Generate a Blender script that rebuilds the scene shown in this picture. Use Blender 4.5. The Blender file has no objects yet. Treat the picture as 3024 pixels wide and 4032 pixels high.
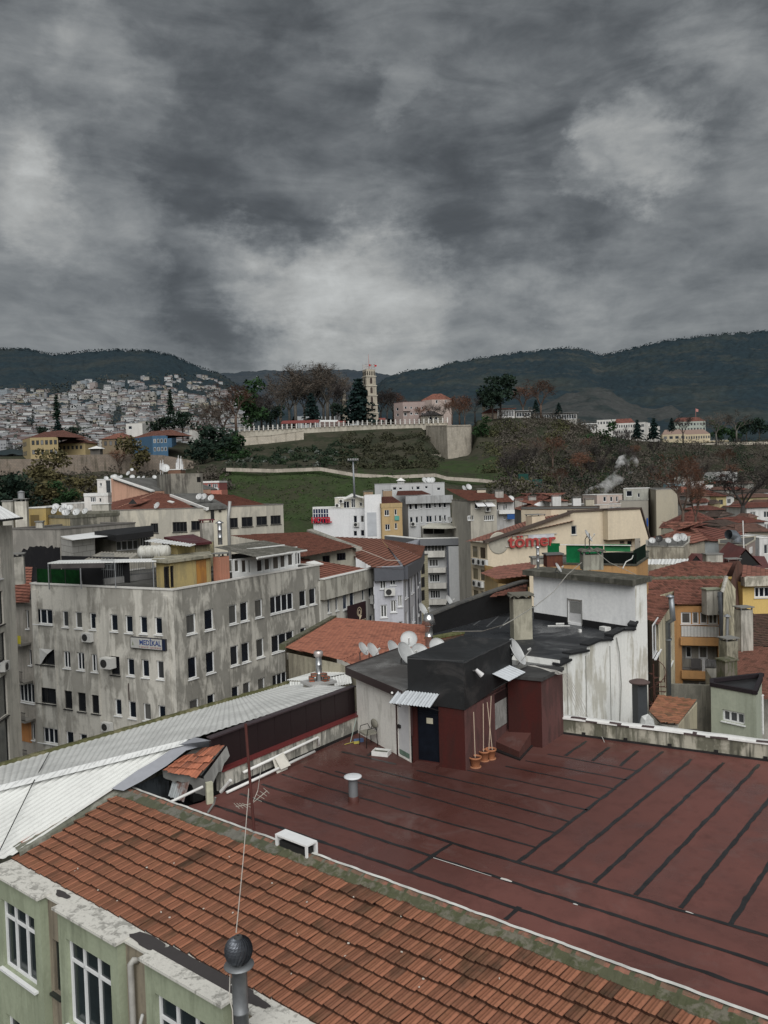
import bpy, math, random
from mathutils import Vector, Matrix, noise
import mathutils.geometry as mgeo
rnd = random.Random(11)
V = Vector
SC = bpy.context.scene
COL = SC.collection
# ---------------------------------------------------------------- camera
FPX = 3150.0; CAMZ = 26.0
PITCH = math.atan(121/FPX); ROLL = math.radians(1.6)
CAM = V((0, 0, CAMZ))
_fw = V((0, math.cos(PITCH), -math.sin(PITCH)))
_up0 = V((0, math.sin(PITCH), math.cos(PITCH))); _r0 = V((1, 0, 0))
_R = _r0*math.cos(ROLL) - _up0*math.sin(ROLL)
_U = _up0*math.cos(ROLL) + _r0*math.sin(ROLL)
cd = bpy.data.cameras.new('camera'); cam = bpy.data.objects.new('camera', cd); COL.objects.link(cam)
cd.sensor_fit = 'VERTICAL'; cd.sensor_height = 36; cd.lens = 36*FPX/4032
cd.clip_start = .1; cd.clip_end = 20000
m3 = Matrix((_R, _U, -_fw)).transposed()
cam.matrix_world = Matrix.Translation(CAM) @ m3.to_4x4()
SC.camera = cam
# measuring: a photo pixel and one known distance, height or plane give a point of the place
def ray(x, y): return _fw*FPX + _R*(x-1512) - _U*(y-2016)
def at(x, y, Y): d = ray(x, y); return CAM + d*(Y/d.y)
def atz(x, y, z): d = ray(x, y); return CAM + d*((z-CAMZ)/d.z)
def onpl(x, y, p, n): d = ray(x, y); return CAM + d*((V(p)-CAM).dot(n)/d.dot(n))
# ---------------------------------------------------------------- materials
def nd(nt, typ, **kw):
 n = nt.nodes.new(typ)
 for k, v in kw.items():
  if k.startswith('a_'): setattr(n, k[2:], v); continue
  if k.startswith('i') and k[1:].isdigit(): s = n.inputs[int(k[1:])]
  else: s = n.inputs[k.replace('_', ' ')]
  if isinstance(v, bpy.types.NodeSocket): nt.links.new(v, s)
  else: s.default_value = v
 return n
def c4(c): return (c[0], c[1], c[2], 1)
def mth(nt, op, a, b=None, c=None, clamp=False):
 kw = {'i0': a}
 if b is not None: kw['i1'] = b
 if c is not None: kw['i2'] = c
 n = nd(nt, 'ShaderNodeMath', a_operation=op, **kw); n.use_clamp = clamp
 return n.outputs[0]
def mix(nt, f, a, b, mode='MIX'):
 n = nt.nodes.new('ShaderNodeMix'); n.data_type = 'RGBA'; n.blend_type = mode
 for s, v in ((n.inputs[0], f), (n.inputs[6], a), (n.inputs[7], b)):
  if isinstance(v, bpy.types.NodeSocket): nt.links.new(v, s)
  else: s.default_value = v if isinstance(v, (int, float)) else c4(v)
 return n.outputs[2]
def ramp(nt, v, lo, hi, a=0.0, b=1.0):
 n = nd(nt, 'ShaderNodeMapRange', i0=v, i1=lo, i2=hi, i3=a, i4=b); return n.outputs[0]
def scaled(nt, vec, s, loc=(0, 0, 0)):
 n = nd(nt, 'ShaderNodeMapping', i0=vec, Scale=s, Location=loc); return n.outputs[0]
def ntex(nt, vec, scale, detail=3, rough=.55, dist=0.0, out=0):
 return nd(nt, 'ShaderNodeTexNoise', Vector=vec, Scale=scale, Detail=detail, Roughness=rough, Distortion=dist).outputs[out]
MATS = {}
def newmat(name):
 m = bpy.data.materials.new(name); m.use_nodes = True; nt = m.node_tree
 b = nt.nodes['Principled BSDF']; b.inputs['Specular IOR Level'].default_value = .3
 return m, nt, b
def setc(nt, b, col, rough=None):
 nt.links.new(col, b.inputs['Base Color'])
 if rough is not None:
  if isinstance(rough, bpy.types.NodeSocket): nt.links.new(rough, b.inputs['Roughness'])
  else: b.inputs['Roughness'].default_value = rough
def bump(nt, b, h, strength=.3, dist=.02):
 n = nd(nt, 'ShaderNodeBump', Height=h, Strength=strength, Distance=dist)
 nt.links.new(n.outputs[0], b.inputs['Normal'])
def memo(f):
 def g(*a, **k):
  key = (f.__name__, str(a), str(k))
  if key not in MATS: MATS[key] = f(*a, **k)
  return MATS[key]
 return g
@memo
def plaster(c1, c2=(.12, .12, .11), amt=.5, streak=.5, scale=1.0, thr=.5, rough=.9):
 m, nt, b = newmat('plaster')
 P = nd(nt, 'ShaderNodeNewGeometry').outputs['Position']
 n1 = ntex(nt, P, .45*scale, 5, .6, .4)
 n2 = ntex(nt, scaled(nt, P, (1, 1, .22)), 1.6*scale, 5, .65, .6)
 n3 = ntex(nt, P, 9*scale, 4, .6)
 s1 = ntex(nt, scaled(nt, P, (1, 1, .05)), 3.2*scale, 4, .6)
 f = mth(nt, 'ADD', mth(nt, 'MULTIPLY', n1, .5), mth(nt, 'MULTIPLY', n2, .5))
 f = ramp(nt, f, thr-.03, thr+.05, 0, amt)
 col = mix(nt, f, c1, c2)
 sf = ramp(nt, s1, .54, .68, 0, streak)
 col = mix(nt, sf, col, tuple(x*.35 for x in c2))
 col = mix(nt, 1.0, col, mix(nt, n3, (.8, .8, .8), (1.14, 1.13, 1.1)), 'MULTIPLY')
 col = mix(nt, ramp(nt, n1, .35, .65, 0, .25), col, tuple(x*1.1 for x in c1))
 setc(nt, b, col, rough); bump(nt, b, n3, .25, .015)
 return m
@memo
def plain(c, rough=.8, metal=0.0, var=.12, scale=6.0):
 m, nt, b = newmat('paint')
 P = nd(nt, 'ShaderNodeNewGeometry').outputs['Position']
 n = ntex(nt, P, scale, 4)
 n2 = ntex(nt, P, scale*.2, 4)
 col = mix(nt, n, tuple(x*(1-var*1.6) for x in c), tuple(x*(1+var) for x in c))
 col = mix(nt, ramp(nt, n2, .5, .75, 0, var*2), col, tuple(x*.5 for x in c))
 setc(nt, b, col, rough); b.inputs['Metallic'].default_value = metal
 return m
@memo
def tiles(c1, c2, c3=(.05, .04, .02), dirt=.3, moss=0.0, lines=.5, wave=1.0):
 m, nt, b = newmat('roof_tiles')
 uv = nd(nt, 'ShaderNodeUVMap').outputs[0]
 P = nd(nt, 'ShaderNodeNewGeometry').outputs['Position']
 fl = nd(nt, 'ShaderNodeVectorMath', a_operation='FLOOR', i0=uv).outputs[0]
 wn = nd(nt, 'ShaderNodeTexWhiteNoise', a_noise_dimensions='3D', i0=fl)
 r = wn.outputs[0]
 col = mix(nt, r, c1, c2)
 nz = ntex(nt, P, .9, 5, .65)
 nf = ntex(nt, P, 14, 4, .65)
 dk = mth(nt, 'MULTIPLY', ramp(nt, nz, .42, .62), ramp(nt, wn.outputs[0], .45, .95))
 col = mix(nt, mth(nt, 'MULTIPLY', dk, dirt*1.6, clamp=True), col, c3)
 col = mix(nt, ramp(nt, nf, .5, .8, 0, dirt), col, tuple(x*.4 for x in c1))
 if moss:
  col = mix(nt, ramp(nt, ntex(nt, P, 1.7, 6, .7), .5, .62, 0, moss), col, (.06, .065, .02))
 sp = nd(nt, 'ShaderNodeSeparateXYZ', i0=uv)
 fu = mth(nt, 'FRACT', sp.outputs[0]); fv = mth(nt, 'FRACT', sp.outputs[1])
 g = mth(nt, 'ABSOLUTE', mth(nt, 'SUBTRACT', fu, .5)); g2 = mth(nt, 'ABSOLUTE', mth(nt, 'SUBTRACT', mth(nt, 'FRACT', mth(nt, 'MULTIPLY', fu, 2.0)), .5))
 col = mix(nt, ramp(nt, g2, .3, .5, 0, .6*wave), col, tuple(x*.25 for x in c1))
 col = mix(nt, ramp(nt, g, .38, .5, 0, .55*wave), col, tuple(x*.12 for x in c1))
 if lines: col = mix(nt, ramp(nt, fv, .72, 1.0, 0, lines), col, tuple(x*.12 for x in c1))  # shadow of the overlapping course painted in as a dark row line
 setc(nt, b, col, .75)
 h = mth(nt, 'COSINE', mth(nt, 'MULTIPLY', fu, 6.283))
 bump(nt, b, mth(nt, 'MULTIPLY', h, -1.0), .6*wave, .03)
 return m
@memo
def corrug(c, period=.18, dirt=.35, rough=.5, metal=0.0, amp=.035, c2=(.12, .12, .11)):
 m, nt, b = newmat('corrugated_metal')
 uv = nd(nt, 'ShaderNodeUVMap').outputs[0]
 P = nd(nt, 'ShaderNodeNewGeometry').outputs['Position']
 sp = nd(nt, 'ShaderNodeSeparateXYZ', i0=uv)
 w = mth(nt, 'SINE', mth(nt, 'MULTIPLY', sp.outputs[0], 6.283/period))
 n1 = ntex(nt, P, .8, 5, .6); n2 = ntex(nt, scaled(nt, uv, (6, .5, 1)), 2, 5, .6)
 col = mix(nt, ramp(nt, w, -1, -.2, .45, 0), c, tuple(x*.45 for x in c))
 col = mix(nt, ramp(nt, mth(nt, 'MULTIPLY', mth(nt, 'ADD', n1, n2), .5), .48, .66, 0, dirt), col, c2)
 setc(nt, b, col, rough); b.inputs['Metallic'].default_value = metal
 bump(nt, b, w, .8, amp)
 return m
@memo
def glass(dark=(.006, .009, .014), light=(.16, .16, .15), share=.3):
 m, nt, b = newmat('window_glass')
 oi = nd(nt, 'ShaderNodeObjectInfo').outputs['Random']
 P = nd(nt, 'ShaderNodeNewGeometry').outputs['Position']
 f = ramp(nt, oi, 1-share, 1-share+.02)
 folds = ntex(nt, scaled(nt, P, (1, 1, .05)), 9, 2)
 cur = mix(nt, folds, tuple(x*.35 for x in light), light)
 k = ramp(nt, oi, 1-share, 1.0, .25, .9)
 d = mix(nt, ntex(nt, P, 1.3, 3), tuple(x*.4 for x in dark), tuple(x*2.2 for x in dark))
 col = mix(nt, mth(nt, 'MULTIPLY', f, k), d, cur)
 setc(nt, b, col, .12); b.inputs['Specular IOR Level'].default_value = .35
 return m
@memo
def stone(c1, c2, bw=.9, bh=.4, moss=.3, mortar=(.1, .095, .08)):
 m, nt, b = newmat('stone_blocks')
 uv = nd(nt, 'ShaderNodeUVMap').outputs[0]
 P = nd(nt, 'ShaderNodeNewGeometry').outputs['Position']
 br = nd(nt, 'ShaderNodeTexBrick', Vector=uv, Color1=c4(c1), Color2=c4(c2), Mortar=c4(mortar), Scale=1.0)
 br.inputs['Mortar Size'].default_value = .03; br.inputs['Brick Width'].default_value = bw; br.inputs['Row Height'].default_value = bh
 n = ntex(nt, P, .35, 6, .65); n2 = ntex(nt, scaled(nt, P, (1, 1, .15)), .9, 5, .6)
 col = mix(nt, ramp(nt, n, .35, .7, 0, .45), br.outputs[0], tuple(x*.45 for x in c1))
 col = mix(nt, ramp(nt, n2, .52, .7, 0, moss), col, (.05, .045, .03))
 setc(nt, b, col, .95)
 return m
@memo
def patchy(c1, c2, c3, s=.05, s2=.6, rough=1.0, thr=.5):
 m, nt, b = newmat('ground_cover')
 P = nd(nt, 'ShaderNodeNewGeometry').outputs['Position']
 n = ntex(nt, P, s, 6, .62, .3); n2 = ntex(nt, P, s2, 5, .65); n3 = ntex(nt, P, s*3.1, 4, .6)
 col = mix(nt, ramp(nt, n, thr-.06, thr+.08), c1, c2)
 col = mix(nt, ramp(nt, n3, .54, .7, 0, .8), col, c3)
 col = mix(nt, 1.0, col, mix(nt, n2, (.45, .45, .45), (1.5, 1.5, 1.5)), 'MULTIPLY')
 setc(nt, b, col, rough); b.inputs['Specular IOR Level'].default_value = .1
 return m
@memo
def leafy(c1, c2, s=.35):
 m, nt, b = newmat('foliage')
 P = nd(nt, 'ShaderNodeNewGeometry').outputs['Position']
 n = ntex(nt, P, s, 3, .6); n2 = ntex(nt, P, s*9, 2)
 col = mix(nt, ramp(nt, n, .38, .62), c1, c2)
 col = mix(nt, 1.0, col, mix(nt, n2, (.7, .7, .7), (1.3, 1.3, 1.3)), 'MULTIPLY')
 setc(nt, b, col, .9); b.inputs['Specular IOR Level'].default_value = .1
 return m
# ---------------------------------------------------------------- mesh builder
class MB:
 def __init__(s): s.v = []; s.f = []; s.uv = []; s.mi = []; s.cur = 0
 def face(s, pts, uvs=None, mi=None):
  pts = [V(p) for p in pts]; i = len(s.v); s.v += pts; s.f.append(tuple(range(i, i+len(pts))))
  if uvs is None:
   n = mgeo.normal(pts) if len(pts) > 2 else V((0, 0, 1))
   if abs(n.z) > .9995: uvs = [(p.x, p.y) for p in pts]
   else:
    h = V((0, 0, 1)).cross(n).normalized(); k = n.cross(h)
    uvs = [(p.dot(h), p.dot(k)) for p in pts]
  s.uv.append(uvs); s.mi.append(s.cur if mi is None else mi); return s
 def prism(s, poly, z0, z1, bottom=False, top=True):
  # poly counter-clockwise seen from above; z may be number or list
  n = len(poly); za = z0 if isinstance(z0, (list, tuple)) else [z0]*n; zb = z1 if isinstance(z1, (list, tuple)) else [z1]*n
  a = [V((p[0], p[1], z)) for p, z in zip(poly, za)]; b = [V((p[0], p[1], z)) for p, z in zip(poly, zb)]
  for i in range(n):
   j = (i+1) % n; s.face([a[i], a[j], b[j], b[i]])
  if top: s.face(b)
  if bottom: s.face(a[::-1])
  return s
 def obox(s, o, ex, ey, ez):
  # box from a corner and three edge vectors
  o = V(o); ex = V(ex); ey = V(ey); ez = V(ez)
  if ex.cross(ey).dot(ez) < 0: ex, ey = ey, ex
  p = [o, o+ex, o+ex+ey, o+ey]; q = [a+ez for a in p]
  s.face(p[::-1]); s.face(q)
  for i in range(4):
   j = (i+1) % 4; s.face([p[i], p[j], q[j], q[i]])
  return s
 def cbox(s, c, size, rz=0.0):
  c = V(c); cs, sn = math.cos(rz), math.sin(rz)
  ex = V((cs, sn, 0))*size[0]; ey = V((-sn, cs, 0))*size[1]; ez = V((0, 0, size[2]))
  return s.obox(c-ex/2-ey/2-ez/2, ex, ey, ez)
 def tube(s, pts, r, n=6, r2=None, caps=True):
  pts = [V(p) for p in pts]; m = len(pts); rings = []
  for i, p in enumerate(pts):
   d = (pts[min(i+1, m-1)]-pts[max(i-1, 0)])
   d = d.normalized() if d.length > 1e-9 else V((0, 0, 1))
   a = d.orthogonal().normalized() if abs(d.z) < .99 else V((1, 0, 0)); a = (a - d*a.dot(d)).normalized()
   if i and rings: 
    a = (la - d*la.dot(d)); a = a.normalized() if a.length > 1e-6 else d.orthogonal().normalized()
   la = a; bb = d.cross(a)
   rr = r if r2 is None else r+(r2-r)*i/max(1, m-1)
   rings.append([p+a*(rr*math.cos(t*2*math.pi/n))+bb*(rr*math.sin(t*2*math.pi/n)) for t in range(n)])
  i0 = len(s.v)
  for g in rings: s.v += g
  for k in range(m-1):
   for t in range(n):
    u = (t+1) % n
    s.f.append((i0+k*n+t, i0+k*n+u, i0+(k+1)*n+u, i0+(k+1)*n+t)); s.uv.append([(t*.1, k), (u*.1, k), (u*.1, k+1), (t*.1, k+1)]); s.mi.append(s.cur)
  if caps:
   s.f.append(tuple(i0+t for t in range(n))[::-1]); s.uv.append([(0, 0)]*n); s.mi.append(s.cur)
   s.f.append(tuple(i0+(m-1)*n+t for t in range(n))); s.uv.append([(0, 0)]*n); s.mi.append(s.cur)
  return s
 def lathe(s, prof, c=(0, 0, 0), n=16, ax=None):
  # prof (r, h) list, axis z or given matrix
  M = ax or Matrix.Identity(3); c = V(c); i0 = len(s.v); m = len(prof)
  for r, h in prof:
   for t in range(n):
    a = t*2*math.pi/n; s.v.append(c+M @ V((r*math.cos(a), r*math.sin(a), h)))
  for k in range(m-1):
   for t in range(n):
    u = (t+1) % n
    s.f.append((i0+k*n+t, i0+k*n+u, i0+(k+1)*n+u, i0+(k+1)*n+t)); s.uv.append([(t/n, k), (t/n, k), (t/n, k+1), (t/n, k+1)]); s.mi.append(s.cur)
  return s
 def slab(s, pts, t, ov=None):
  # thick plate from a polygon (top surface) extruded down by t
  pts = [V(p) for p in pts]; n = mgeo.normal(pts)
  if n.z < 0: pts = pts[::-1]; n = -n
  lo = [p-V((0, 0, t)) for p in pts]; k = len(pts)
  s.face(pts); s.face(lo[::-1])
  for i in range(k):
   j = (i+1) % k; s.face([lo[i], lo[j], pts[j], pts[i]])
  return s
 def build(s, name, mat, parent=None, smooth=False):
  off = wloc(parent) if parent is not None else V((0, 0, 0))
  me = bpy.data.meshes.new(name); me.from_pydata([tuple(p-off) for p in s.v], [], s.f)
  ul = me.uv_layers.new(name='UVMap'); flat = []
  for u in s.uv:
   for q in u: flat += [q[0], q[1]]
  ul.data.foreach_set('uv', flat)
  mats = mat if isinstance(mat, (list, tuple)) else [mat]
  for q in mats: me.materials.append(q)
  if len(mats) > 1: me.polygons.foreach_set('material_index', s.mi)
  if smooth: me.polygons.foreach_set('use_smooth', [True]*len(s.f))
  me.update()
  o = bpy.data.objects.new(name, me); COL.objects.link(o)
  if parent is not None: o.parent = parent
  return o
def wloc(o):
 p = V((0, 0, 0))
 while o is not None: p += o.location; o = o.parent
 return p
def tag(o, label=None, cat=None, group=None, kind=None):
 if label: o['label'] = label
 if cat: o['category'] = cat
 if group: o['group'] = group
 if kind: o['kind'] = kind
 return o
def thing(name, label, cat, loc=(0, 0, 0), group=None):
 o = bpy.data.objects.new(name, None); o.empty_display_size = .2; COL.objects.link(o); o.location = V(loc)
 return tag(o, label, cat, group)
def struct(mb, name, mat, smooth=False): return tag(mb.build(name, mat, None, smooth), kind='structure')
def copy_tree(o, parent=None):
 c = o.copy(); COL.objects.link(c)
 if parent is not None: c.parent = parent
 for ch in [x for x in o.children]: copy_tree(ch, c)
 return c
# ---------------------------------------------------------------- walls with real window openings
WHITE = (.72, .73, .73)
class Wall:
 """a vertical wall a -> b (left to right seen from outside), z from zb to zt"""
 def __init__(s, a, b, zt, zb=0.0, zt2=None):
  s.a = V((a[0], a[1], 0)); s.b = V((b[0], b[1], 0)); s.u = (s.b-s.a).normalized(); s.L = (s.b-s.a).length
  s.n = V((s.u.y, -s.u.x, 0)); s.zt = zt; s.zb = zb; s.zt2 = zt if zt2 is None else zt2; s.h = []
 def pix(s, x, y):
  p = onpl(x, y, s.a, s.n); return (p-s.a).dot(s.u), p.z
 def p(s, u, z, d=0.0): return s.a + s.u*u + V((0, 0, z)) + s.n*d
 def hole(s, u0, z0, u1, z1): s.h.append((u0, z0, u1, z1))
 def mesh(s, mb, depth=.16):
  eps = .02; lim = min(s.zt, s.zt2)
  hs = [(max(u0, eps), max(z0, s.zb+eps), min(u1, s.L-eps), min(z1, lim-eps)) for u0, z0, u1, z1 in s.h]
  hs = [h for h in hs if h[2]-h[0] > .05 and h[3]-h[1] > .05]
  us = sorted({0, s.L, *[h[0] for h in hs], *[h[2] for h in hs]}); zs = sorted({s.zb, lim, *[h[1] for h in hs], *[h[3] for h in hs]})
  for j in range(len(zs)-1):
   i = 0; zc = (zs[j]+zs[j+1])/2
   while i < len(us)-1:
    def solid(k):
     uc = (us[k]+us[k+1])/2; return not any(h[0] < uc < h[2] and h[1] < zc < h[3] for h in hs)
    if not solid(i): i += 1; continue
    k = i
    while k < len(us)-1 and solid(k): k += 1
    mb.face([s.p(us[i], zs[j]), s.p(us[k], zs[j]), s.p(us[k], zs[j+1]), s.p(us[i], zs[j+1])]); i = k
  for u0, z0, u1, z1 in hs:
   q = [(u0, z0), (u1, z0), (u1, z1), (u0, z1)]
   for i in range(4):
    a, b = q[i], q[(i+1) % 4]
    mb.face([s.p(*a), s.p(*a, -depth), s.p(*b, -depth), s.p(*b)])
  if s.zt != s.zt2:
   hi = max(s.zt, s.zt2)
   t = s.p(0, s.zt) if s.zt > s.zt2 else s.p(s.L, s.zt2)
   mb.face([s.p(0, lim), s.p(s.L, lim), t])
def window(w, u0, z0, u1, z1, parent, cols=1, rows=None, fm=None, gm=None, sill=True, depth=.16, fw=.085, cut=True, open_=False):
 """frame (with sill) as one part, the pane as its sub-part"""
 if cut: w.hole(u0, z0, u1, z1)
 fm = fm or plain(WHITE, .5, 0, .06); gm = gm or glass()
 mb = MB(); d0 = -depth+.07 if cut else .05; d1 = -depth+.01 if cut else .004
 def bar(ua, za, ub, zb_): mb.obox(w.p(ua, za, d1), w.u*(ub-ua), w.n*(d0-d1), V((0, 0, zb_-za)))
 W_, H_ = u1-u0, z1-z0; f = min(fw, W_*.16, H_*.16); e = 0.006
 bar(u0+e, z0+e, u0+f, z1-e); bar(u1-f, z0+e, u1-e, z1-e); bar(u0+f, z0+e, u1-f, z0+f); bar(u0+f, z1-f, u1-f, z1-e)
 for i in range(1, cols): c = u0+W_*i/cols; bar(c-f*.5, z0+f, c+f*.5, z1-f)
 if rows:
  for t in rows: zz = z0+H_*t; bar(u0+f, zz-f*.45, u1-f, zz+f*.45)
 if sill: mb.obox(w.p(u0-.06, z0-.07, -depth*.3 if cut else 0.003), w.u*(W_+.12), w.n*(.1+(depth*.3 if cut else 0)), V((0, 0, .06)))
 fr = mb.build('window', fm, parent)
 g = MB(); g.face([w.p(u0+.004, z0+.004, d1+.02), w.p(u1-.004, z0+.004, d1+.02), w.p(u1-.004, z1-.004, d1+.02), w.p(u0+.004, z1-.004, d1+.02)])
 po = bpy.data.objects; pn = g.build('pane', gm); pn.parent = fr
 off = wloc(parent); me = pn.data
 for vv in me.vertices: vv.co -= off
 return fr
def winpx(w, px, parent, cols=1, rows=None, **k):
 """px = (left, top, right, bottom) read on the photo along this wall"""
 u0, zt = w.pix(px[0], px[1]); u1, zb = w.pix(px[2], px[3])
 if u1-u0 < .1 or zt-zb < .1: return None
 return window(w, u0, zb, u1, zt, parent, cols, rows, **k)
# ---------------------------------------------------------------- tiled roofs
def clip(poly, axis_i, lo, hi):
 def cl(ps, f, keep):
  out = []
  for i in range(len(ps)):
   a, b = ps[i], ps[(i+1) % len(ps)]; fa, fb = f(a), f(b)
   if fa >= 0: out.append(a)
   if (fa >= 0) != (fb >= 0): t = fa/(fa-fb); out.append(tuple(a[k]+(b[k]-a[k])*t for k in range(len(a))))
  return out
 ps = cl(poly, lambda p: p[axis_i]-lo, 1)
 return cl(ps, lambda p: hi-p[axis_i], 1) if ps else []
def tile_plane(mb, pts, gauge=.33, lift=.045, tw=.22):
 """tiled roof plane: every course a strip that overlaps the one below"""
 pts = [V(p) for p in pts]; n = mgeo.normal(pts)
 if n.z < 0: pts = pts[::-1]; n = -n
 h = V((0, 0, 1)).cross(n).normalized(); k = n.cross(h).normalized()
 if k.z < 0: k = -k; h = -h
 o = pts[0]; q = [((p-o).dot(h), (p-o).dot(k)) for p in pts]
 v0 = min(a[1] for a in q); v1 = max(a[1] for a in q); N = max(1, round((v1-v0)/gauge)); g = (v1-v0)/N
 for i in range(N):
  lo, hi = v0+i*g, v0+(i+1)*g
  st = clip(q, 1, lo+1e-5, hi-1e-5)
  if len(st) < 3: continue
  P3 = []; uv = []
  for (a, b) in st:
   t = (b-lo)/g; P3.append(o+h*a+k*b+n*(lift*(1-t)+.004)); uv.append((a/tw, i+.02+.96*t))
  mb.face(P3, uv)
  us = sorted([a for a, b in st if abs(b-lo) < 1e-3])
  if len(us) >= 2:
   a0, a1 = us[0], us[-1]
   A = o+h*a0+k*lo; B = o+h*a1+k*lo
   mb.face([A-n*.01, B-n*.01, B+n*(lift+.004), A+n*(lift+.004)], [(a0/tw, i+.9), (a1/tw, i+.9), (a1/tw, i+.99), (a0/tw, i+.99)])
 return mb
# ---------------------------------------------------------------- generic small things
def dish(pos, az, r, label, arm=True, tilt=38, col=(.5, .51, .51), pole=.5, group='satellite dishes', base=None):
 """pos = centre of the reflector; az = heading it faces in degrees (0 = away from the camera, 90 = right)"""
 pos = V(pos); base = base or pos-V((0, 0, pole+r*.55))
 t = thing('satellite_dish', label, 'satellite dish', base, group)
 a = math.radians(az); el = math.radians(90-tilt)
 d = V((math.sin(a)*math.sin(el), math.cos(a)*math.sin(el), math.cos(el)))
 x = d.cross(V((0, 0, 1))).normalized(); y = d.cross(x)
 M = Matrix((x, y, d)).transposed()
 mb = MB(); prof = [(r*k/6, .22*r*(k/6)**2) for k in range(0, 7)]; prof[0] = (r*.02, 0)
 prof += [(r*1.01, .22*r+.01), (r*1.01, .22*r-.015)] + [(r*k/6, .22*r*(k/6)**2-.02) for k in (5, 3, 1)]
 mb.lathe(prof, pos-d*.12*r, 20, M); mb.build('reflector', plain(col, .45, .1, .1, 9), t, True)
 tip = pos+d*r*1.15-V((0, 0, r*.25))
 if arm:
  k = MB(); k.tube([pos-V((0, 0, r*.95)), tip-V((0, 0, .05))], .018, 5)
  o = k.build('arm', plain((.35, .35, .34), .5), t)
  k = MB(); k.tube([tip, tip-d*.12], .035, 6); k.build('receiver', plain((.6, .6, .58), .5), t)
 k = MB(); bk = pos-d*.25*r; k.tube([bk, bk-d*.12-V((0, 0, .1)), V((bk.x-d.x*.12, bk.y-d.y*.12, base.z))], .025, 6)
 k.tube([bk-x*.1*r, bk+x*.1*r], .04, 5); k.build('mount', plain((.09, .09, .09), .6, .4), t)
 return t
def chimney(c, z0, z1, w, d, rz, mat, label, cap='slab', group=None, capmat=None):
 t = thing('chimney', label, 'chimney', (c[0], c[1], z0), group)
 mb = MB(); mb.cbox((c[0], c[1], (z0+z1)/2), (w, d, z1-z0), rz); mb.build('shaft', mat, t)
 cm = capmat or plain((.2, .2, .19), .9)
 k = MB()
 if cap == 'slab':
  ox, oy = math.cos(rz), math.sin(rz)
  for sx in (-1, 1):
   for sy in (-1, 1):
    px = c[0]+ox*sx*(w*.5-.06)-oy*sy*(d*.5-.06); py = c[1]+oy*sx*(w*.5-.06)+ox*sy*(d*.5-.06)
    k.cbox((px, py, z1+.1), (.1, .1, .2), rz)
  k.cbox((c[0], c[1], z1+.24), (w+.2, d+.2, .08), rz)
 else:
  k.cbox((c[0], c[1], z1+.05), (w+.16, d+.16, .1), rz)
 k.build('cap', cm, t)
 return t
def flue(base, h, r, label, cone=True, mat=None, group=None):
 base = V(base); t = thing('flue_pipe', label, 'flue', base, group); mat = mat or plain((.42, .43, .44), .3, .8, .15)
 mb = MB(); mb.lathe([(r, 0), (r, h*.33), (r*1.04, h*.335), (r*1.04, h*.35), (r, h*.355), (r, h*.68), (r*1.04, h*.685), (r*1.04, h*.7), (r, h*.705), (r, h)], base, 14); mb.build('pipe', mat, t, True)
 if cone:
  k = MB(); k.lathe([(r*1.3, h), (r*1.9, h+.02), (r*1.95, h+.05), (0.005, h+.05+r*1.2)], base, 14); k.build('cowl', mat, t, True)
 return t
def ac_unit(w, u, z, label, sz=(.8, .55, .3), group='air conditioner units on facades'):
 o = w.p(u, z, .04); t = thing('air_conditioner', label, 'air conditioner', o, group)
 mb = MB(); mb.obox(w.p(u, z, .06), w.u*sz[0], w.n*sz[2], V((0, 0, sz[1]))); mb.build('casing', plain((.55, .55, .53), .5, 0, .08), t)
 c = w.p(u+sz[0]*.38, z+sz[1]*.5, .06+sz[2]+.006); M = Matrix((w.u, V((0, 0, 1)), w.n)).transposed()
 k = MB(); k.lathe([(sz[1]*.4, 0), (sz[1]*.4, .012), (.01, .012)], c, 18, M); k.build('fan_grille', plain((.03, .03, .03), .6), t)
 for uu in (.12, .62): k = MB(); k.obox(w.p(u+sz[0]*uu, z-.05, .004), w.u*.05, w.n*.36, V((0, 0, .045))); k.build('bracket', plain((.1, .1, .1), .6, .5), t)
 return t
def text_on(parent, s, o, ux, uy, size, mat, depth=.02, align='LEFT', name='lettering', bold=0.0, sx=1.0):
 cu = bpy.data.curves.new(name, 'FONT'); cu.body = s; cu.size = size; cu.extrude = depth; cu.offset = bold; cu.align_x = align
 tmp = bpy.data.objects.new(name, cu); COL.objects.link(tmp)
 bpy.context.view_layer.update()
 me = bpy.data.meshes.new_from_object(tmp.evaluated_get(bpy.context.evaluated_depsgraph_get()))
 bpy.data.objects.remove(tmp)
 ux = V(ux).normalized(); uy = V(uy).normalized(); n = ux.cross(uy); M = Matrix((ux*sx, uy, n)).transposed()
 off = wloc(parent) if parent else V((0, 0, 0))
 for v in me.vertices: v.co = M @ v.co + V(o) - off
 me.materials.clear(); me.materials.append(mat); me.name = name
 ob = bpy.data.objects.new(name, me); COL.objects.link(ob)
 if parent: ob.parent = parent
 return ob
# ---------------------------------------------------------------- world and light
w = bpy.data.worlds.new('World'); SC.world = w; w.use_nodes = True; nt = w.node_tree
bg = nt.nodes['Background']; SUN_EL, SUN_AZ = math.radians(45), math.radians(171)
sky = nd(nt, 'ShaderNodeTexSky', a_sky_type='NISHITA'); sky.sun_disc = False; sky.sun_elevation = SUN_EL; sky.sun_rotation = SUN_AZ
tc = nd(nt, 'ShaderNodeTexCoord').outputs['Generated']
sp = nd(nt, 'ShaderNodeSeparateXYZ', i0=tc)
zz = mth(nt, 'ADD', mth(nt, 'MAXIMUM', sp.outputs[2], 0.0), .20)
cv = nd(nt, 'ShaderNodeCombineXYZ', i0=mth(nt, 'DIVIDE', sp.outputs[0], zz), i1=mth(nt, 'DIVIDE', sp.outputs[1], zz), i2=0.0).outputs[0]
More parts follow.
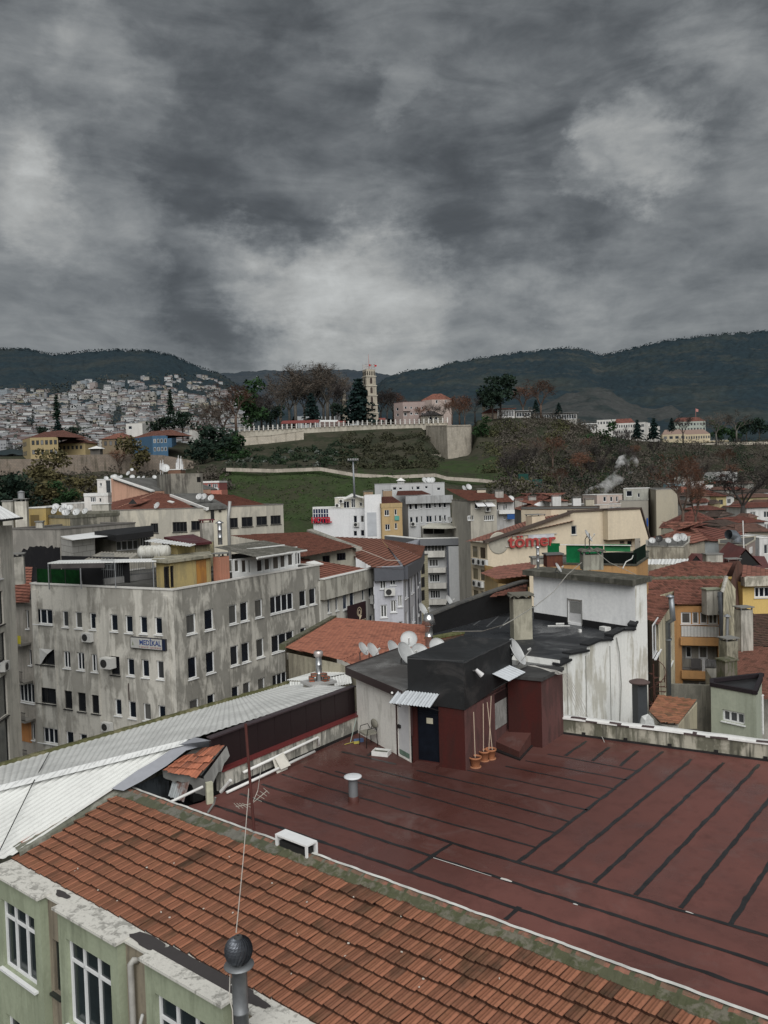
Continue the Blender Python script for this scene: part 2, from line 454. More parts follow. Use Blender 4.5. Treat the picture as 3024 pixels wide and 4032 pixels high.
# cloud streets run away from the viewer and so converge toward the horizon
rot = nd(nt, 'ShaderNodeMapping', i0=cv, Rotation=(0, 0, math.radians(14)), Scale=(1.5, .8, 1), Location=(3, 1, 0)).outputs[0]
lay = nd(nt, 'ShaderNodeMapping', i0=tc, Rotation=(0, math.radians(-14), 0), Scale=(1, 1, 3.3), Location=(9.4, 2, 5.1)).outputs[0]
nA = mth(nt, 'ADD', mth(nt, 'MULTIPLY', ntex(nt, lay, 2.6, 10, .56, .5), .7), mth(nt, 'MULTIPLY', ntex(nt, rot, .8, 8, .55, .6), .3))
nB = ntex(nt, lay, 6.2, 10, .58, .5)
nC = ntex(nt, scaled(nt, tc, (1, 1, 1.7), (5, 2, 0)), 15, 8, .6, .4)
wob = nd(nt, 'ShaderNodeTexNoise', Vector=scaled(nt, tc, (1, 1, 1.6), (3.3, 1.7, 4.1)), Scale=4.6, Detail=9.0, Roughness=.64).outputs[1]
wd = nd(nt, 'ShaderNodeVectorMath', a_operation='MULTIPLY_ADD', i0=wob, i1=(.26, .26, .26), i2=tc).outputs[0]
wd = nd(nt, 'ShaderNodeVectorMath', a_operation='SUBTRACT', i0=wd, i1=(.13, .13, .13)).outputs[0]
wd = nd(nt, 'ShaderNodeVectorMath', a_operation='NORMALIZE', i0=wd).outputs[0]
def nn_(v, a): return mth(nt, 'MULTIPLY', ramp(nt, v, .32, .68, -1, 1), a)
acc = mth(nt, 'ADD', nn_(nA, .044), mth(nt, 'ADD', nn_(nB, .036), nn_(nC, .014)))
BL = [(880, 1070, 230, .09), (1120, 1080, 250, .11), (1370, 1140, 250, .09), (1600, 1180, 230, .08), (1250, 1180, 300, .05), (1400, 1320, 460, .14), (1820, 1230, 280, .07), (2120, 1230, 260, .06), (2400, 1290, 300, .05),
      (330, 270, 220, .06), (560, 430, 200, .06), (760, 520, 140, .03), (0, 640, 240, .12), (200, 610, 190, .07), (500, 800, 220, .09), (60, 800, 220, .08), (380, 930, 260, .05), (150, 900, 200, .05),
      (2520, 600, 240, .17), (2300, 690, 130, .10), (2620, 660, 200, .07), (1540, 360, 130, .07), (2900, 260, 360, .09), (2750, 150, 260, .03), (1480, 20, 240, .07), (60, 230, 240, .04), (2900, 900, 400, .05), (100, 1230, 520, .05), (1950, 640, 260, .03),
      (850, 1230, 260, -.09), (1000, 1180, 160, -.03), (2720, 470, 220, -.08), (2420, 690, 130, -.06), (2060, 850, 340, -.06), (700, 600, 400, -.05), (1250, 430, 560, -.03), (3000, 70, 230, -.07), (250, 760, 170, -.05), (1700, 960, 260, -.05), (2500, 980, 420, -.03), (600, 1180, 300, -.03)]
for (x, y, r, a) in BL:
 d = ray(x, y).normalized(); d2 = ray(x+r, y).normalized(); cr = d.dot(d2)
 dp = nd(nt, 'ShaderNodeVectorMath', a_operation='DOT_PRODUCT', i0=wd, i1=tuple(d)).outputs[1]
 mr = nd(nt, 'ShaderNodeMapRange', i0=dp, i1=1-(1-cr)*1.5, i2=1.0, i3=0.0, i4=a); mr.interpolation_type = 'SMOOTHSTEP'
 acc = mth(nt, 'ADD', acc, mr.outputs[0])
lum = mth(nt, 'ADD', acc, mth(nt, 'ADD', ramp(nt, sp.outputs[2], .05, .6, .185, .126), 0.0))
lum = mth(nt, 'SMOOTH_MAX', lum, .088, .05)
lum = mth(nt, 'MULTIPLY', lum, mth(nt, 'MULTIPLY', ramp(nt, nB, .35, .65, .9, 1.1), ramp(nt, nC, .35, .65, .92, 1.08)))
# added: unseen sky behind the camera is brightened to light the facing walls
back = ramp(nt, sp.outputs[1], .15, -.6, 0, 1); back2 = mth(nt, 'MULTIPLY', back, ramp(nt, sp.outputs[2], -.05, .35, .1, 1))
lum = mth(nt, 'ADD', lum, mth(nt, 'MULTIPLY', back2, .36))
tint = mix(nt, ramp(nt, lum, .10, .36), (.93, 1.01, 1.07), (.99, 1.015, 1.0))
cl = mix(nt, 1.0, tint, nd(nt, 'ShaderNodeCombineXYZ', i0=lum, i1=lum, i2=lum).outputs[0], 'MULTIPLY')
BGS = .1
cl = nd(nt, 'ShaderNodeVectorMath', a_operation='SCALE', i0=cl).outputs[0]; cl.node.inputs[3].default_value = 1/BGS
fin = mix(nt, .965, sky.outputs[0], cl)
nt.links.new(fin, bg.inputs[0]); bg.inputs[1].default_value = BGS
sl = bpy.data.lights.new('sun', 'SUN'); so = bpy.data.objects.new('sun', sl); COL.objects.link(so)
sl.energy = 3.0; sl.angle = math.radians(60); sl.color = (1.0, .985, .96)
sd = V((math.sin(SUN_AZ)*math.cos(SUN_EL), math.cos(SUN_AZ)*math.cos(SUN_EL), math.sin(SUN_EL)))
so.rotation_euler = sd.to_track_quat('Z', 'Y').to_euler()
SC.view_settings.view_transform = 'Standard'; SC.view_settings.look = 'None'; SC.view_settings.exposure = 0; SC.cycles.volume_bounces = 3
# ================================================================ FOREGROUND
Z3 = V((0, 0, 1))
TA = V((.786, -.619, 0)).normalized(); TN = V((.619, .786, 0)).normalized(); T0 = V((-7.82, 22.51, 0))
def tp(s, t, z): return T0 + TA*s + TN*t + V((0, 0, z))
def wob_(p, s=1.0, a=.03): return noise.noise(V(p)*s)*a
concrete = plaster((.23, .23, .20), (.075, .08, .055), .8, .5, 1.5, .45)
mortar = plaster((.15, .145, .125), (.045, .055, .02), .85, .3, 2.2, .47)
ground = MB(); ground.face([V((-9000, -300, -.02)), V((9000, -300, -.02)), V((9000, 14000, -.02)), V((-9000, 14000, -.02))])
struct(ground, 'ground', plain((.05, .05, .048), .9))
# ---- green house: tiled roof of single clay tiles
gh = thing('green_house', 'pale green plastered house in the near left corner under a worn orange clay tile roof', 'house', tp(8, -1.5, 0))
ZR, ZE, TE = 17.3, 16.3, -2.76
def make_near_tiles():
 mb = MB(); tw = .245; NR = 9
 for i in range(NR):
  f0 = i/NR; f1 = (i+1)/NR
  sl = -1.05*(1-f0); n = int(20.5/tw)
  for j in range(n):
   s0 = -.05 - 0.62*(1-f0) + j*tw + wob_((i*3.1, j*.02, 0), 1, .03)
   odd = rnd.random() < .04; lift = .05 + rnd.uniform(-.008, .014)+.012*odd; yaw = rnd.uniform(-.012, .012)*(1+3*odd); dv = rnd.uniform(-.018, .018)*(1+odd)
   K = 8; up = []; lo = []
   for k in range(K+1):
    q = k/K; pr = .016*max(0, math.cos((q-.06)*6.283))**2*(1 if q < .25 or q > .85 else .4) + .007*math.cos(q*6.283*3)
    ss = s0+q*tw*.985
    tl = TE*(1-f0)-.03+dv+yaw*(q-.5); tu = TE*(1-f1)+.02
    zl = ZE+(ZR-ZE)*f0+lift+pr; zu = ZE+(ZR-ZE)*f1+.012+pr*.6
    sk = .62*(f1-f0)
    lo.append(tp(ss, tl, zl)); up.append(tp(ss+sk, tu, zu))
   u = j; v = i
   for k in range(K):
    a, b = (k+.02)/K*.98+.01, (k+.98)/K*.98+.01
    mb.face([lo[k], lo[k+1], up[k+1], up[k]], [(u+a, v+.02), (u+b, v+.02), (u+b, v+.95), (u+a, v+.95)])
    mb.face([lo[k]-V((0, 0, .05)), lo[k+1]-V((0, 0, .05)), lo[k+1], lo[k]], [(u+a, v+.97), (u+b, v+.97), (u+b, v+.99), (u+a, v+.99)])
 return mb
neartile = tiles((.295, .122, .07), (.215, .092, .055), (.04, .027, .016), .55, .12, .97, 1.0)
make_near_tiles().build('tiled_roof', neartile, gh)
under = MB(); under.face([tp(-.7, TE-.06, ZE-.03), tp(21, TE-.06, ZE-.03), tp(21, .1, ZR-.03), tp(-.05, .1, ZR-.03)])
under.build('roof_decking', plain((.03, .015, .012), .9), gh)
# ridge and verge of mortar with half round tiles bedded in it
def ridge_run(A, B, side, n, mossy, w=.26):
 """A->B along the ridge, side = unit vector toward the tiles"""
 mb = MB(); d = (B-A); L = d.length; d.normalize(); K = int(L/.09)
 rows = []
 for i in range(K+1):
  p = A+d*(L*i/K); e = wob_(p, 3.0, .05)+wob_(p, 9, .02); lump = .05*max(0, math.cos((i*.09/.38 % 1-.5)*6.283)-.55)
  rows.append([p-side*.02+Z3*(-.3), p-side*.0+Z3*(.10+lump*.6), p+side*.07+Z3*(.125+lump), p+side*.15+Z3*(.10+lump+e*.3), p+side*(w+e)+Z3*(.035+e*.4), p+side*(w+e+.01)+Z3*(-.06)])
 for i in range(K):
  for j in range(5): mb.face([rows[i][j], rows[i+1][j], rows[i+1][j+1], rows[i][j+1]], None, 1 if j in (1, 2) and (i*.09 % .38) > .09 else 0)
 return mb
rt = plaster((.26, .12, .085), (.09, .085, .06), .8, .2, 3, .47)
R0, R1_ = tp(-.1, .34, 17.28), tp(21, .34, 17.28)
ridge_run(R0, tp(6.5, .36, 17.28), -TN, 20, 0, .42).build('ridge', [mortar, rt], gh)
mossm = plaster((.15, .14, .11), (.05, .06, .022), .9, .3, 3.4, .47)
ridge_run(tp(6.5, .36, 17.28), R1_, -TN, 20, 1, .38).build('ridge', [mossm, rt], gh)
vg = ridge_run(tp(-.86, TE+.1, 16.46), tp(-.2, .35, 17.42), TA, 9, 0, .36); vg.build('verge', [concrete, rt], gh)
# white flashing along the ridge
fl = MB(); K = 230; pr = None
for i in range(K+1):
 s = -.2+i*21.2/K; e = wob_((s*2.2, 0, 3), 1, .03)+wob_((s*8, 0, 3), 1, .012)
 q = [tp(s, .39+e, 17.37), tp(s, .455+e*.6, 17.38+e*.3), tp(s, .48+e*.6, 17.30)]
 if pr:
  for k in range(2): fl.face([pr[k], q[k], q[k+1], pr[k+1]])
 pr = q
fl.build('flashing', plain((.60, .60, .57), .6, 0, .35, 3), gh)
pw = MB(); pw.obox(tp(-.1, .36, 16), TA*21, TN*.12, V((0, 0, 1.33))); pw.build('party_wall', concrete, gh)
# facade: recessed wall and bays
green = plaster((.33, .37, .27), (.17, .19, .13), .5, .35, 1.2, .5); greenr = plaster((.27, .235, .18), (.12, .1, .08), .5, .5, 1.4, .5)
capm = plaster((.60, .59, .55), (.13, .125, .11), .8, .15, 4.5, .53)
bays = [(-.62, 1.87), (2.66, 5.06), (6.02, 8.47), (9.3, 11.8), (12.7, 15.1)]
rec = Wall(tp(-.62, -3.2, 0), tp(20, -3.2, 0), 16.27); rm = MB()
winpx(rec, (206, 3695, 247, 3925), gh, 1, None, fm=plain((.03, .035, .03), .5), gm=glass((.02, .035, .03)), sill=True)
rec.mesh(rm); rm.obox(tp(-.62, -3.0, 0), TA*.05, TN*3.2, V((0, 0, 16.25))); rm.build('wall', greenr, gh)
def hh(w, px, cols, rows): return winpx(w, px, gh, cols, rows, fw=.075, gm=glass((.012, .018, .02), (.1, .1, .09), .0))
for bi, (s0, s1) in enumerate(bays):
 fr = Wall(tp(s0, -3.4, 0), tp(s1, -3.4, 0), 16.3)
 lf = Wall(tp(s0, -3.2, 0), tp(s0, -3.4, 0), 16.3); rg = Wall(tp(s1, -3.4, 0), tp(s1, -3.2, 0), 16.3)
 u0 = .32; u1 = (s1-s0)-.3
 if bi == 0: u0 = .55
 for zt in (15.72, 12.75, 9.8):
  zb = zt-(2.0 if bi else 1.75)
  w_ = window(fr, u0, zb, u1, zt, gh, 3, [.74], fw=.075, gm=glass((.012, .018, .02), (.1, .1, .09), .0))
 m = MB(); fr.mesh(m); lf.mesh(m); rg.mesh(m); m.build('bay', green, gh)
 m = MB(); m.obox(tp(s0-.07, -3.5, 16.302), TA*(s1-s0+.14), TN*.36, V((0, 0, .06))); m.build('coping', capm, gh)
m = MB(); m.obox(tp(-.66, -3.26, 16.27), TA*21, TN*.55, V((0, 0, .055))); m.build('gutter_slab', capm, gh)
# torn roofing felt showing under the peeled white coating of the slab
for (c, r, s) in ((2.2, .22, 1), (5.6, .4, 2), (6.6, .55, 3), (7.6, .5, 4), (8.6, .35, 5), (9.0, .2, 6), (11.9, .3, 7)):
 pts = []; felt = MB()
 for k in range(22):
  a = k*2*math.pi/22; rr = r*(1+.55*noise.noise(V((math.cos(a)*1.3, math.sin(a)*1.3, s*7))))
  pts.append(tp(c+rr*math.cos(a)*1.3, -2.99+max(-.19, min(.19, rr*math.sin(a)*.5)), 16.331))
 felt.face(pts, None); [setattr(p, 'z', p.z+.0015*s) for p in felt.v]; felt.build('torn_felt', plain((.055, .05, .05), .8), gh)
pp = thing('drain_pipe', 'grey plastic waste pipe with an elbow in the recess of the green house', 'pipe', tp(5.55, -3.3, 12))
m = MB(); m.tube([tp(5.5, -3.2, 16.0), tp(5.5, -3.31, 16.05), tp(5.42, -3.33, 15.95), tp(5.42, -3.33, 15.5), tp(5.45, -3.33, 12.0)], .07, 10); m.build('pipe', plain((.42, .41, .38), .5, 0, .2), pp, True)
m = MB(); m.tube([tp(5.78, -3.33, 15.0), tp(5.66, -3.33, 14.7), tp(5.62, -3.33, 12)], .035, 8); m.build('hose', plain((.5, .5, .48), .5), pp, True)
# bits of dropped mortar on the tiles
deb = MB()
for k in range(26):
 s, t = rnd.uniform(1, 13), rnd.uniform(-2.6, -.3); z = ZR+(ZR-ZE)/2.76*t+.075; r = rnd.uniform(.012, .026)
 deb.cbox(tp(s, t, z), (r*2, r, r), rnd.uniform(0, 3))
tag(deb.build('mortar_crumbs', plain((.6, .58, .52), .9)), 'pale crumbs of mortar scattered over the clay tiles', 'rubble', kind='stuff')
# ---- turbine ventilator
tb = V((-2.72, 13.5, 0)); tz = 17.99
t = thing('turbine_vent', 'dark metal onion shaped turbine ventilator on a grey pipe', 'roof vent', (tb.x, tb.y, 12))
m = MB(); m.lathe([(.135, 12), (.135, 16.9), (.142, 16.905), (.142, 16.93), (.135, 16.935), (.135, 17.62), (.15, 17.63), (.15, 17.7), (.17, 17.72), (.26, 17.725), (.26, 17.74), (.1, 17.75)], (tb.x, tb.y, 0), 20); m.build('pipe', plain((.2, .21, .22), .45, .4, .25), t, True)
m = MB(); NB = 22
for k in range(NB):
 a0 = k*2*math.pi/NB; prev = None
 for i in range(13):
  q = i/12; th = -1.15+q*2.62; r = .245*math.cos(th)**.8 if i < 12 else .05; r = max(r, .05); z = tz+.235*math.sin(th); tw_ = .9*q
  p0 = V((tb.x+r*math.cos(a0+tw_), tb.y+r*math.sin(a0+tw_), z)); r2 = max(r-.028, .03); a1 = a0+2*math.pi/NB*1.12
  p1 = V((tb.x+r2*math.cos(a1+tw_), tb.y+r2*math.sin(a1+tw_), z))
  if prev: m.face([prev[0], prev[1], p1, p0])
  prev = (p0, p1)
m.build('turbine', plain((.13, .14, .16), .35, .6, .3), t)
m = MB(); m.lathe([(.075, tz+.225), (.07, tz+.25), (.015, tz+.262)], (tb.x, tb.y, 0), 12); m.build('top_cap', plain((.1, .1, .1), .5, .5), t)
# ---- antenna mast on the ridge, with its cable
t = thing('antenna_mast', 'thin rusty steel mast with bent television aerials standing by the tiled ridge', 'antenna', at(1000, 3268, 19.6))
b0 = at(1000, 3268, 19.6); b1 = at(967, 2850, 19.65)
m = MB(); m.tube([b0, b1], .036, 8); m.build('pole', plain((.10, .035, .03), .7, .2), t)
m = MB(); mp = b0+(b1-b0)*.25
for q in ((-1, .06, .02), (1, .1, .13)):
 d = (TA*.35+TN*.93)*q[0]; e = mp+d*.42+Z3*q[2]+Z3*.1*(q[0] > 0); m.tube([mp, e], .009, 4)
 for k in range(4):
  c = mp+(e-mp)*(.35+.2*k); w_ = .16-.02*k; m.tube([c-TA*w_+Z3*.02*k, c+TA*w_-Z3*.03], .006, 4)
m.build('aerial', plain((.5, .48, .42), .5, .3), t)
ca = thing('aerial_cable', 'thin pale cable running down from the rusty mast to the turbine vent', 'cable', b0)
m = MB(); c0 = mp+Z3*.35-TA*.1; c1 = V((tb.x-.05, tb.y+.1, tz+.26))
pts = [c0-Z3*.35+V((-.03, 0, 0)), c0]+[c0.lerp(c1, k/12)+V((0, 0, -.12*math.sin(math.pi*k/12))) for k in range(1, 13)]
m.tube(pts, .0095, 5); m.tube([V((tb.x-.15, tb.y-.05, 17.6)), V((tb.x-.17, tb.y-.08, 17.2)), V((tb.x-.12, tb.y-.1, 17.0)), V((tb.x-.1, tb.y-.1, 12.5))], .0095, 5)
m.tube([mp-Z3*.02, mp+V((.15, .05, .3)), at(1030, 3010, 21.8)], .007, 4)
m.build('cable', plain((.55, .52, .47), .6), ca)
# ================================================================ RED ROOF HOUSE
rh = thing('red_roof_building', 'low building with a wide wine red membrane roof crossed by black tarred seams', 'building', (3, 20, 0))
@memo
def membrane(c, c2, wet=.5, near=None):
 m, nt, b = newmat('roof_membrane')
 P = nd(nt, 'ShaderNodeNewGeometry').outputs['Position']
 n = ntex(nt, P, .35, 6, .6, .5); n2 = ntex(nt, P, 2.2, 6, .68); n3 = ntex(nt, P, 60, 2)
 col = mix(nt, ramp(nt, n, .38, .62), c, c2)
 col = mix(nt, ramp(nt, n2, .5, .72, 0, .5), col, tuple(x*.45 for x in c))
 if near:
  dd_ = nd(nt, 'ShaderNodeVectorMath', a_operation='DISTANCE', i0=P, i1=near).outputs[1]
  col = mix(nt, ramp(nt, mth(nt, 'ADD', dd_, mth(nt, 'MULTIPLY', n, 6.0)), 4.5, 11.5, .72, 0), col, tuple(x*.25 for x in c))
 col = mix(nt, ramp(nt, ntex(nt, P, .6, 6, .7, 1.0), .56, .72, 0, .17), col, (.22, .2, .19))
 col = mix(nt, 1.0, col, mix(nt, n3, (.8, .8, .8), (1.2, 1.2, 1.2)), 'MULTIPLY')
 setc(nt, b, col, ramp(nt, n, .42, .60, .7, .7-.5*wet)); b.inputs['Specular IOR Level'].default_value = .35
 bump(nt, b, n3, .2, .004)
 return m
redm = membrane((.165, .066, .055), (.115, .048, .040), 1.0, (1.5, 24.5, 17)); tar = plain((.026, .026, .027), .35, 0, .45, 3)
ZF = 17.0
def zf(x, y, dz=0.0): return atz(x, y, ZF)+V((0, 0, dz))
bp0, bp1 = zf(2215, 2889), zf(3024, 2998); bdir = (bp1-bp0).normalized(); bend = bp0+bdir*16
pL0, pL1 = zf(875, 3120), zf(1413, 2884)
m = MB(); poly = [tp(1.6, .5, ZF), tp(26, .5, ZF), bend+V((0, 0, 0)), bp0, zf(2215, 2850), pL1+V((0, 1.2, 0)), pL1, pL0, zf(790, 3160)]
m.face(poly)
def seam(x0, y0, x1, y1, w=.085, z=.005):
 a, b = zf(x0, y0), zf(x1, y1); d = (b-a).normalized(); n = V((-d.y, d.x, 0)); L = (b-a).length; K = max(2, int(L/.12)); prv = None
 ph = rnd.uniform(0, 99)
 for i in range(K+1):
  p = a+d*(L*i/K); wa = w*(.5+.22*noise.noise(V((i*.35+ph, 0, 0)))+.12*noise.noise(V((i*1.3+ph, 5, 0)))); off = .025*noise.noise(V((i*.25, ph, 3)))
  q = (p+n*(off+wa)+Z3*z, p+n*(off-wa)+Z3*z)
  if prv: m.face([prv[0], prv[1], q[1], q[0]], None, 1)
  prv = q
m.cur = 0
SM = [(2157, 2969, 2516, 3037), (2069, 2996, 2469, 3071), (1990, 3017, 2428, 3108), (1840, 3033, 2367, 3145), (1640, 3034, 2313, 3190), (1400, 3010, 2249, 3237), (1320, 3037, 2188, 3281), (1196, 3018, 1617, 3142), (1617, 3200, 2117, 3339), (1110, 3049, 1617, 3200),
      (1030, 3089, 1900, 3356), (1900, 3356, 3100, 3709), (944, 3126, 1900, 3437), (1900, 3437, 3100, 3824), (846, 3172, 1900, 3532), (1900, 3532, 3100, 3940),
      (2039, 3396, 2611, 2959), (2184, 3433, 2723, 2990), (2340, 3478, 2850, 3003), (2503, 3525, 2990, 3010), (2679, 3576, 3060, 3110), (2876, 3640, 3060, 3355),
      (2225, 2976, 2310, 2918), (2334, 2996, 2398, 2942), (2442, 3017, 2510, 2956), (1610, 3432, 1776, 3323), (1990, 3622, 2046, 3572), (1345, 2960, 1560, 3010), (1447, 2976, 1497, 2941)]
for i, q in enumerate(SM): seam(*q, w=.105 if i > 9 else .075, z=.005+.0012*(i % 3))
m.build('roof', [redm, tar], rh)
m = MB()
for (x0, y0, x1, y1, w_) in ((1706, 3379, 1935, 3452, .03), (1972, 3460, 2015, 3474, .09), (2700, 3590, 2730, 3600, .04), (2257, 3560, 2275, 3566, .05)):
 a, b = zf(x0, y0, .012), zf(x1, y1, .012); d = (b-a).normalized(); n = V((-d.y, d.x, 0)); m.face([a-n*w_*.4, b-n*w_*.2, b+n*w_*.3, a.lerp(b, .5)+n*w_*.6, a+n*w_*.4])
m.build('paint_spill', plain((.6, .58, .55), .7), rh)
m = MB(); m.prism([(poly[k].x, poly[k].y) for k in range(len(poly))], 0, ZF-.02, top=False); m.build('wall', concrete, rh)
# rear parapet
rp = MB(); pn = V((-bdir.y, bdir.x, 0)); K = 120; prv = None
for i in range(K+1):
 p = bp0+bdir*(16*i/K-.1); e = wob_(p, 1.5, .03); q = [p, p+Z3*.52-pn*(0), p+Z3*(.54+e*.4)-pn*(.06+e*.5), p+Z3*(.60+e)-pn*.05, p+Z3*(.63+e)+pn*(.10+e), p+Z3*(.60+e*.6)+pn*.32, p+Z3*.4+pn*.34, p-Z3*2+pn*.34]
 if prv:
  for k in range(7): rp.face([prv[k], q[k], q[k+1], prv[k+1]], None, {0: 0, 1: 1, 2: 1 if wob_(p, 2.2, 1) < -.1 else 2, 3: 1 if wob_(p, 1.9, 1) > .1 else 2, 4: 2}.get(k, 0))
 prv = q
for i in range(7):
 p = bp0+bdir*(.75+1.42*i); rp.cur = 3; rp.cbox(p-pn*.012+Z3*.07, (.12, .03, .16), math.atan2(bdir.y, bdir.x))
rp.cur = 3; rp.obox(bp0-pn*.03, bdir*16, pn*.03, V((0, 0, .07)))
rp.build('parapet', [plaster((.42, .405, .34), (.05, .052, .03), .95, .95, 1.6, .49), plain((.07, .05, .05), .7), plain((.74, .74, .72), .55, 0, .15), tar], rh)
# left parapet with red metal cap, and brown clad wall of the white roofed neighbour
ldir = (pL1-pL0).normalized(); ln = V((-ldir.y, ldir.x, 0)); LL = (pL1-pL0).length
m = MB(); m.obox(pL0, ldir*(LL+.3), ln*.25, V((0, 0, .6))); m.build('parapet', plaster((.50, .49, .44), (.04, .045, .04), .8, .8, 2.5, .5), rh)
m = MB(); m.obox(pL0-ln*.05+Z3*.602, ldir*(LL+.3), ln*.36, V((0, 0, .05))); m.build('parapet_cap', plain((.16, .035, .035), .45, .2), rh)
m = MB(); m.obox(pL0-ln*.02+Z3*.0, ldir*(LL+.3), ln*.02, V((0, 0, .10)), ); m.build('upstand', tar, rh)
pi = thing('white_pipes', 'two long white plastic pipes fixed along the stained left parapet', 'pipe', pL0)
m = MB(); o = pL0-ln*.12
m.tube([o+ldir*.75+Z3*.38, o+ldir*4.15+Z3*.5, o+ldir*4.2+Z3*.47, o+ldir*4.2+Z3*.2], .045, 9)
m.build('upper_pipe', plain((.68, .68, .66), .4), pi, True)
m = MB(); m.tube([o-ldir*.05-ln*.12+Z3*.06, o+ldir*3.7-ln*.25+Z3*.2], .045, 9); m.build('lower_pipe', plain((.68, .68, .66), .4), pi, True)
sh = MB(); c = o+ldir*1.95-ln*.05
sh.face([c+Z3*.42, c+ldir*.5+Z3*.5, c+ldir*.62+Z3*.2-ln*.1, c+ldir*.45-ln*.2+Z3*.02, c+ldir*.02-ln*.15+Z3*.0]); sh.face([c+ldir*.05+Z3*.47-ln*.05, c+ldir*.35+Z3*.5-ln*.08, c+ldir*.5+Z3*.15-ln*.3, c+ldir*.1+Z3*.12-ln*.25])
tag(sh.build('torn_sheet', plain((.6, .58, .52), .7)), 'torn pale plastic sheet caught on the white pipes', 'plastic sheet')
# ================================================================ WHITE CORRUGATED ROOF HOUSE
wh = thing('metal_roof_building', 'building at the left under white corrugated metal sheets with a mossy gutter', 'building', (-10, 28, 0))
f0 = pL0+ln*.22-ldir*.15+Z3*0; f0 = V((f0.x, f0.y, 18.6)); f1 = V((pL1.x, pL1.y, 18.6))+ln*.22+ldir*.1
slp = V((-TA.x, -TA.y, -.23)); pn2 = ldir.cross(slp).normalized()
def p2(x, y): return onpl(x, y, f0, pn2)
def sheet(A, B, C, D, per=.2, amp=.022, rows=6, name='roof_sheet', mat=None, par=None, jag=0.0):
 """ribs run A->D and B->C, waves across A->B"""
 A, B, C, D = map(V, (A, B, C, D)); L = ((B-A).length+(C-D).length)/2; n = max(6, int(L/per*5)); mb = MB(); nn = (B-A).cross(D-A).normalized()
 if nn.z < 0: nn = -nn
 g = []
 for i in range(n+1):
  u = i/n; w_ = math.sin(u*L/per*6.283)*amp
  g.append([A.lerp(B, u).lerp(D.lerp(C, u), v/rows)+nn*w_ for v in range(rows+1)])
 for i in range(n):
  for v in range(rows):
   Lr = L*i/n; mb.face([g[i][v], g[i+1][v], g[i+1][v+1], g[i][v+1]], [(Lr, v*1.0), (Lr+L/n, v*1.0), (Lr+L/n, v+1.0), (Lr, v+1.0)])
 return mb.build(name, mat, par, True)
@memo
def sheetmat(c, d=.35, rust=0.0, per=.21):
 m, nt, b = newmat('painted_sheet_metal')
 P = nd(nt, 'ShaderNodeNewGeometry').outputs['Position']
 n1 = ntex(nt, P, .7, 5, .62); n2 = ntex(nt, P, 5, 5, .65)
 col = mix(nt, ramp(nt, n1, .44, .62, 0, d), c, tuple(x*.55 for x in c))
 col = mix(nt, ramp(nt, n2, .55, .72, 0, d), col, (.2, .19, .17))
 uw = nd(nt, 'ShaderNodeSeparateXYZ', i0=nd(nt, 'ShaderNodeUVMap').outputs[0]).outputs[0]
 col = mix(nt, ramp(nt, mth(nt, 'SINE', mth(nt, 'MULTIPLY', uw, 6.283/per)), -1, -.2, .42, 0), col, tuple(x*.4 for x in c))  # rib shading painted in: wave troughs get a darker colour
 if rust: col = mix(nt, ramp(nt, ntex(nt, P, 1.8, 5), .5, .6, 0, rust), col, (.12, .04, .02))
 setc(nt, b, col, .45); return m
wsm = sheetmat((.70, .71, .69), .4)
G0, G1 = p2(-60, 3035), p2(1145, 2690)
H0, H1 = p2(-60, 3112), p2(735, 2916)
# field that falls to the mossy gutter (ribs across), split at the fascia corner
Gm = G0+(G1-G0)*.68
sheet(H0, H1, Gm, G0, .21, .012, 6, 'roof_sheet', wsm, wh)
sheet(H1+V((0, 0, .01)), f1, G1, Gm, .21, .012, 6, 'roof_sheet', wsm, wh)
q0 = atz(50, 3372, 16.42); pn1 = (H1-H0).cross(q0-H0).normalized()
def p1(x, y, d=0.0): return onpl(x, y, H0, pn1)+(pn1 if pn1.z > 0 else -pn1)*d
T1 = p1(742, 2912); T2 = p1(50, 3368); off = H0-H1
sheet(T2, T2+off*1.6, T1+off*1.6, T1, .3, .04, 8, 'roof_sheet', sheetmat((.70, .71, .69), .22, 0, .3), wh)
hd = MB(); prv = None
for k in range(41):
 p = H0.lerp(H1, k/40); e = wob_(p, 2, .05); d = (H1-H0).normalized(); n_ = V((d.y, -d.x, 0))
 q = [p-n_*.28+Z3*(-.035), p+Z3*.045, p+n_*(.30+e)+Z3*(-.03+e*.3)]
 if prv:
  for j in range(2): hd.face([prv[j], q[j], q[j+1], prv[j+1]])
 prv = q
hd.build('ridge_flashing', sheetmat((.74, .75, .74), .15), wh)
m = MB(); pts = [G0.lerp(G1, k/60)+V((-.0, 0, .05+wob_((k, 0, 0), .7, .04))) for k in range(61)]
gd = (G1-G0).normalized(); gn = V((-gd.y, gd.x, 0))
for k in range(60):
 a, b = pts[k]+gn*.12, pts[k+1]+gn*.12; m.face([a-gn*.13-Z3*.1, b-gn*.13-Z3*.1, b-gn*.1+Z3*.03, a-gn*.1+Z3*.03]); m.face([a-gn*.1+Z3*.03, b-gn*.1+Z3*.03, b+gn*.1+Z3*.02, a+gn*.1+Z3*.02]); m.face([a+gn*.1+Z3*.02, b+gn*.1+Z3*.02, b+gn*.12-Z3*.3, a+gn*.12-Z3*.3])
m.build('mossy_gutter', plaster((.15, .14, .08), (.05, .055, .015), .9, 0, 3, .46), wh)
m = MB(); m.obox(V((f0.x, f0.y, 17.55)), V((f1.x-f0.x, f1.y-f0.y, 0)), ln*.1, V((0, 0, 1.03)))
for k in range(9):
 p = f0.lerp(f1, (k+.5)/9); m.obox(V((p.x, p.y, 17.6))-ln*.012, ldir*.03, ln*.012, V((0, 0, .98)))
m.build('clad_wall', plain((.022, .014, .015), .5), wh)
m = MB(); n9 = 8
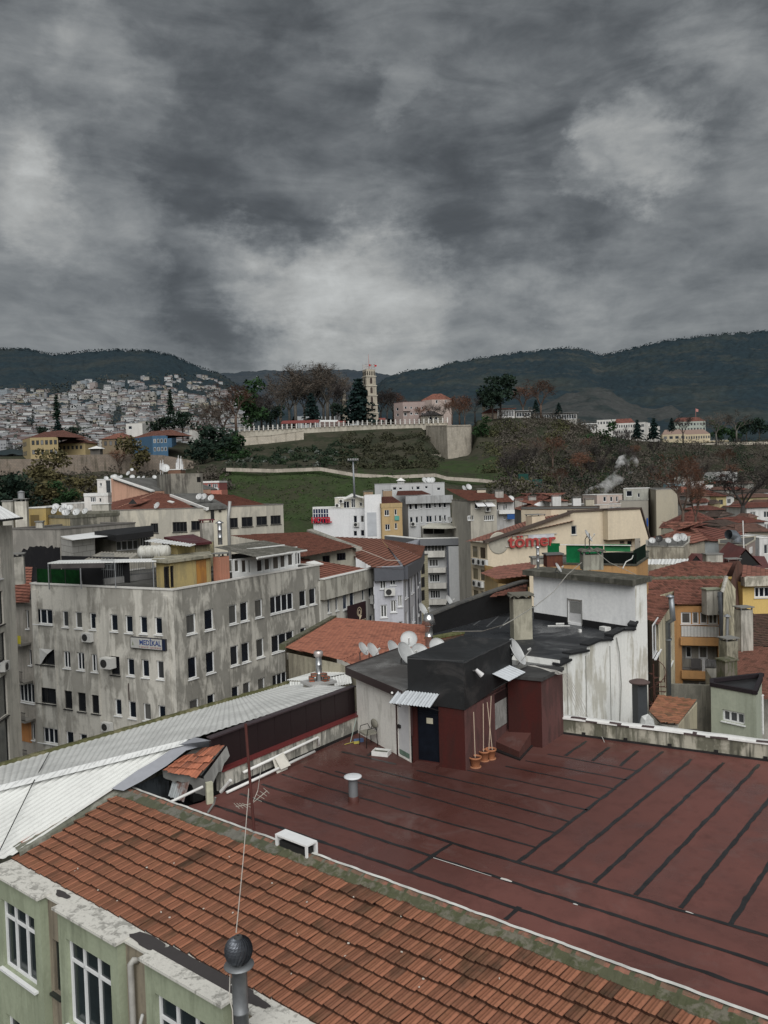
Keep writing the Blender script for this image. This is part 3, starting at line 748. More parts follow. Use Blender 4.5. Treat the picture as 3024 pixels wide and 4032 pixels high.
for k in range(n9):
 a = f0.lerp(f1, k/n9)-ldir*.02; b = f0.lerp(f1, (k+1)/n9)+ldir*.03
 m.obox(V((a.x, a.y, 18.6+.004*(k % 2)))-ln*.06, V((b.x-a.x, b.y-a.y, 0)), ln*.24, V((0, 0, .045)))
m.build('wall_cap', plain((.07, .05, .055), .4, .3), wh)
m = MB(); fz = [p1(768, 2907, .05), V((f0.x, f0.y, 18.55)), p1(868, 2950, .05), p1(780, 2947, .05), p1(735, 2960, .06), p1(658, 3020, .06), p1(560, 3080, .05), p1(488, 3118, .05), p1(440, 3110, .05), p1(540, 3040, .06), p1(610, 3000, .06), p1(700, 2940, .07)]
m.face([fz[0], fz[1], fz[2], fz[3], fz[4], fz[11]]); m.face([fz[11], fz[4], fz[5], fz[10]]); m.face([fz[10], fz[5], fz[6], fz[9]]); m.face([fz[9], fz[6], fz[7], fz[8]])
m.build('valley_flashing', plain((.30, .31, .34), .5, .1, .1), wh)
m = MB(); m.face([V((q.x, q.y, 0)) for q in (G0, G1, f1, f0, T2)])
for a, b in ((G0, G1),): m.face([V((a.x, a.y, 0)), V((b.x, b.y, 0)), b-Z3*.1, a-Z3*.1])
m.face([V((G1.x, G1.y, 0)), V((f1.x, f1.y, 0)), f1-Z3*.3, G1-Z3*.1])
m.build('wall', concrete, wh)
ca = thing('roof_cable', 'black cable stretched across the white corrugated roof', 'cable', p1(10, 3350))
m = MB(); m.tube([p2(195, 2975)+Z3*.1, p1(140, 3085, .14), p1(8, 3375, .25)], .014, 5); m.build('cable', plain((.015, .015, .015), .6), ca)
# light well between the roofs, with its mossy rim
lw = thing('light_well', 'dark open light well with a mossy concrete rim beside the tiled ridge', 'light well', atz(600, 3090, 16.4))
m = MB(); a, b = atz(500, 3092, 17.25), atz(690, 3012, 17.25); c = atz(868, 2990, 17.1); d_ = V((0, 0, -1.1))
m.obox(a, b-a, ln*.16, V((0, 0, -.12))); m.build('rim', mortar, lw)
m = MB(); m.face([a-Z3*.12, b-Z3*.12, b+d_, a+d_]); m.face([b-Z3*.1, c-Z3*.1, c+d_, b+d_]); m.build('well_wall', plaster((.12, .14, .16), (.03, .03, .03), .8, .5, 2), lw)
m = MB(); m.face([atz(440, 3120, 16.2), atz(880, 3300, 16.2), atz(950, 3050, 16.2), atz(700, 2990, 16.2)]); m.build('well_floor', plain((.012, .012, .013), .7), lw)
# makeshift tiled hood over the shaft
jh = thing('tiled_hood', 'makeshift hood of loose clay tiles on bent lead sheet over a broken shaft', 'roof hood', atz(780, 3120, 17))
E0, E1, E2, E3 = atz(652, 3027, 17.75), atz(752, 2955, 18.35), atz(882, 2938, 18.3), atz(790, 3055, 17.65)
hu = (E3-E0); hv = (E1-E0); hn = hu.cross(hv).normalized(); hn = hn if hn.z > 0 else -hn
def hq(u, v, d=0.0): return E0.lerp(E3, u).lerp(E1.lerp(E2, u), v)+hn*d
m = MB()
for i in range(4):
 for j in range(6):
  u0, v0 = j/6+rnd.uniform(-.02, .02), i/4+rnd.uniform(-.03, .03); w_, h_ = .17, .33; sk = rnd.uniform(-.04, .04); z0 = .09+rnd.uniform(0, .05)
  if (i, j) in ((3, 0), (3, 1)): continue
  K = 4; pu = None
  for k in range(K+1):
   q = k/K; bmp = .03*abs(math.cos(q*math.pi)); lo = hq(u0+q*w_, v0, z0+.05+bmp); hi = hq(u0+q*w_+sk, v0+h_, z0-.05+bmp)
   if pu:
    m.face([pu[0], lo, hi, pu[1]], [(j+(k-1)/K*.9+.05, i+.1), (j+k/K*.9+.05, i+.1), (j+k/K*.9+.05, i+.9), (j+(k-1)/K*.9+.05, i+.9)])
    m.face([pu[0]-hn*.04, lo-hn*.04, lo, pu[0]], [(j+.5, i+.98)]*4)
   pu = (lo, hi)
m.build('loose_tiles', tiles((.42, .15, .085), (.27, .1, .06), (.05, .03, .02), .5, 0, .2, .4), jh)
m = MB(); SK = [hq(-.02, -.02, -.04), hq(1.0, -.02, -.04), hq(1.0, .98, -.04), hq(.0, .98, -.04)]
for a_ in range(6):
 for b_ in range(6): m.face([hq(a_/6, b_/6, -.03), hq((a_+1)/6, b_/6, -.03), hq((a_+1)/6, (b_+1)/6, -.03), hq(a_/6, (b_+1)/6, -.03)])
prv = None
for k in range(13):
 u = -.05+1.2*k/12; top = hq(u, -.05, .03); dr = .22+.22*abs(noise.noise(V((k*.9, 1, 0))))+.25*(k > 8); bot = top-Z3*dr-ln*(.05+.12*noise.noise(V((k*1.7, 4, 0))))
 if prv: m.face([prv[1], bot, top, prv[0]])
 prv = (top, bot)
prv = None
for k in range(9):
 v = k/8; top = hq(1.1, v, .03); dr = .45-.2*v+.15*noise.noise(V((k*1.1, 9, 0))); bot = top-Z3*dr+TA*(.12+.1*noise.noise(V((k, 2, 0))))
 if prv: m.face([prv[1], bot, top, prv[0]])
 prv = (top, bot)
m.build('lead_sheet', plain((.20, .20, .19), .55, .2, .25, 4), jh)
m = MB(); c0 = atz(690, 3040, 17.6); m.cur = 0
for k in range(8):
 a0 = c0+TA*(.09*k)-Z3*(0.02*(k % 2)); m.face([a0, a0+TA*.09, a0+TA*.09-Z3*.62-TN*.28, a0-Z3*.62-TN*.28])
m.build('bent_metal', sheetmat((.42, .45, .46), .4, .8), jh)
m = MB(); fb = atz(805, 3165, 17.0)
for (x, y, w_, h_) in ((700, 3135, .5, .7), (775, 3150, .35, .9), (850, 3130, .4, .8)):
 b_ = atz(x, y, 16.3); m.cbox(b_+Z3*h_*.9, (w_, .25, h_*1.8), .6)
m.build('shaft_wall', plain((.05, .05, .048), .8, 0, .4), jh)
m = MB(); b_ = atz(826, 3163, 17.0); m.cbox(b_+Z3*.3, (.19, .12, .62), .5); m.build('foam_post', plain((.50, .50, .38), .9, 0, .3), jh)
m = MB(); m.tube([atz(672, 3158, 17.35), atz(798, 3098, 17.5)], .04, 8); m.build('stray_pipe', plain((.66, .66, .64), .4), jh); m = MB(); m.tube([atz(870, 3118, 17.5), atz(908, 3072, 17.9)], .05, 8); m.build('stray_pipe', plain((.66, .66, .64), .4), jh)
m = MB(); m.tube([atz(848, 3140, 17.3), atz(842, 3165, 17.1), atz(818, 3200, 17.02)], .03, 6); m.build('hose', plain((.2, .2, .19), .6), jh)
# white box like air conditioner lying behind the ridge
t = thing('cooling_unit', 'white open sided cooling unit lying on the red roof behind the tiled ridge', 'air conditioner', zf(1160, 3300))
a, b = atz(1083, 3290, 17.62), atz(1208, 3338, 17.62); c = atz(1110, 3273, 17.62); eu = b-a; ev = (c-a); ev = V((-eu.y, eu.x, 0)).normalized()*.34
wm = plain((.74, .75, .75), .5, 0, .08)
m = MB(); m.obox(a, eu, ev, V((0, 0, .04))); m.obox(a-Z3*.6, eu*.06, ev, V((0, 0, .6))); m.obox(a-Z3*.6+eu*.94, eu*.06, ev*.12, V((0, 0, .6))); m.obox(a-Z3*.6+eu*.94+ev*.88, eu*.06, ev*.12, V((0, 0, .6))); m.obox(a-Z3*.6+ev, eu, ev*.05, V((0, 0, .6)))
m.build('casing', wm, t)
m = MB(); m.obox(a-Z3*.6+eu*.1+ev*.1, eu*.8, ev*.8, V((0, 0, .5))); m.build('coil', plain((.02, .02, .02), .6), t)
# roof vent pipe with mushroom cap
t = thing('roof_vent', 'short grey vent pipe with a round white cap on the red roof', 'roof vent', zf(1392, 3155))
b_ = zf(1392, 3155)
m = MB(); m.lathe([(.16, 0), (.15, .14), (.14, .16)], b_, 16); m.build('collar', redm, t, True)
m = MB(); m.lathe([(.135, .12), (.13, .62)], b_, 16); m.build('pipe', plain((.2, .21, .22), .5, .3), t, True)
m = MB(); m.lathe([(.03, .60), (.25, .69), (.255, .72), (.2, .735), (.01, .75)], b_, 20); m.build('cap', plain((.62, .64, .66), .45, 0, .08), t, True)
# tray of stale water
t = thing('plastic_tray', 'small white tray of stale water on the red roof near the chair', 'tray', zf(1502, 2975))
b_ = zf(1502, 2972); m = MB(); rz = -.35
for (dx, dy, sx, sy) in ((0, .17, .56, .03), (0, -.17, .56, .03), (.265, 0, .03, .31), (-.265, 0, .03, .31)):
 m.cbox(b_+V((dx*math.cos(rz)-dy*math.sin(rz), dx*math.sin(rz)+dy*math.cos(rz), .08)), (sx, sy, .15), rz)
m.build('tray', plain((.7, .7, .68), .5), t); m = MB(); m.cbox(b_+V((0, 0, .05)), (.5, .31, .09), rz); m.build('water', plain((.05, .055, .03), .1), t)
# ================================================================ STAIR HOUSE on the red roof
st = thing('stair_house', 'rooftop stair house of wine red and black render with a white plastered wing', 'rooftop building', zf(1750, 2980))
blk = plain((.012, .013, .014), .7, 0, .4, 3); red2 = plaster((.12, .055, .052), (.05, .032, .03), .7, .2, 1.4, .5, .8); redd = plaster((.055, .010, .008), (.03, .012, .01), .6, .1, 1.3, .5, .8)
ZB = 20.35
def XY(p): return V((p.x, p.y, 0))
c0, c1, c2 = XY(atz(1608, 2593, ZB)), XY(zf(1837, 3027)), XY(atz(2006, 2525, ZB))
c1 = V((2.30, 24.38, 0)); c0 = V((.70, 25.18, 0)); c2 = V((4.22, 27.3, 0)); c3 = c0+c2-c1
dw = Wall(c0, c1, 19.05, ZF); rw_ = Wall(c1, c2, 19.05, ZF)
# the dark door opening
u0, zt = dw.pix(1640, 2750); u1, zb = dw.pix(1731, 2990); u0 = max(u0, .07)
dw.hole(u0, 17.12, u1, 19.0); m = MB(); dw.mesh(m, .12); m.build('door_wall', redd, st)
m = MB(); rw_.mesh(m); m.build('side_wall', red2, st)
m = MB(); m.obox(dw.p(u0, 17.12, -.1), dw.u*(u1-u0), dw.n*.04, V((0, 0, 1.88))); 
for k in range(6): m.obox(dw.p(u0+.05, 18.62+k*.055, -.06), dw.u*(u1-u0-.1), dw.n*.02, V((0, 0, .03)))
dd = m.build('door', plain((.008, .012, .02), .35, .2, .5, 4), st)
m = MB(); m.face([dw.p(u0+.3, 18.32, -.054), dw.p(u0+.52, 18.32, -.054), dw.p(u0+.52, 18.5, -.054), dw.p(u0+.3, 18.5, -.054)]); m.build('notice', plain((.55, .52, .4), .7), dd)
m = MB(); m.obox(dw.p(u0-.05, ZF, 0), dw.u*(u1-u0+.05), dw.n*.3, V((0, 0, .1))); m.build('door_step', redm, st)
# black lined upper block, slightly proud
g = .035; 
def off_(p, a, b): return p+dw.n*a-rw_.u*0+rw_.n*b
bx = [off_(c0, g, -g-.06), off_(c1, g, g), off_(c2, -g, g), off_(c3, -g, -g)]
m = MB(); zl = [18.98, 18.90, 19.1, 19.1]; m.prism([(q.x, q.y) for q in bx], zl, [20.42, 20.36, 20.42, 20.46]); 
m.prism([(q.x, q.y) for q in (c0, c1, c2, c3)], 18.9, 18.96)
m.build('black_upper_block', membrane((.013, .014, .015), (.02, .021, .022), .6), st)
m = MB()
for a, b in ((bx[1], bx[2]), (bx[0], bx[1])):
 d = (b-a).normalized(); nn = V((d.y, -d.x, 0))
 for k in range(30):
  p = a.lerp(b, k/30); q = a.lerp(b, (k+1)/30); za = 20.375+.002*k; e = .03+.03*noise.noise(p*3)
  m.face([p+Z3*(za-e)+nn*.003, q+Z3*(za-e)+nn*.003, q+Z3*(za+.012)+nn*.003, p+Z3*(za+.012)+nn*.003])
m.build('worn_edge', plain((.06, .062, .065), .7), st)
# bricked window in side wall (pale blocked panel)
m = MB(); ua, za = rw_.pix(1948, 2770); ub, zb_ = rw_.pix(1994, 2845)
m.obox(rw_.p(ua, zb_, .004), rw_.u*(ub-ua), rw_.n*.02, V((0, 0, za-zb_))); m.build('blocked_window', plaster((.28, .28, .27), (.12, .12, .11), .6, .1, 5), st)
m = MB(); m.obox(rw_.p(ua-.02, za, .003), rw_.u*(ub-ua+.04), rw_.n*.012, V((0, 0, .3))); m.build('lintel', plain((.02, .008, .008), .7), st)
# rear red block
d0 = XY(zf(2003, 2900)); 
def_r = [V((4.0, 27.05, 0)), XY(zf(2136, 2945)), XY(zf(2220, 2889))]
d1, d2 = def_r[1], def_r[2]; d0 = d1-dw.u*1.15+0*rw_.u
fw1 = Wall(d0, d1, 19.25, ZF); fw2 = Wall(d1, d2, 19.25, ZF)
m = MB(); fw1.mesh(m); m.build('rear_wall', redd, st); m = MB(); fw2.mesh(m); m.build('side_wall', red2, st)
m = MB(); d3 = d0+(d2-d1)
m.prism([(q.x, q.y) for q in (d0+fw1.n*.06, d1+fw1.n*.06+fw2.n*.06, d2+fw2.n*.06, d3)], 19.25, 19.36); m.build('rear_roof_slab', plaster((.06, .06, .06), (.02, .02, .02), .6, 0, 1), st)
# red box by the foot of the wall
rb = zf(1990, 2965); m = MB(); e0 = XY(zf(1948, 2950)); e1 = XY(zf(2045, 2990)); e2 = XY(zf(2100, 2930)); e3 = e0+e2-e1
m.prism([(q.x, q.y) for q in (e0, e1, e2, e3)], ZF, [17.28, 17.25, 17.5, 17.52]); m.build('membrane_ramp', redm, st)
m = MB()
m.prism([(q.x, q.y) for q in (e0+(e0-e3)*.12, e1+(e1-e3)*.06, e2+(e2-e0)*.06, e3)], ZF+.004, ZF+.05); m.build('tar_joint', tar, st)
# white wing with low slab roof
wa, wb = XY(zf(1408, 2885)), XY(zf(1640, 2965)); wb = c0-dw.u*.05-rw_.u*0
wing = Wall(wa, wb, 19.15, ZF)
ua, _ = wing.pix(1566, 2850); ub, _ = wing.pix(1628, 2850)
wing.hole(ua, 17.05, min(ub, wing.L-.1), 18.85); m = MB(); wing.mesh(m, .06)
wl = Wall(wa+rw_.u*4, wa, 19.15, ZF); wl.mesh(m); m.build('white_wall', plaster((.78, .77, .73), (.42, .41, .37), .6, .2, 1.6, .53), st)
m = MB(); ub = min(ub, wing.L-.1); m.obox(wing.p(ua+.03, 17.07, -.05), wing.u*(ub-ua-.06), wing.n*.03, V((0, 0, 1.76))); wd_ = m.build('white_door', plain((.64, .65, .66), .5, 0, .06), st)
m = MB(); m.obox(wing.p(ua+.04, 17.08, -.018), wing.u*(ub-ua-.08), wing.n*.004, V((0, 0, .16))); m.build('green_stain', plain((.16, .24, .19), .7, 0, .3), wd_)
m = MB(); m.obox(wing.p(ua+.02, 17.95, -.02), wing.u*.16, wing.n*.06, V((0, 0, .1))); m.build('padlock', plain((.02, .02, .02), .5), wd_)
m = MB(); q0_, q1_ = wa-wing.u*.25+wing.n*.28, wb+wing.n*.28+wing.u*.02; q3_ = q0_+rw_.u*4.0; q2_ = q1_+rw_.u*3.4
m.prism([(q.x, q.y) for q in (q0_, q1_, q2_, q3_)], 19.12, 19.36, True); m.build('slab_roof', membrane((.06, .057, .055), (.10, .095, .09), 1.0), st)
m = MB(); d = (q1_-q0_).normalized(); m.obox(q0_-wing.n*(-.012)+Z3*19.1, d*(q1_-q0_).length, -wing.n*.012, V((0, 0, .27))); d = (q3_-q0_).normalized(); m.obox(q0_+Z3*19.1, d*4, V((-d.y, d.x, 0))*.02, V((0, 0, .3))); m.build('fascia', plain((.05, .035, .035), .6), st)
m = MB(); m.obox(wing.p(ua-.08, 17.0, .002), wing.u*.07, wing.n*.02, V((0, 0, 2.1))); m.obox(dw.p(-.02, 17.9, .03), dw.u*.07, dw.n*.03, V((0, 0, 1.1))); m.build('post', plain((.06, .03, .03), .6), st)
m = MB(); m.tube([wing.p(wing.L-.55, 19.2, .34), wing.p(wing.L-.25, 19.28, .5)], .035, 8); m.build('outlet_pipe', plain((.7, .7, .68), .5), st)
# corrugated canopies
galv = sheetmat((.50, .53, .56), .3)
def canopy(lbl, w_, u0, u1, z0, z1, dp):
 t = thing('canopy', lbl, 'canopy', w_.p((u0+u1)/2, z1, 0), 'corrugated canopies over the stair house openings')
 sheet(w_.p(u0, z0, .02), w_.p(u1, z0, .02), w_.p(u1+.0, z1, dp), w_.p(u0, z1, dp), .1, .014, 2, 'sheet', galv, t)
 m = MB(); m.tube([w_.p(u0+.05, z0-.55, .02), w_.p(u0+.1, z1-.03, dp*.9)], .015, 5); m.build('bracket', plain((.03, .03, .03), .6), t); m = MB(); m.tube([w_.p(u1-.05, z0-.55, .02), w_.p(u1-.1, z1-.03, dp*.9)], .015, 5); m.build('bracket', plain((.03, .03, .03), .6), t)
canopy('corrugated metal canopy over the black and white doors', dw, -.42, 1.0, 19.33, 19.1, .78)
ua, _ = rw_.pix(1921, 2660)
canopy('corrugated metal canopy over the blocked window on the right side', rw_, 1.95, 3.3, 19.6, 19.42, .62)
t = thing('wall_lamp', 'white floodlight fixed on the black upper block', 'lamp', rw_.p(.6, 19.9, .1)); q = rw_.p(.55, 20.0, .05)
m = MB(); m.tube([q, q+rw_.n*.12+Z3*.02], .03, 6); m.build('arm', plain((.1, .1, .1), .5), t); m = MB(); m.tube([q+rw_.n*.1+Z3*.05, q+rw_.n*.26-Z3*.14+rw_.u*.1], .055, 10, .09); m.build('lamp_head', plain((.6, .6, .6), .4), t)
# terracotta pots with canes
for i, (x, y, r, lb, hs) in enumerate(((1872, 3020, .19, 'front terracotta pot with a single tall cane', ((0, 1.45),)), (1907, 2995, .17, 'middle terracotta pot with one cane, half behind the front pot', ((-.02, 1.55),)), (1933, 2988, .17, 'rear terracotta pot holding two crossed canes', ((-.06, 1.75), (.05, 1.55))))):
 b_ = zf(x, y); t = thing('plant_pot', lb, 'plant pot', b_, 'terracotta pots by the stair house')
 m = MB(); m.lathe([(r*.95, 0), (r*1.0, .03), (.7*r, .03)], b_, 20); m.build('saucer', plain((.33, .15, .08), .8), t, True)
 m = MB(); m.lathe([(r*.66, .02), (r*.93, .27), (r*1.06, .275), (r*1.08, .33), (r*.97, .335), (r*.93, .28)], b_, 24); m.build('pot', plain((.36, .15, .075), .75, 0, .2), t, True)
 m = MB(); m.lathe([(r*.92, .285), (.01, .3)], b_, 16); m.build('soil', plain((.05, .02, .015), .9), t)
 for dx, h in hs:
  m = MB(); q = b_+Z3*.28+V((dx, 0, 0)); m.tube([q, q+V((-dx*2.2-.015, .02, h))], .013, 5); m.build('cane', plain((.52, .42, .32), .7), t)
# office chair
cb = zf(1450, 2935)
t = thing('office_chair', 'worn grey armchair with a black tube frame against the white wall', 'chair', cb)
fx = wing.u; fy = -wing.n
def cq(x, y, z): return cb+fx*x+fy*y+Z3*z
fab = plain((.25, .24, .2), .9); tb_ = plain((.015, .015, .015), .4, .3)
m = MB(); m.obox(cq(-.23, -.22, .42), fx*.46, fy*.44, V((0, 0, .07))); m.build('seat', fab, t)
m = MB(); m.lathe([(.005, .03), (.19, .03), (.21, .0), (.19, -.03), (.005, -.03)], cq(0, .25, .72), 16, Matrix((fx, Z3*.75, fy*1.0)).transposed()); m.build('backrest', fab, t, True)
for s in (-1, 1):
 m = MB(); m.tube([cq(.25*s, -.2, 0), cq(.26*s, -.18, .42), cq(.27*s, -.14, .64), cq(.27*s, .14, .66), cq(.24*s, .22, .5)], .014, 6); m.build('armrest', tb_, t)
 m = MB(); m.tube([cq(.23*s, .24, 0), cq(.22*s, .22, .44), cq(.12*s, .27, .68)], .014, 6); m.build('leg', tb_, t)
# broom and dustpan
t = thing('broom', 'long handled broom leaning by the white wall with its blue and yellow brush', 'broom', zf(1380, 2930))
m = MB(); m.tube([zf(1380, 2925)+Z3*.03, atz(1402, 2830, 17.9)], .014, 6); m.build('handle', plain((.45, .55, .5), .5), t)
m = MB(); m.cbox(zf(1412, 2922)+Z3*.06, (.34, .08, .12), .3); m.build('brush', plain((.08, .13, .25), .6), t); m = MB(); m.cbox(zf(1404, 2928)+Z3*.04, (.2, .1, .06), .3); m.tube([zf(1356, 2935)+Z3*.03, zf(1395, 2925)+Z3*.04], .012, 5); m.build('dustpan', plain((.42, .36, .08), .6), t)
# ================================================================ MIDDLE GROUND: LEFT AND CENTRE
def xy(x, Y, y=2100): p = at(x, y, Y); return V((p.x, p.y, 0))
class Bld:
 """building standing where its visible top corners (photo column, distance) put it"""
 def __init__(s, name, label, cor, yk=None, zt=None, zb=0.0, mat=None, roofm=None, cat='building', back=8.0, cop=None, copw=.22, coph=.12, group=None, pts=None, noroof=False):
  if pts is None:
   if zt is None: zt = at(cor[0][0], yk, cor[0][1]).z
   if len(cor[0]) == 2 and yk is not None: pts = [xy(x, Y, yk) for x, Y in cor]
   else: pts = [atz(x, y, zt) for x, y in cor]
  pts = [V((p.x, p.y, 0)) for p in pts]; s.zt = zt; s.zb = zb
  if len(pts) == 3 and back is None: bk = [pts[0]+pts[2]-pts[1]]
  elif len(pts) == 2:
   d = (pts[1]-pts[0]).normalized(); n = V((-d.y, d.x, 0)); bk = [pts[1]+n*back, pts[0]+n*back]
  else: bk = [pts[-1]*(1+back/pts[-1].y), pts[0]*(1+back/pts[0].y)]
  s.poly = pts+bk; s.W = []; s.nv = len(pts)-1; s.mat = mat; s.roofm = roofm or mat; s.cop = cop; s.cw = copw; s.ch = coph; s.noroof = noroof
  s.t = thing(name, label, cat, sum((p for p in s.poly), V((0, 0, 0)))/len(s.poly)+Z3*zb, group)
  for i in range(len(s.poly)): s.W.append(Wall(s.poly[i], s.poly[(i+1) % len(s.poly)], zt, zb))
 def win(s, i, lst, z=(0, 0, 1), dy=0, **k):
  for q in lst:
   x0, y0, x1, y1 = [z[j % 2]+q[j]/z[2] for j in range(4)]; kk = dict(k)
   winpx(s.W[i], (x0, y0+dy/z[2], x1, y1-dy/z[2]), s.t, q[4] if len(q) > 4 else 1, q[5] if len(q) > 5 else None, **kk)
  return s
 def grid(s, i, us, zs, w, h, cols=1, rows=None, **k):
  for zz in zs:
   for u in us: window(s.W[i], u, zz, u+w, zz+h, s.t, cols, rows, **k)
  return s
 def done(s, mats=None):
  for i, w_ in enumerate(s.W):
   m = MB(); w_.mesh(m, .16); m.build('wall', (mats or {}).get(i, s.mat), s.t)
  if not s.noroof:
   m = MB(); m.face([V((p.x, p.y, s.zt-.03)) for p in s.poly]); m.build('roof', s.roofm, s.t)
  if s.cop:
   m = MB()
   for i, w_ in enumerate(s.W):
    m.obox(w_.p(-.04, s.zt+.001*i, .06), w_.u*(w_.L+.08), -w_.n*s.cw, V((0, 0, s.ch)))
   m.build('coping', s.cop, s.t)
  return s
def boxpart(name, par, w_, u0, z0, u1, z1, d0, d1, mat):
 m = MB(); m.obox(w_.p(u0, z0, d0), w_.u*(u1-u0), w_.n*(d1-d0), V((0, 0, z1-z0))); return m.build(name, mat, par)
def pxbox(name, par, w_, px, d0, d1, mat):
 u0, z1 = w_.pix(px[0], px[1]); u1, z0 = w_.pix(px[2], px[3]); return boxpart(name, par, w_, u0, z0, u1, z1, d0, d1, mat)
def railing(par, w_, u0, u1, z0, h, d, mat, step=.14, name='railing'):
 m = MB(); m.obox(w_.p(u0, z0+h, d), w_.u*(u1-u0), w_.n*.04, V((0, 0, .04))); m.obox(w_.p(u0, z0, d), w_.u*(u1-u0), w_.n*.04, V((0, 0, .04)))
 k = u0
 while k < u1: m.obox(w_.p(k, z0, d+.01), w_.u*.022, w_.n*.02, V((0, 0, h))); k += step
 return m.build(name, mat, par)
def balcony(par, w_, u0, u1, z, h, d, mat, dark=True):
 m = MB(); m.obox(w_.p(u0, z-.12, 0.003), w_.u*(u1-u0), w_.n*d, V((0, 0, .12))); m.obox(w_.p(u0, z, d-.1), w_.u*(u1-u0), w_.n*.1, V((0, 0, h)))
 for u in (u0, u1-.1): m.obox(w_.p(u, z, .003), w_.u*.1, w_.n*(d-.1), V((0, 0, h)))
 return m.build('balcony', mat, par)
T_MID = tiles((.28, .115, .08), (.20, .08, .058), (.06, .035, .025), .4, 0, .65, .4)
T_DRK = tiles((.21, .08, .06), (.14, .055, .042), (.045, .03, .022), .5, 0, .65, .5)
T_RGT = tiles((.34, .145, .105), (.20, .085, .065), (.055, .035, .022), .6, .12, .6, .8)
felt_g = plaster((.12, .12, .115), (.05, .05, .045), .7, .1, 1.2, .5)
stainw = plain((.7, .7, .68), .6, 0, .2)
def p_old(a=.8, s=.6): return plaster((.42, .405, .365), (.16, .155, .135), a, s, .8, .5)
# ---- far left block
lb = Bld('apartment_building', 'cream apartment block cut off by the left edge with black framed windows', None, pts=[xy(-420, 36, 2060), xy(48, 50, 2065)], zt=at(47, 2068, 50).z, mat=plaster((.55, .53, .48), (.27, .26, .23), .7, .35, .9, .52), back=8)
bf = plain((.015, .015, .015), .5)
for q in ((-60, 2162, 8, 2276, plain(WHITE, .5)), (-70, 2352, 16, 2455, bf), (-70, 2528, 24, 2600, bf), (-70, 2712, 32, 2815, bf), (-80, 2893, 41, 2995, bf)):
 winpx(lb.W[0], q[:4], lb.t, 2, fm=q[4], gm=glass((.02, .022, .022), (.22, .23, .22), .7))
u, z = lb.W[0].pix(-2, 2646); lb.done()
ac_unit(lb.W[0], u-.1, z, 'white air conditioner unit on the cream block at the left edge')
m = MB(); e = at(85, 2036, 49.5); 
sheet(at(-200, 2068, 41), e, at(2, 1992, 55), at(-200, 1950, 50), .3, .02, 2, 'roof_sheet', sheetmat((.74, .75, .75), .1), lb.t)
m.tube([at(-200, 2074, 41), at(88, 2040, 49.5)], .07, 6); m.build('eave_gutter', bf, lb.t)
# ---- narrow house with balconies between them
G = Bld('narrow_house', 'narrow house with stacked balconies squeezed between two grey blocks', None, pts=[xy(40, 63, 2370), xy(133, 61.5, 2370)], zt=at(60, 2373, 63).z, mat=plaster((.33, .31, .28), (.16, .15, .13), .6, .4), back=5, noroof=True)
w0 = G.W[0]
G.win(0, [(238, 120, 275, 300), (265, 490, 300, 640), (175, 790, 325, 1000, 4), (295, 1180, 330, 1340)], (0, 2350, 2.37))
G.done()
T = G.t
pxbox('orange_wall', T, w0, (74, 2832, 126, 2925), .0, .04, plaster((.42, .19, .07), (.2, .1, .05), .4, .3))
for i, (y0, y1, xa, xb, c) in enumerate(((2488, 2528, 54, 123, (.42, .37, .03)), (2628, 2678, 62, 130, None), (2785, 2828, 70, 140, None), (2928, 2975, 76, 146, None))):
 ua, zt_ = w0.pix(xa, y0); ub, zb_ = w0.pix(xb, y1); boxpart('balcony_slab', T, w0, ua, zb_-.18, ub, zb_-.02, 0.003, .9, plain((.2, .19, .17), .9))
 if c: sheet(w0.p(ua, zb_, .9), w0.p(ub, zb_, .9), w0.p(ub, zt_, .9), w0.p(ua, zt_, .9), .12, .012, 1, 'balcony_panel', sheetmat(c, .3), T)
 else: railing(T, w0, ua, ub, zb_, zt_-zb_, .86, plain((.03, .028, .026), .6, .3))
m = MB(); e0, e1 = at(30, 2374, 62), at(121, 2380, 61); tile_plane(m, [e0, e1, at(131, 2236, 66.5), at(92, 2232, 67), at(40, 2300, 65.5)], .36, .06); m.build('tiled_roof', T_MID, T)
chimney(xy(68, 60, 2300), at(68, 2300, 60).z, at(68, 2192, 60).z, 1.1, .8, .3, p_old(), 'squat grey chimney with a slab lid above the narrow house')
# ---- the large stained block
Zb = 18.95
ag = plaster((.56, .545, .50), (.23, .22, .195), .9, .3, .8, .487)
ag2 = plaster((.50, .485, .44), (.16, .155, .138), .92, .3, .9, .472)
G1b = Bld('office_block', 'large weathered grey corner block with rows of white framed windows and a long parapet', [(120, 2300), (680, 2325), (1258, 2226)], zt=Zb, mat=ag, roofm=felt_g, back=None, cop=plain((.62, .61, .58), .7))
T = G1b.t; z1 = (0, 2350, 2.37); z2 = (600, 2350, 2.37); z2u = (600, 1850, 2.37)
G1b.win(0, [(311, 107, 492, 262, 3), (578, 130, 640, 285), (696, 138, 768, 298), (832, 148, 902, 308), (1026, 160, 1100, 326), (1164, 172, 1240, 340), (1300, 178, 1376, 348), (1440, 188, 1523, 356),
 (588, 503, 660, 670, 2), (715, 515, 790, 688, 2), (850, 533, 922, 705, 2), (1182, 572, 1256, 742), (1319, 582, 1394, 757), (1459, 594, 1538, 774), (1068, 950, 1137, 1113), (1196, 970, 1272, 1140), (1334, 990, 1410, 1160), (1473, 1010, 1550, 1178), (612, 1250, 690, 1420), (740, 1274, 817, 1440), (868, 1297, 945, 1460), (358, 1207, 543, 1382, 4)], z1)
dk = glass((.008, .009, .011), (.1, .1, .1), 0)
G1b.win(0, [(597, 872, 677, 1052), (722, 890, 805, 1077), (852, 912, 940, 1097), (1030, 552, 1120, 734)], z1, fm=plain((.03, .03, .03), .6), gm=dk)
G1b.win(0, [(340, 838, 526, 1008, 2), (335, 478, 512, 642, 2)], z1, fm=plain((.02, .02, .02), .6), gm=dk)
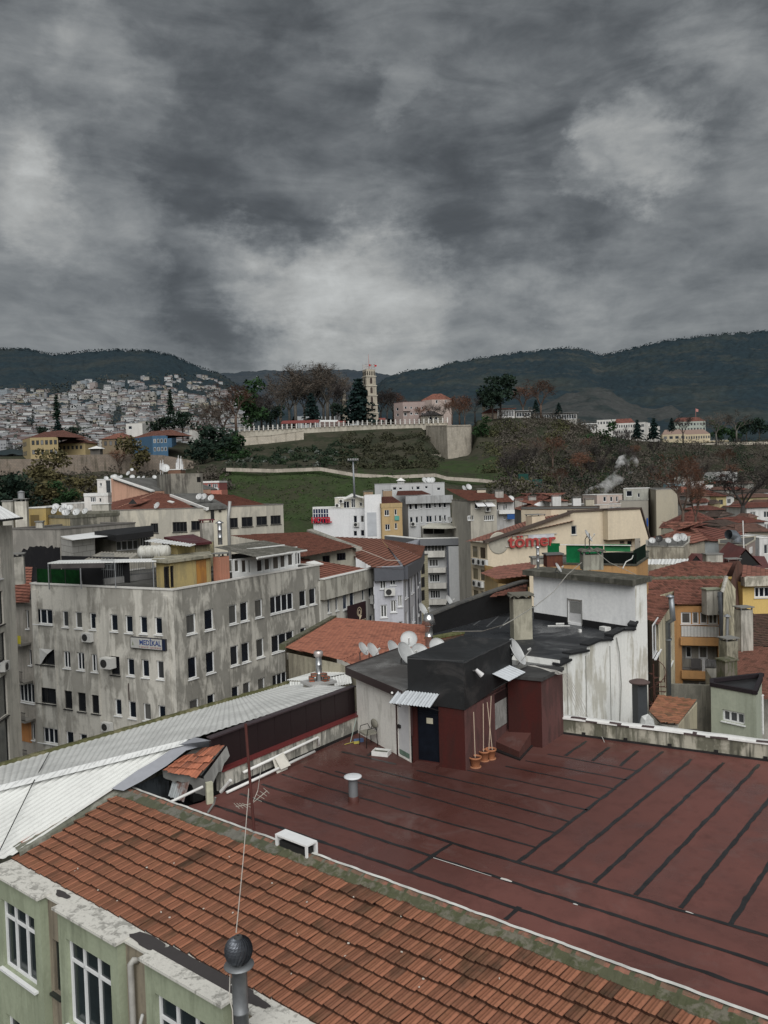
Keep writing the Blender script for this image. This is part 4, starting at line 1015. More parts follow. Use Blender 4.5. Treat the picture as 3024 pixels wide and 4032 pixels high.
G1b.win(1, [(315, 1345, 410, 1530), (483, 1300, 575, 1495), (712, 1255, 795, 1440), (817, 1230, 898, 1415), (955, 1205, 1032, 1380), (1370, 1120, 1440, 1280), (1462, 1100, 1530, 1260)], z2u, dy=10)
G1b.win(1, [(1097, 1185, 1320, 1300, 4)], z2u)
G1b.win(1, [(330, 560, 422, 760), (497, 512, 585, 710), (726, 455, 808, 640), (830, 425, 912, 610), (968, 390, 1045, 565), (1380, 282, 1435, 345), (347, 960, 440, 1150), (512, 910, 590, 1100), (740, 835, 815, 1010), (845, 800, 920, 980), (985, 760, 1055, 930)], z2, dy=10)
G1b.win(1, [(1110, 366, 1325, 470, 3), (1120, 735, 1300, 800, 4)], z2)
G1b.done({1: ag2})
wL, wR = G1b.W[0], G1b.W[1]
m = MB()
for u in (.15, wL.L-1.0): m.obox(wL.p(u, 0, .003), wL.u*.55, wL.n*.07, V((0, 0, Zb-.4)))
ua, za = wL.pix(138, 2470); ub, _ = wL.pix(219, 2480)
for xq in (218, 385): uq, _ = wL.pix(xq, 2600); m.obox(wL.p(uq, 0, .003), wL.u*.12, wL.n*.06, V((0, 0, Zb-2.2)))
m.build('pilaster', ag, T)
m = MB()
for (xq, ya, yb) in ((506, 2690, 2755), (650, 2690, 2745), (655, 2692, 2750)): uq, z_ = wL.pix(xq, ya); _, zb_ = wL.pix(xq, yb); m.obox(wL.p(uq, zb_, .01), wL.u*.05, wL.n*.05, V((0, 0, z_-zb_)))
m.build('waste_pipe', plain((.05, .03, .03), .6), T)
for q, lb_ in (((338, 2523, 376), 'air conditioner unit under the third small window of the top row'), ((415, 2873, 462), 'air conditioner unit lowest on the stained grey block')):
 u, z = wL.pix(q[0], q[1]); ac_unit(wL, u, z, lb_, (.85, .65, .35))
u, z = wL.pix(420, 2627); o = ac_unit(wL, u, z+.05, 'boxy window air conditioner propped in an opening of the stained grey block', (1.0, .75, .6))
m = MB(); u, z = wL.pix(155, 2552); u2, z2_ = wL.pix(214, 2620); m.face([wL.p(u, z, .05), wL.p(u2, z, .08), wL.p(u2-.5, z-.35, .15), wL.p(u+.7, z-.6, .1), wL.p(u+.15, z2_, .05), wL.p(u, z2_, .05)])
tag(m.build('curtain', plain((.6, .6, .58), .8)), 'white curtain blown out of an open window of the stained block', 'curtain')
# MEDIKAL sign
sg = thing('shop_sign', 'long light box sign reading MEDIKAL under the top row of windows', 'sign', wL.p(0, 15, 0))
ua, za = wL.pix(523, 2507); ub, _ = wL.pix(658, 2522); zb_ = za-.72
boxpart('casing', sg, wL, ua-.04, zb_-.04, ub+.04, za+.04, .02, .22, plain((.03, .03, .035), .6)); boxpart('panel', sg, wL, ua, zb_, ub-.28, za, .2, .235, plain((.45, .45, .43), .5))
boxpart('blue_end', sg, wL, ub-.26, zb_, ub, za, .2, .235, plain((.012, .02, .05), .5))
text_on(sg, 'MEDİKAL', wL.p(ub-.34, zb_+.26, .237), wL.u, Z3, .5, plain((.03, .06, .2), .5), .004, 'RIGHT', 'lettering', .012, .92)
text_on(sg, '☎ 224 61 03 - 224 018 00 05'.replace('☎', 'T:'), wL.p(ub-.34, zb_+.05, .237), wL.u, Z3, .17, plain((.25, .05, .05), .5), .004, 'RIGHT', 'phone_number')
m = MB(); m.face([wL.p(ua+.1, zb_+.18, .237), wL.p(ua+.28, zb_+.18, .237), wL.p(ua+.19, zb_+.5, .237)]); m.build('emblem', plain((.25, .27, .2), .5), sg)
# ---- terrace on the roof of the stained block
tr = thing('roof_terrace', 'roof terrace with green mesh screens, grey railings and a white edged awning', 'terrace', atz(360, 2300, Zb))
nn = -wL.n
def rl(x, y, z=Zb): return atz(x, y, z)
a, b = wL.p(.35, Zb, -.3), wL.p(4.9, Zb, -.3)
m = MB(); m.obox(a, wL.u*4.5, nn*.03, V((0, 0, 1.15))); m.build('mesh_screen', leafy((.004, .035, .008), (.003, .022, .006), 3), tr)
m = MB(); 
for k in range(4): m.obox(a+wL.u*(1.5*k)-nn*.03, wL.u*.05, nn*.03, V((0, 0, 1.25)))
m.build('post', plain((.03, .03, .03), .5), tr)
m = MB(); m.obox(a+wL.u*4.5+nn*.2, wL.u*2.0, nn*.05, V((0, 0, 1.3))); m.obox(a+nn*2.4, wL.u*7.0, nn*.05, V((0, 0, 1.9))); m.build('shade_panel', plain((.012, .012, .014), .7), tr)  # near-black panels stand in for the shaded inside under the awning
ra, rb_ = rl(412, 2304), rl(616, 2276); ra.z = rb_.z = Zb
rwl = Wall(ra, rb_, 20, Zb)
boxpart('low_wall', tr, rwl, 0, Zb, rwl.L, Zb+.45, -.2, -.02, plaster((.27, .27, .27), (.14, .14, .14), .5, .4))
railing(tr, rwl, 0, rwl.L, Zb+.46, 1.0, -.1, plain((.2, .21, .22), .5, .4), .16)
A0, A1 = atz(187, 2216, 20.9), atz(613, 2208, 20.9); bk = V((.4, 1.1, .06))
m = MB(); m.slab([A0, A1, A1+bk, A0+bk], .08); m.build('awning', sheetmat((.72, .73, .72), .1), tr)
m = MB(); d = (A1-A0); m.obox(A0-Z3*.42+d*.03, d*.5, V((0, .03, 0)), V((0, 0, .34))); m.build('glazed_band', plain((.10, .09, .09), .2, 0, .5, 1), tr)
m = MB()
for k in (0, .3, .62, .97): m.obox(A0+d*k-Z3*1.9, V((.06, 0, 0)), V((0, .06, 0)), V((0, 0, 1.85)))
m.build('awning_post', plain((.25, .26, .27), .5, .3), tr)
m = MB(); g0 = at(400, 2242, 56.5)
for k in range(11): m.tube([g0+wL.u*(.12*k)+Z3*(-.05), g0+wL.u*(.12*k)+Z3*1.2], .014, 4)
for zz_ in (0, 1.1): m.tube([g0+Z3*zz_, g0+wL.u*1.25+Z3*zz_], .018, 4)
m.build('gate_grille', plain((.22, .23, .24), .4, .5), tr)
# yellow hut, upper huts, tank
yel = plaster((.44, .35, .16), (.25, .22, .13), .7, .3, 1.0, .52)
hut = Bld('roof_hut', 'yellow rooftop hut with a concrete slab roof and a barred dark doorway', None, pts=[rl(618, 2312), rl(672, 2318), rl(832, 2290)], zt=20.75, zb=Zb, mat=yel, roofm=felt_g, back=3.2, cat='rooftop hut')
hut.win(1, [(650, 2232, 688, 2312)], fm=plain((.02, .02, .02), .5), gm=dk, sill=False); hut.done()
m = MB(); q = [hut.poly[0]+V((-.2, -.35, 0)), hut.poly[1]+V((0, -.4, 0)), hut.poly[2]+V((.2, -.2, 0)), hut.poly[3], hut.poly[4]]; m.prism([(p.x, p.y) for p in q], 20.76, 20.95, True); m.build('slab', plaster((.34, .32, .25), (.1, .1, .08), .8, .3, 1.5), hut.t)
m = MB(); u, z = hut.W[1].pix(775, 2300); m.obox(hut.W[1].p(u, Zb, .01), hut.W[1].u*1.0, hut.W[1].n*.02, V((0, 0, 1.7))); m.build('orange_patch', plaster((.42, .2, .05), (.2, .1, .05), .6, .4, 2), hut.t)
tk = thing('water_tank', 'long translucent white plastic water tank lying on its side on the hut roof', 'water tank', at(608, 2197, 59))
c = at(607, 2173, 59); M = Matrix((V((0, 0, 1)), V((-.15, 1, 0)).normalized(), V((1, .15, 0)).normalized())).transposed(); R_ = .5
pr = [(.02, -1.2), (.3, -1.16), (.45, -1.02)]
for k in range(8): x_ = -.95+k*.25; pr += [(R_, x_), (R_, x_+.14), (R_-.03, x_+.16), (R_-.03, x_+.22)]
pr += [(.45, 1.06), (.3, 1.18), (.02, 1.22)]
m = MB(); m.lathe(pr, c, 18, M); m.build('tank', plaster((.5, .5, .47), (.25, .24, .2), .6, .3, 2.2), tk, True)
m = MB()
for s in (-.8, .5): m.tube([c+V((s, -.54, .1)), c+V((s, -.54, -.6))], .025, 5)
m.build('stand', plain((.5, .5, .5), .5), tk)
uh = Bld('roof_hut', 'upper yellow hut under white corrugated sheet beside the water tank', None, pts=[at(640, 2195, 60.5), at(700, 2197, 60), at(768, 2190, 62)], zt=at(700, 2150, 60).z, zb=20.9, mat=yel, back=3, cat='rooftop hut', noroof=True).done()
sheet(at(566, 2131, 60), at(748, 2152, 58.8), at(775, 2143, 62), at(612, 2120, 65), .3, .025, 2, 'roof_sheet', sheetmat((.74, .75, .74), .12), uh.t)
rhh = Bld('roof_hut', 'peeling yellow hut with a wine red membrane roof in front of the tall chimney', None, pts=[at(690, 2190, 64), at(772, 2190, 63), at(842, 2175, 65)], zt=at(772, 2142, 63).z, zb=19.5, mat=plaster((.42, .37, .22), (.2, .18, .13), .8, .3, 1.4, .47), back=4, cat='rooftop hut', noroof=True).done()
m = MB(); m.slab([at(645, 2114, 66), at(748, 2140, 62), at(834, 2133, 64), at(760, 2103, 69)], .18); m.build('roof', membrane((.10, .025, .03), (.07, .02, .022), .7), rhh.t)
# glazed penthouse
gp = Bld('glazed_penthouse', 'white glazed rooftop room under an old grey corrugated roof', None, pts=[rl(893, 2283)+V((.3, .6, 0)), wR.p((atz(1003, 2270, Zb)-wR.a).dot(wR.u), Zb, -.35), wR.p(wR.L-2.5, Zb, -.35)], zt=at(1005, 2192, 62).z, zb=Zb, mat=plain((.66, .67, .66), .6, 0, .1), back=4.5, cat='rooftop room', noroof=True)
gp.win(0, [(706, 838, 756, 955), (766, 840, 816, 952), (832, 838, 886, 960), (896, 838, 950, 962)], z2u, sill=False, gm=glass((.03, .03, .03), (.25, .24, .2), .7)); gp.win(1, [(975, 838, 1037, 950), (1047, 825, 1107, 936), (1125, 808, 1191, 926), (1193, 796, 1251, 912), (1265, 785, 1321, 893), (1333, 774, 1390, 882)], z2u, sill=False, gm=glass((.03, .03, .03), (.22, .21, .18), .7)); gp.done()
sheet(at(1011, 2195, 58.8), at(1205, 2165, 70), at(1039, 2128, 73), at(842, 2155, 62), .2, .03, 4, 'roof_sheet', plaster((.16, .155, .14), (.05, .05, .04), .9, 0, 1.5, .45), gp.t)
m = MB(); m.tube([at(1013, 2198, 58.6), at(1207, 2168, 69.8)], .09, 7); m.tube([at(972, 2163, 64), at(1120, 2147, 69)], .07, 6); m.build('gutter_pipe', stainw, gp.t)
chimney(rl(864, 2288)+V((.1, .4, 0)), Zb, 20.75, .95, .7, .9, plaster((.42, .19, .13), (.3, .17, .12), .5, .3, 2), 'salmon painted chimney beside the glazed rooftop room')
chimney(at(816, 2140, 67), 18.9, at(816, 2058, 67).z, .95, .8, .5, p_old(), 'tall streaked grey chimney with a dark red cap', capmat=plain((.12, .03, .035), .6))
flue(at(867, 2135, 66)-Z3*.2, 1.75, .19, 'shiny steel flue with a pointed cowl behind the glazed rooftop room')
# brick shed with white roof, dark roofed glazed room and grating roof
sh_ = Bld('brick_shed', 'whitewashed breeze block shed under a white corrugated roof', [(240, 66), (283, 63), (372, 66)], yk=2120, zb=14, mat=stone((.5, .49, .46), (.42, .41, .38), 1.1, .5, .3, (.25, .24, .22)), back=4, cat='shed', noroof=True).done()
sheet(at(238, 2113, 65.5), at(285, 2126, 62), at(455, 2108, 68), at(375, 2096, 72), .25, .025, 2, 'roof_sheet', sheetmat((.76, .77, .77), .1), sh_.t)
gr_ = Bld('glazed_room', 'rooftop room with a wide white framed window band under a black corrugated canopy', [(372, 70), (455, 68), (592, 70)], yk=2098, zb=12, mat=plaster((.4, .38, .33), (.2, .19, .16), .6, .4), roofm=felt_g, back=4, cat='rooftop room')
gr_.win(1, [(185, 958, 490, 1140, 4, [.62]), (500, 935, 625, 1100, 3, [.75])], (400, 1820, 3.318), sill=False, gm=glass((.04, .045, .045), (.2, .2, .19), .5)); gr_.done()
m = MB(); q = [at(372, 2092, 68), at(458, 2108, 66), at(604, 2090, 68), at(605, 2068, 71), at(455, 2082, 73)]; m.slab(q, .5); m.build('canopy', plain((.012, .012, .013), .6), gr_.t)
sheet(at(330, 2205, 60), at(500, 2212, 59), at(548, 2178, 63), at(400, 2173, 66), .35, .05, 2, 'roof_sheet', sheetmat((.40, .38, .33), .5), gr_.t)
# wall with the black burnt patch
bw_ = Bld('fire_wall', 'windowless grey wall blackened by soot behind the narrow house', [(34, 73), (238, 70)], yk=2084, zb=10, mat=plaster((.30, .285, .26), (.13, .125, .115), .6, .3, .7), back=9, cat='building', cop=plain((.16, .15, .14), .9), roofm=felt_g).done()
m = MB(); w0 = bw_.W[0]; n = 40; lo = w0.zb; 
for k in range(n):
 def zz_(i): f = i/n; return w0.zt-2.6+1.1*math.sin(min(1, f*1.5)*math.pi*.6)+.35*noise.noise(V((i*.35, 0, 0)))+.15*noise.noise(V((i*1.1, 3, 0)))
 ua, ub = w0.L*(.05+.93*k/n), w0.L*(.05+.93*(k+1)/n); m.face([w0.p(ua, lo, .012), w0.p(ub, lo, .012), w0.p(ub, zz_(k+1), .012), w0.p(ua, zz_(k), .012)])
m.build('soot_stain', plaster((.008, .008, .010), (.03, .03, .03), .5, .1, 1.6, .56), bw_.t)
# ---- behind: yellow block, dishes roof, chimney
ylw = plaster((.42, .31, .12), (.3, .24, .13), .5, .3, 1)
b = Bld('yellow_house', 'small yellow rooftop house behind the soot blackened wall', [(110, 80), (180, 80)], yk=2002, zb=5, mat=ylw, roofm=stainw, back=5, cat='house', cop=stainw); b.done(); pxbox('recess', b.t, b.W[0], (119, 2028, 156, 2072), .0, .02, plain((.16, .115, .05), .9))
chimney(xy(88, 77, 2050), 12, at(88, 1974, 77).z, 1.05, .9, .2, plaster((.56, .54, .48), (.3, .28, .25), .7, .3, 1.4), 'tall whitewashed chimney with a small metal cowl behind the sooty wall')
m = MB(); cw = at(84, 1962, 77); m.lathe([(.12, -.3), (.12, .1), (.3, .12), (.3, .75), (.12, .8)], cw-Z3*.2, 10); m.lathe([(.38, .78), (.02, .95)], cw-Z3*.2, 10); tag(m.build('chimney_cowl', plain((.4, .41, .42), .4, .5)), 'grey metal cowl on top of the whitewashed chimney', 'cowl')
chimney(xy(36, 79, 2000), 12, at(36, 1974, 79).z, 1.0, .9, .1, p_old(), 'plain beige chimney left of the whitewashed one', cap='lid')
chimney(xy(157, 74, 2060), 14, at(157, 2055, 74).z, .62, .5, .1, p_old(), 'low grey chimney on the sooty wall roof', cap='lid')
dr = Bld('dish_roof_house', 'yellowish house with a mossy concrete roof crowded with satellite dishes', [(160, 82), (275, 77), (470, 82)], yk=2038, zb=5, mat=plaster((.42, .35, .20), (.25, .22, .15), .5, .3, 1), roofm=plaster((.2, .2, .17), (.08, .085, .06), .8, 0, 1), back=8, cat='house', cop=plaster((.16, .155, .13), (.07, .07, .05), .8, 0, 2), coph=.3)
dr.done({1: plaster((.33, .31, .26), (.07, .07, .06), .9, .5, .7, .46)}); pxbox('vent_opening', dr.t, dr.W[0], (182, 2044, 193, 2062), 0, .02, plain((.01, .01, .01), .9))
for i, (x, y, r, azz, lb_) in enumerate(((219, 1995, .36, 170, 'rearmost dish of the left pair on the mossy roof'), (214, 2012, .36, 200, 'dish at the left end of the mossy roof, low in front'), (243, 2006, .3, 190, 'third dish from the left on the mossy roof'), (253, 1993, .3, 160, 'small dish behind the gap in the row on the mossy roof'), (261, 2015, .45, 185, 'largest dish in the row on the mossy roof'), (275, 1997, .32, 170, 'dish half hidden behind the largest one on the mossy roof'), (301, 2016, .38, 190, 'dish with a dark bracket near the right end of the mossy roof'), (335, 2012, .33, 200, 'rightmost dish on the mossy roof'))):
 dish(at(x, y, 81-i*.2), azz, r, lb_, True, 30, group='dishes crowding the mossy roof')
chimney(xy(400, 92, 2000), 18, at(400, 1985, 92).z, 1.9, 1.3, .1, p_old(), 'broad broken grey chimney at the edge of the long beige block', cap='lid', capmat=stainw)
# ---- long beige block with two red roofs
beige = plaster((.50, .47, .40), (.30, .29, .26), .8, .4, .5, .5); zs = (400, 1820, 3.318)
b3 = Bld('long_block', 'long beige block with dark horizontal windows and red tiled roofs', [(345, 97), (808, 97)], yk=2013, zb=0, mat=beige, back=14, noroof=True, cop=plain((.2, .19, .18), .8), coph=.08)
b3.win(0, [(925, 782, 1118, 908, 4), (1168, 768, 1300, 888, 2), (640, 800, 742, 922, 3)], zs, fm=plain((.03, .03, .03), .5), gm=dk); b3.done()
m = MB(); tile_plane(m, [at(435, 2010, 97.5), at(768, 1999, 97.5), at(668, 1948, 108), at(618, 1936, 110), ], .5, .06, .3); tile_plane(m, [at(435, 2010, 97.5), at(618, 1936, 110), at(435, 1979, 110)], .5, .06, .3); m.build('tiled_roof', T_MID, b3.t)
m = MB(); m.slab([at(672, 1944, 106), at(814, 1996, 96.5), at(893, 1990, 96.5), at(800, 1941, 108)], .4); m.build('felt_roof', felt_g, b3.t)
m = MB(); m.slab([at(668, 1946, 105.9), at(812, 2001, 96.3), at(822, 1997, 96.4), at(680, 1944, 106)], .3); m.build('verge', stainw, b3.t)
m = MB(); m.prism([(V(at(x, 1996, Y)).x, Y) for x, Y in ((805, 96.8), (893, 96.8), (893, 106), (805, 106))], 0, at(893, 1993, 96.8).z-.4); m.build('stair_wall', plaster((.52, .49, .41), (.35, .33, .28), .6, .3), b3.t)
b3w = Wall(xy(805, 96.75, 2000), xy(893, 96.75, 2000), 24, 0)
pxbox('dark_slot', b3.t, b3w, (829, 1999, 844, 2046), 0.01, .05, plain((.012, .012, .012), .5)); pxbox('small_window', b3.t, b3w, (861, 2000, 872, 2016), .01, .05, plain((.03, .025, .02), .5))
b3r = Bld('long_block', 'right wing of the long beige block with four dark windows in a row', [(893, 97), (1115, 101)], yk=1996, zb=0, mat=beige, back=14, noroof=True, cop=plain((.2, .19, .18), .8), coph=.08)
b3r.win(0, [(698, 452, 800, 538, 3), (832, 443, 938, 527, 2), (970, 436, 1072, 514, 2), (1102, 428, 1200, 505, 3)], z2u, fm=plain((.03, .03, .03), .5), gm=dk); b3r.done()
m = MB(); tile_plane(m, [at(893, 1994, 97.3), at(1066, 1986, 100.5), at(920, 1950, 112), at(800, 1938, 112), at(820, 1960, 105)], .5, .06, .3); m.build('tiled_roof', T_MID, b3r.t)
m = MB(); d = b3r.W[0]; u, z = d.pix(893, 1973)
t = thing('drain_pipe', 'thick grey drain pipe at the joint of the two beige wings', 'pipe', d.p(0, 10, .2)); m.tube([d.p(.1, 10, .2), d.p(.05, 22.0, .2), d.p(.3, at(896, 1974, 97).z, .3)], .2, 8); m.build('pipe', plain((.35, .35, .34), .5, .3), t, True)
for (x, y, lb_) in ((784, 1955, 'left one of three dishes on the felt roof of the beige block'), (802, 1955, 'middle one of three dishes on the felt roof of the beige block'), (831, 1960, 'right one of three dishes on the felt roof of the beige block')):
 dish(at(x, y, 98.5), 200, .42, lb_, True, 30, group='three dishes on the felt roof')
dish(at(618, 1990, 97), 215, .44, 'lone dish at the eave of the red tiled roof', True, 30)
# dormer, skylights
t = thing('dormer', 'small triangular dormer vent in the red tiled roof', 'dormer', at(524, 1978, 100)); m = MB(); a, b, c = at(504, 1985, 98.7), at(540, 1984, 98.7), at(523, 1964, 99.5); k = V((1.2, 4.5, 0)); m.face([a, c, c+k, a+k*.2]); m.face([b, b+k*.2, c+k, c]); m.build('roof', T_MID, t); m = MB(); m.face([a, b, c]); m.build('opening', plain((.015, .015, .015), .8), t)
t = MB(); t.slab([at(658, 1973, 102), at(680, 1979, 101), at(688, 1975, 102), at(668, 1970, 103)], .1); tag(t.build('skylight', stainw), 'small white skylight in the red tiled roof of the beige block', 'skylight')
# concrete box, salmon gable, white balcony house
cb_ = Bld('lift_tower', 'big bare grey concrete rooftop box streaked with black', [(618, 118), (672, 110), (798, 114)], yk=1870, zb=20, mat=plaster((.30, .285, .25), (.09, .085, .075), .9, .8, .55, .48), roofm=felt_g, cat='rooftop building', back=8); cb_.done(); pxbox('opening', cb_.t, cb_.W[1], (775, 1878, 790, 1898), 0, .02, plain((.01, .01, .01), .9))
t = Bld('brick_hut', 'tiny orange brick hut on top of the concrete box', [(661, 119), (711, 119)], yk=1851, zb=at(661, 1868, 119).z, mat=stone((.35, .15, .08), (.28, .12, .07), .3, .1), roofm=stainw, back=3, cat='hut', cop=stainw).done()
dish(at(650, 1843, 117), 160, .65, 'large dish on the left corner of the concrete box', True, 28)
t = thing('phone_mast', 'cluster of white mobile phone antennas on the concrete box', 'antenna', at(704, 1855, 120))
for (x, y0, y1) in ((632, 1825, 1850), (641, 1822, 1850), (696, 1822, 1850), (702, 1805, 1850), (712, 1808, 1850), (718, 1828, 1850)):
 m = MB(); m.tube([at(x, y0, 120), at(x, y1, 120)], .16, 6); m.tube([at(x, y0-12, 120.2), at(x, 1872, 120.2)], .05, 4); m.build('panel', plain((.6, .6, .6), .5), t)
sm = Bld('salmon_house', 'salmon painted gable wall sloping down toward the concrete box', None, pts=[at(437, 1890, 116), at(600, 1960, 112)], zt=at(600, 1935, 112).z, zb=5, mat=plaster((.56, .34, .25), (.42, .26, .19), .6, .4, .6), back=12, cat='house', noroof=True)
sm.done(); w0 = sm.W[0]; pts = []
m = MB(); f = [w0.pix(x, y) for x, y in ((446, 1883), (500, 1897), (550, 1912), (600, 1935))]; f = [(max(0, min(w0.L, u)), z) for u, z in f]
m.face([w0.p(0, w0.zt)]+[w0.p(w0.L, w0.zt)]+[w0.p(u, z) for u, z in f[::-1]]+[w0.p(0, f[0][1])]); m.build('gable', sm.mat, sm.t)
bk = V((5, 20, 0)); m = MB(); q = [w0.p(f[0][0], f[0][1]+.05), w0.p(f[3][0], f[3][1]+.05)]; m.slab([q[0]-V((0, .3, 0)), q[1]-V((0, .3, 0)), q[1]+bk, q[0]+bk], .25); m.build('roof', felt_g, sm.t); m = MB(); m.slab([q[0]-V((0, .4, -.1)), q[1]-V((0, .4, -.1)), q[1]+V((.3, .3, .1)), q[0]+V((.3, .3, .1))], .2); m.build('verge', stainw, sm.t)
for i, (x, y, r) in enumerate(((418, 1883, .55), (443, 1877, .5), (452, 1876, .6), (462, 1880, .5), (476, 1878, .5), (505, 1863, .6), (519, 1849, .4), (521, 1878, .6), (531, 1893, .6), (546, 1881, .45), (565, 1880, .45), (608, 1878, .5))):
 dish(at(x, y, 124), 150+i*13 % 70, r*.65, ['small white dish on the clustered roof beyond the salmon gable', 'pale dish raised on a bracket beyond the salmon gable'][i % 2], False, 30, group=['low dishes beyond the salmon gable', 'raised dishes beyond the salmon gable'][i % 2])
wb2 = Bld('white_house', 'white house with a roof terrace and dark stair window left of the salmon gable', [(331, 126), (425, 126)], yk=1955, zb=5, mat=plaster((.66, .64, .62), (.5, .48, .46), .5, .2, .5), roofm=felt_g, back=8, cat='house', cop=stainw, coph=.5)
wb2.win(0, [(355, 1957, 378, 1977, 3), (391, 1962, 399, 1977)], sill=False); wb2.done()
t = Bld('white_house', 'upper white stair block with a tiny window above the roof terrace', [(382, 130), (437, 130)], yk=1890, zb=20, mat=plaster((.66, .64, .62), (.5, .48, .46), .5, .2, .5), roofm=felt_g, back=6, cat='house', cop=stainw); t.win(0, [(393, 1902, 401, 1914)]); pxbox('stair_glazing', t.t, t.W[0], (418, 1892, 437, 1965), .01, .05, plain((.05, .055, .06), .2, 0, .6, 2)); t.done()
t = Bld('low_house', 'low white walled houses in a row beyond the satellite dishes', [(243, 128), (332, 128)], yk=1984, zb=5, mat=plaster((.5, .48, .45), (.2, .19, .18), .8, .3, 1.6), roofm=felt_g, back=8, cat='house', cop=stainw).done()
t = Bld('red_white_house', 'small house with a red wall, white balcony and white roof right of the concrete box', [(798, 135), (862, 135)], yk=1902, zb=15, mat=plaster((.30, .1, .09), (.2, .08, .07), .3, .2), roofm=stainw, back=7, cat='house', cop=stainw, coph=.3); t.win(0, [(818, 1905, 832, 1925), (836, 1905, 858, 1922, 3)]); t.done(); balcony(t.t, t.W[0], 1.0, t.W[0].L, t.zt-1.4, .5, 1.0, stainw)
t = Bld('pink_wall_house', 'low pink walled house in front of the green slope', [(800, 128), (872, 128)], yk=1932, zb=10, mat=plaster((.5, .2, .15), (.35, .15, .12), .4, .3), roofm=T_MID, back=5, cat='house').done()
# ================================================================ CENTRE
# roof just beyond the white corrugated roof: tiled house with dishes
ct = thing('tiled_house', 'house with a bright orange tiled roof and mossy verge beyond the corrugated sheets', 'house', at(1400, 2650, 45))
za_ = at(1128, 2552, 40).z
E = [at(1122, 2552, 40), at(1345, 2605, 36.5), at(1420, 2635, 35), at(1640, 2650, 33.5), at(1760, 2475, 46), at(1680, 2462, 48), at(1322, 2433, 55)]
pln_n = (E[3]-E[0]).cross(E[6]-E[0]).normalized(); 
def ep(x, y, d=0.0): return onpl(x, y, E[0], pln_n)+(pln_n if pln_n.z > 0 else -pln_n)*d
Q = [ep(1122, 2552), ep(1345, 2600), ep(1290, 2612), ep(1425, 2636), ep(1640, 2690), ep(1765, 2560), ep(1690, 2464), ep(1322, 2434)]
m = MB(); tile_plane(m, [Q[0], Q[1], Q[6], Q[7]], .38, .05, .25); tile_plane(m, [Q[1]-Z3*0.01, Q[3], Q[4], Q[5], Q[6]], .38, .05, .25); m.build('tiled_roof', tiles((.38, .15, .095), (.30, .115, .075), (.08, .04, .03), .3, 0, .6, .5), ct)
m = MB(); a, b = ep(1118, 2548, .05), ep(1318, 2432, .05); 
for k in range(24): p, q = a.lerp(b, k/24), a.lerp(b, (k+1)/24); e = .03*noise.noise(V((k, 0, 0))); m.slab([p+V((-.25+e, 0, .1)), p+V((.12+e, 0, .1)), q+V((.12+e, 0, .1)), q+V((-.25+e, 0, .1))], .3)
m.build('verge', mossm, ct)
m = MB(); q = [ep(1135, 2562), ep(1340, 2605), ep(1425, 2640), ep(1640, 2695)]
for k in range(3): m.face([V((q[k].x, q[k].y, 0)), V((q[k+1].x, q[k+1].y, 0)), q[k+1]-Z3*.1, q[k]-Z3*.1])
a = ep(1122, 2552); b = ep(1322, 2434); m.face([V((b.x, b.y, 0)), V((a.x, a.y, 0)), a-Z3*.1, b-Z3*.1]); m.build('wall', plaster((.38, .35, .27), (.16, .14, .11), .8, .5), ct)
m = MB(); m.obox(ep(1128, 2556)-Z3*.5, (ep(1340, 2604)-ep(1128, 2556)), V((0, .1, 0)), V((0, 0, .3))); m.build('eave_board', plaster((.33, .31, .28), (.1, .09, .07), .9, .5, 2), ct)
t = thing('brick_party_wall', 'mossy topped brick wall end at the right of the orange tiled roof', 'wall', ep(1790, 2540)); m = MB(); a = at(1700, 2545, 44); m.obox(at(1695, 2520, 44)-Z3*2, V((2.0, 1.6, 0)), V((-.25, .3, 0)), V((0, 0, 2))); m.build('brickwork', stone((.33, .13, .07), (.25, .1, .06), .3, .12, .4), t); m = MB(); m.obox(at(1695, 2520, 44)+V((.02, -.05, 0)), V((2.05, 1.6, 0)), V((-.35, .4, 0)), V((0, 0, .1))); m.build('moss_top', plaster((.13, .13, .06), (.06, .07, .02), .9, 0, 3), t)
for i, (x, y, Y, r, azz, lb_) in enumerate(((1430, 2555, 36, .33, 112, 'narrow edge-on dish at the left end of the row on the tiled roof'), (1467, 2562, 35, .37, 115, 'second dish from the left, rust flecked, on the tiled roof'), (1552, 2562, 33, .46, 112, 'third dish, tilted sideways, left of the big pair'), (1610, 2517, 34, .36, 182, 'round dish facing away above the others'), (1598, 2575, 29, .47, 118, 'big dark rimmed dish beside the black upper block'), (1652, 2572, 30, .38, 150, 'dish half hidden behind the black upper block'), (1722, 2545, 33, .36, 160, 'rightmost dish peeping over the black upper block'))):
 dish(at(x, y, Y), azz, r, lb_, True, 32, (.46, .47, .47), .35, 'dishes between the tiled roof and the black block')
flue(at(1690, 2545, 40), 1.5, .2, 'polished steel flue pipe rising beside the tiled roof', cone=False, mat=plain((.5, .5, .5), .2, .9, .2)); m = MB(); b_ = at(1688, 2450, 40); m.lathe([(.22, -.15), (.36, -.1), (.22, .4), (.04, .44)], b_, 14); tag(m.build('flue_cowl', plain((.5, .5, .5), .25, .9, .2), None, True), 'conical steel cowl on the polished flue pipe', 'cowl')
dish(at(1665, 2400, 47), 112, .42, 'dish seen edge-on behind the polished flue', True, 30); dish(at(1768, 2365, 54), 112, .4, 'dish edge-on at the black roof corner below the balconies', True, 30)
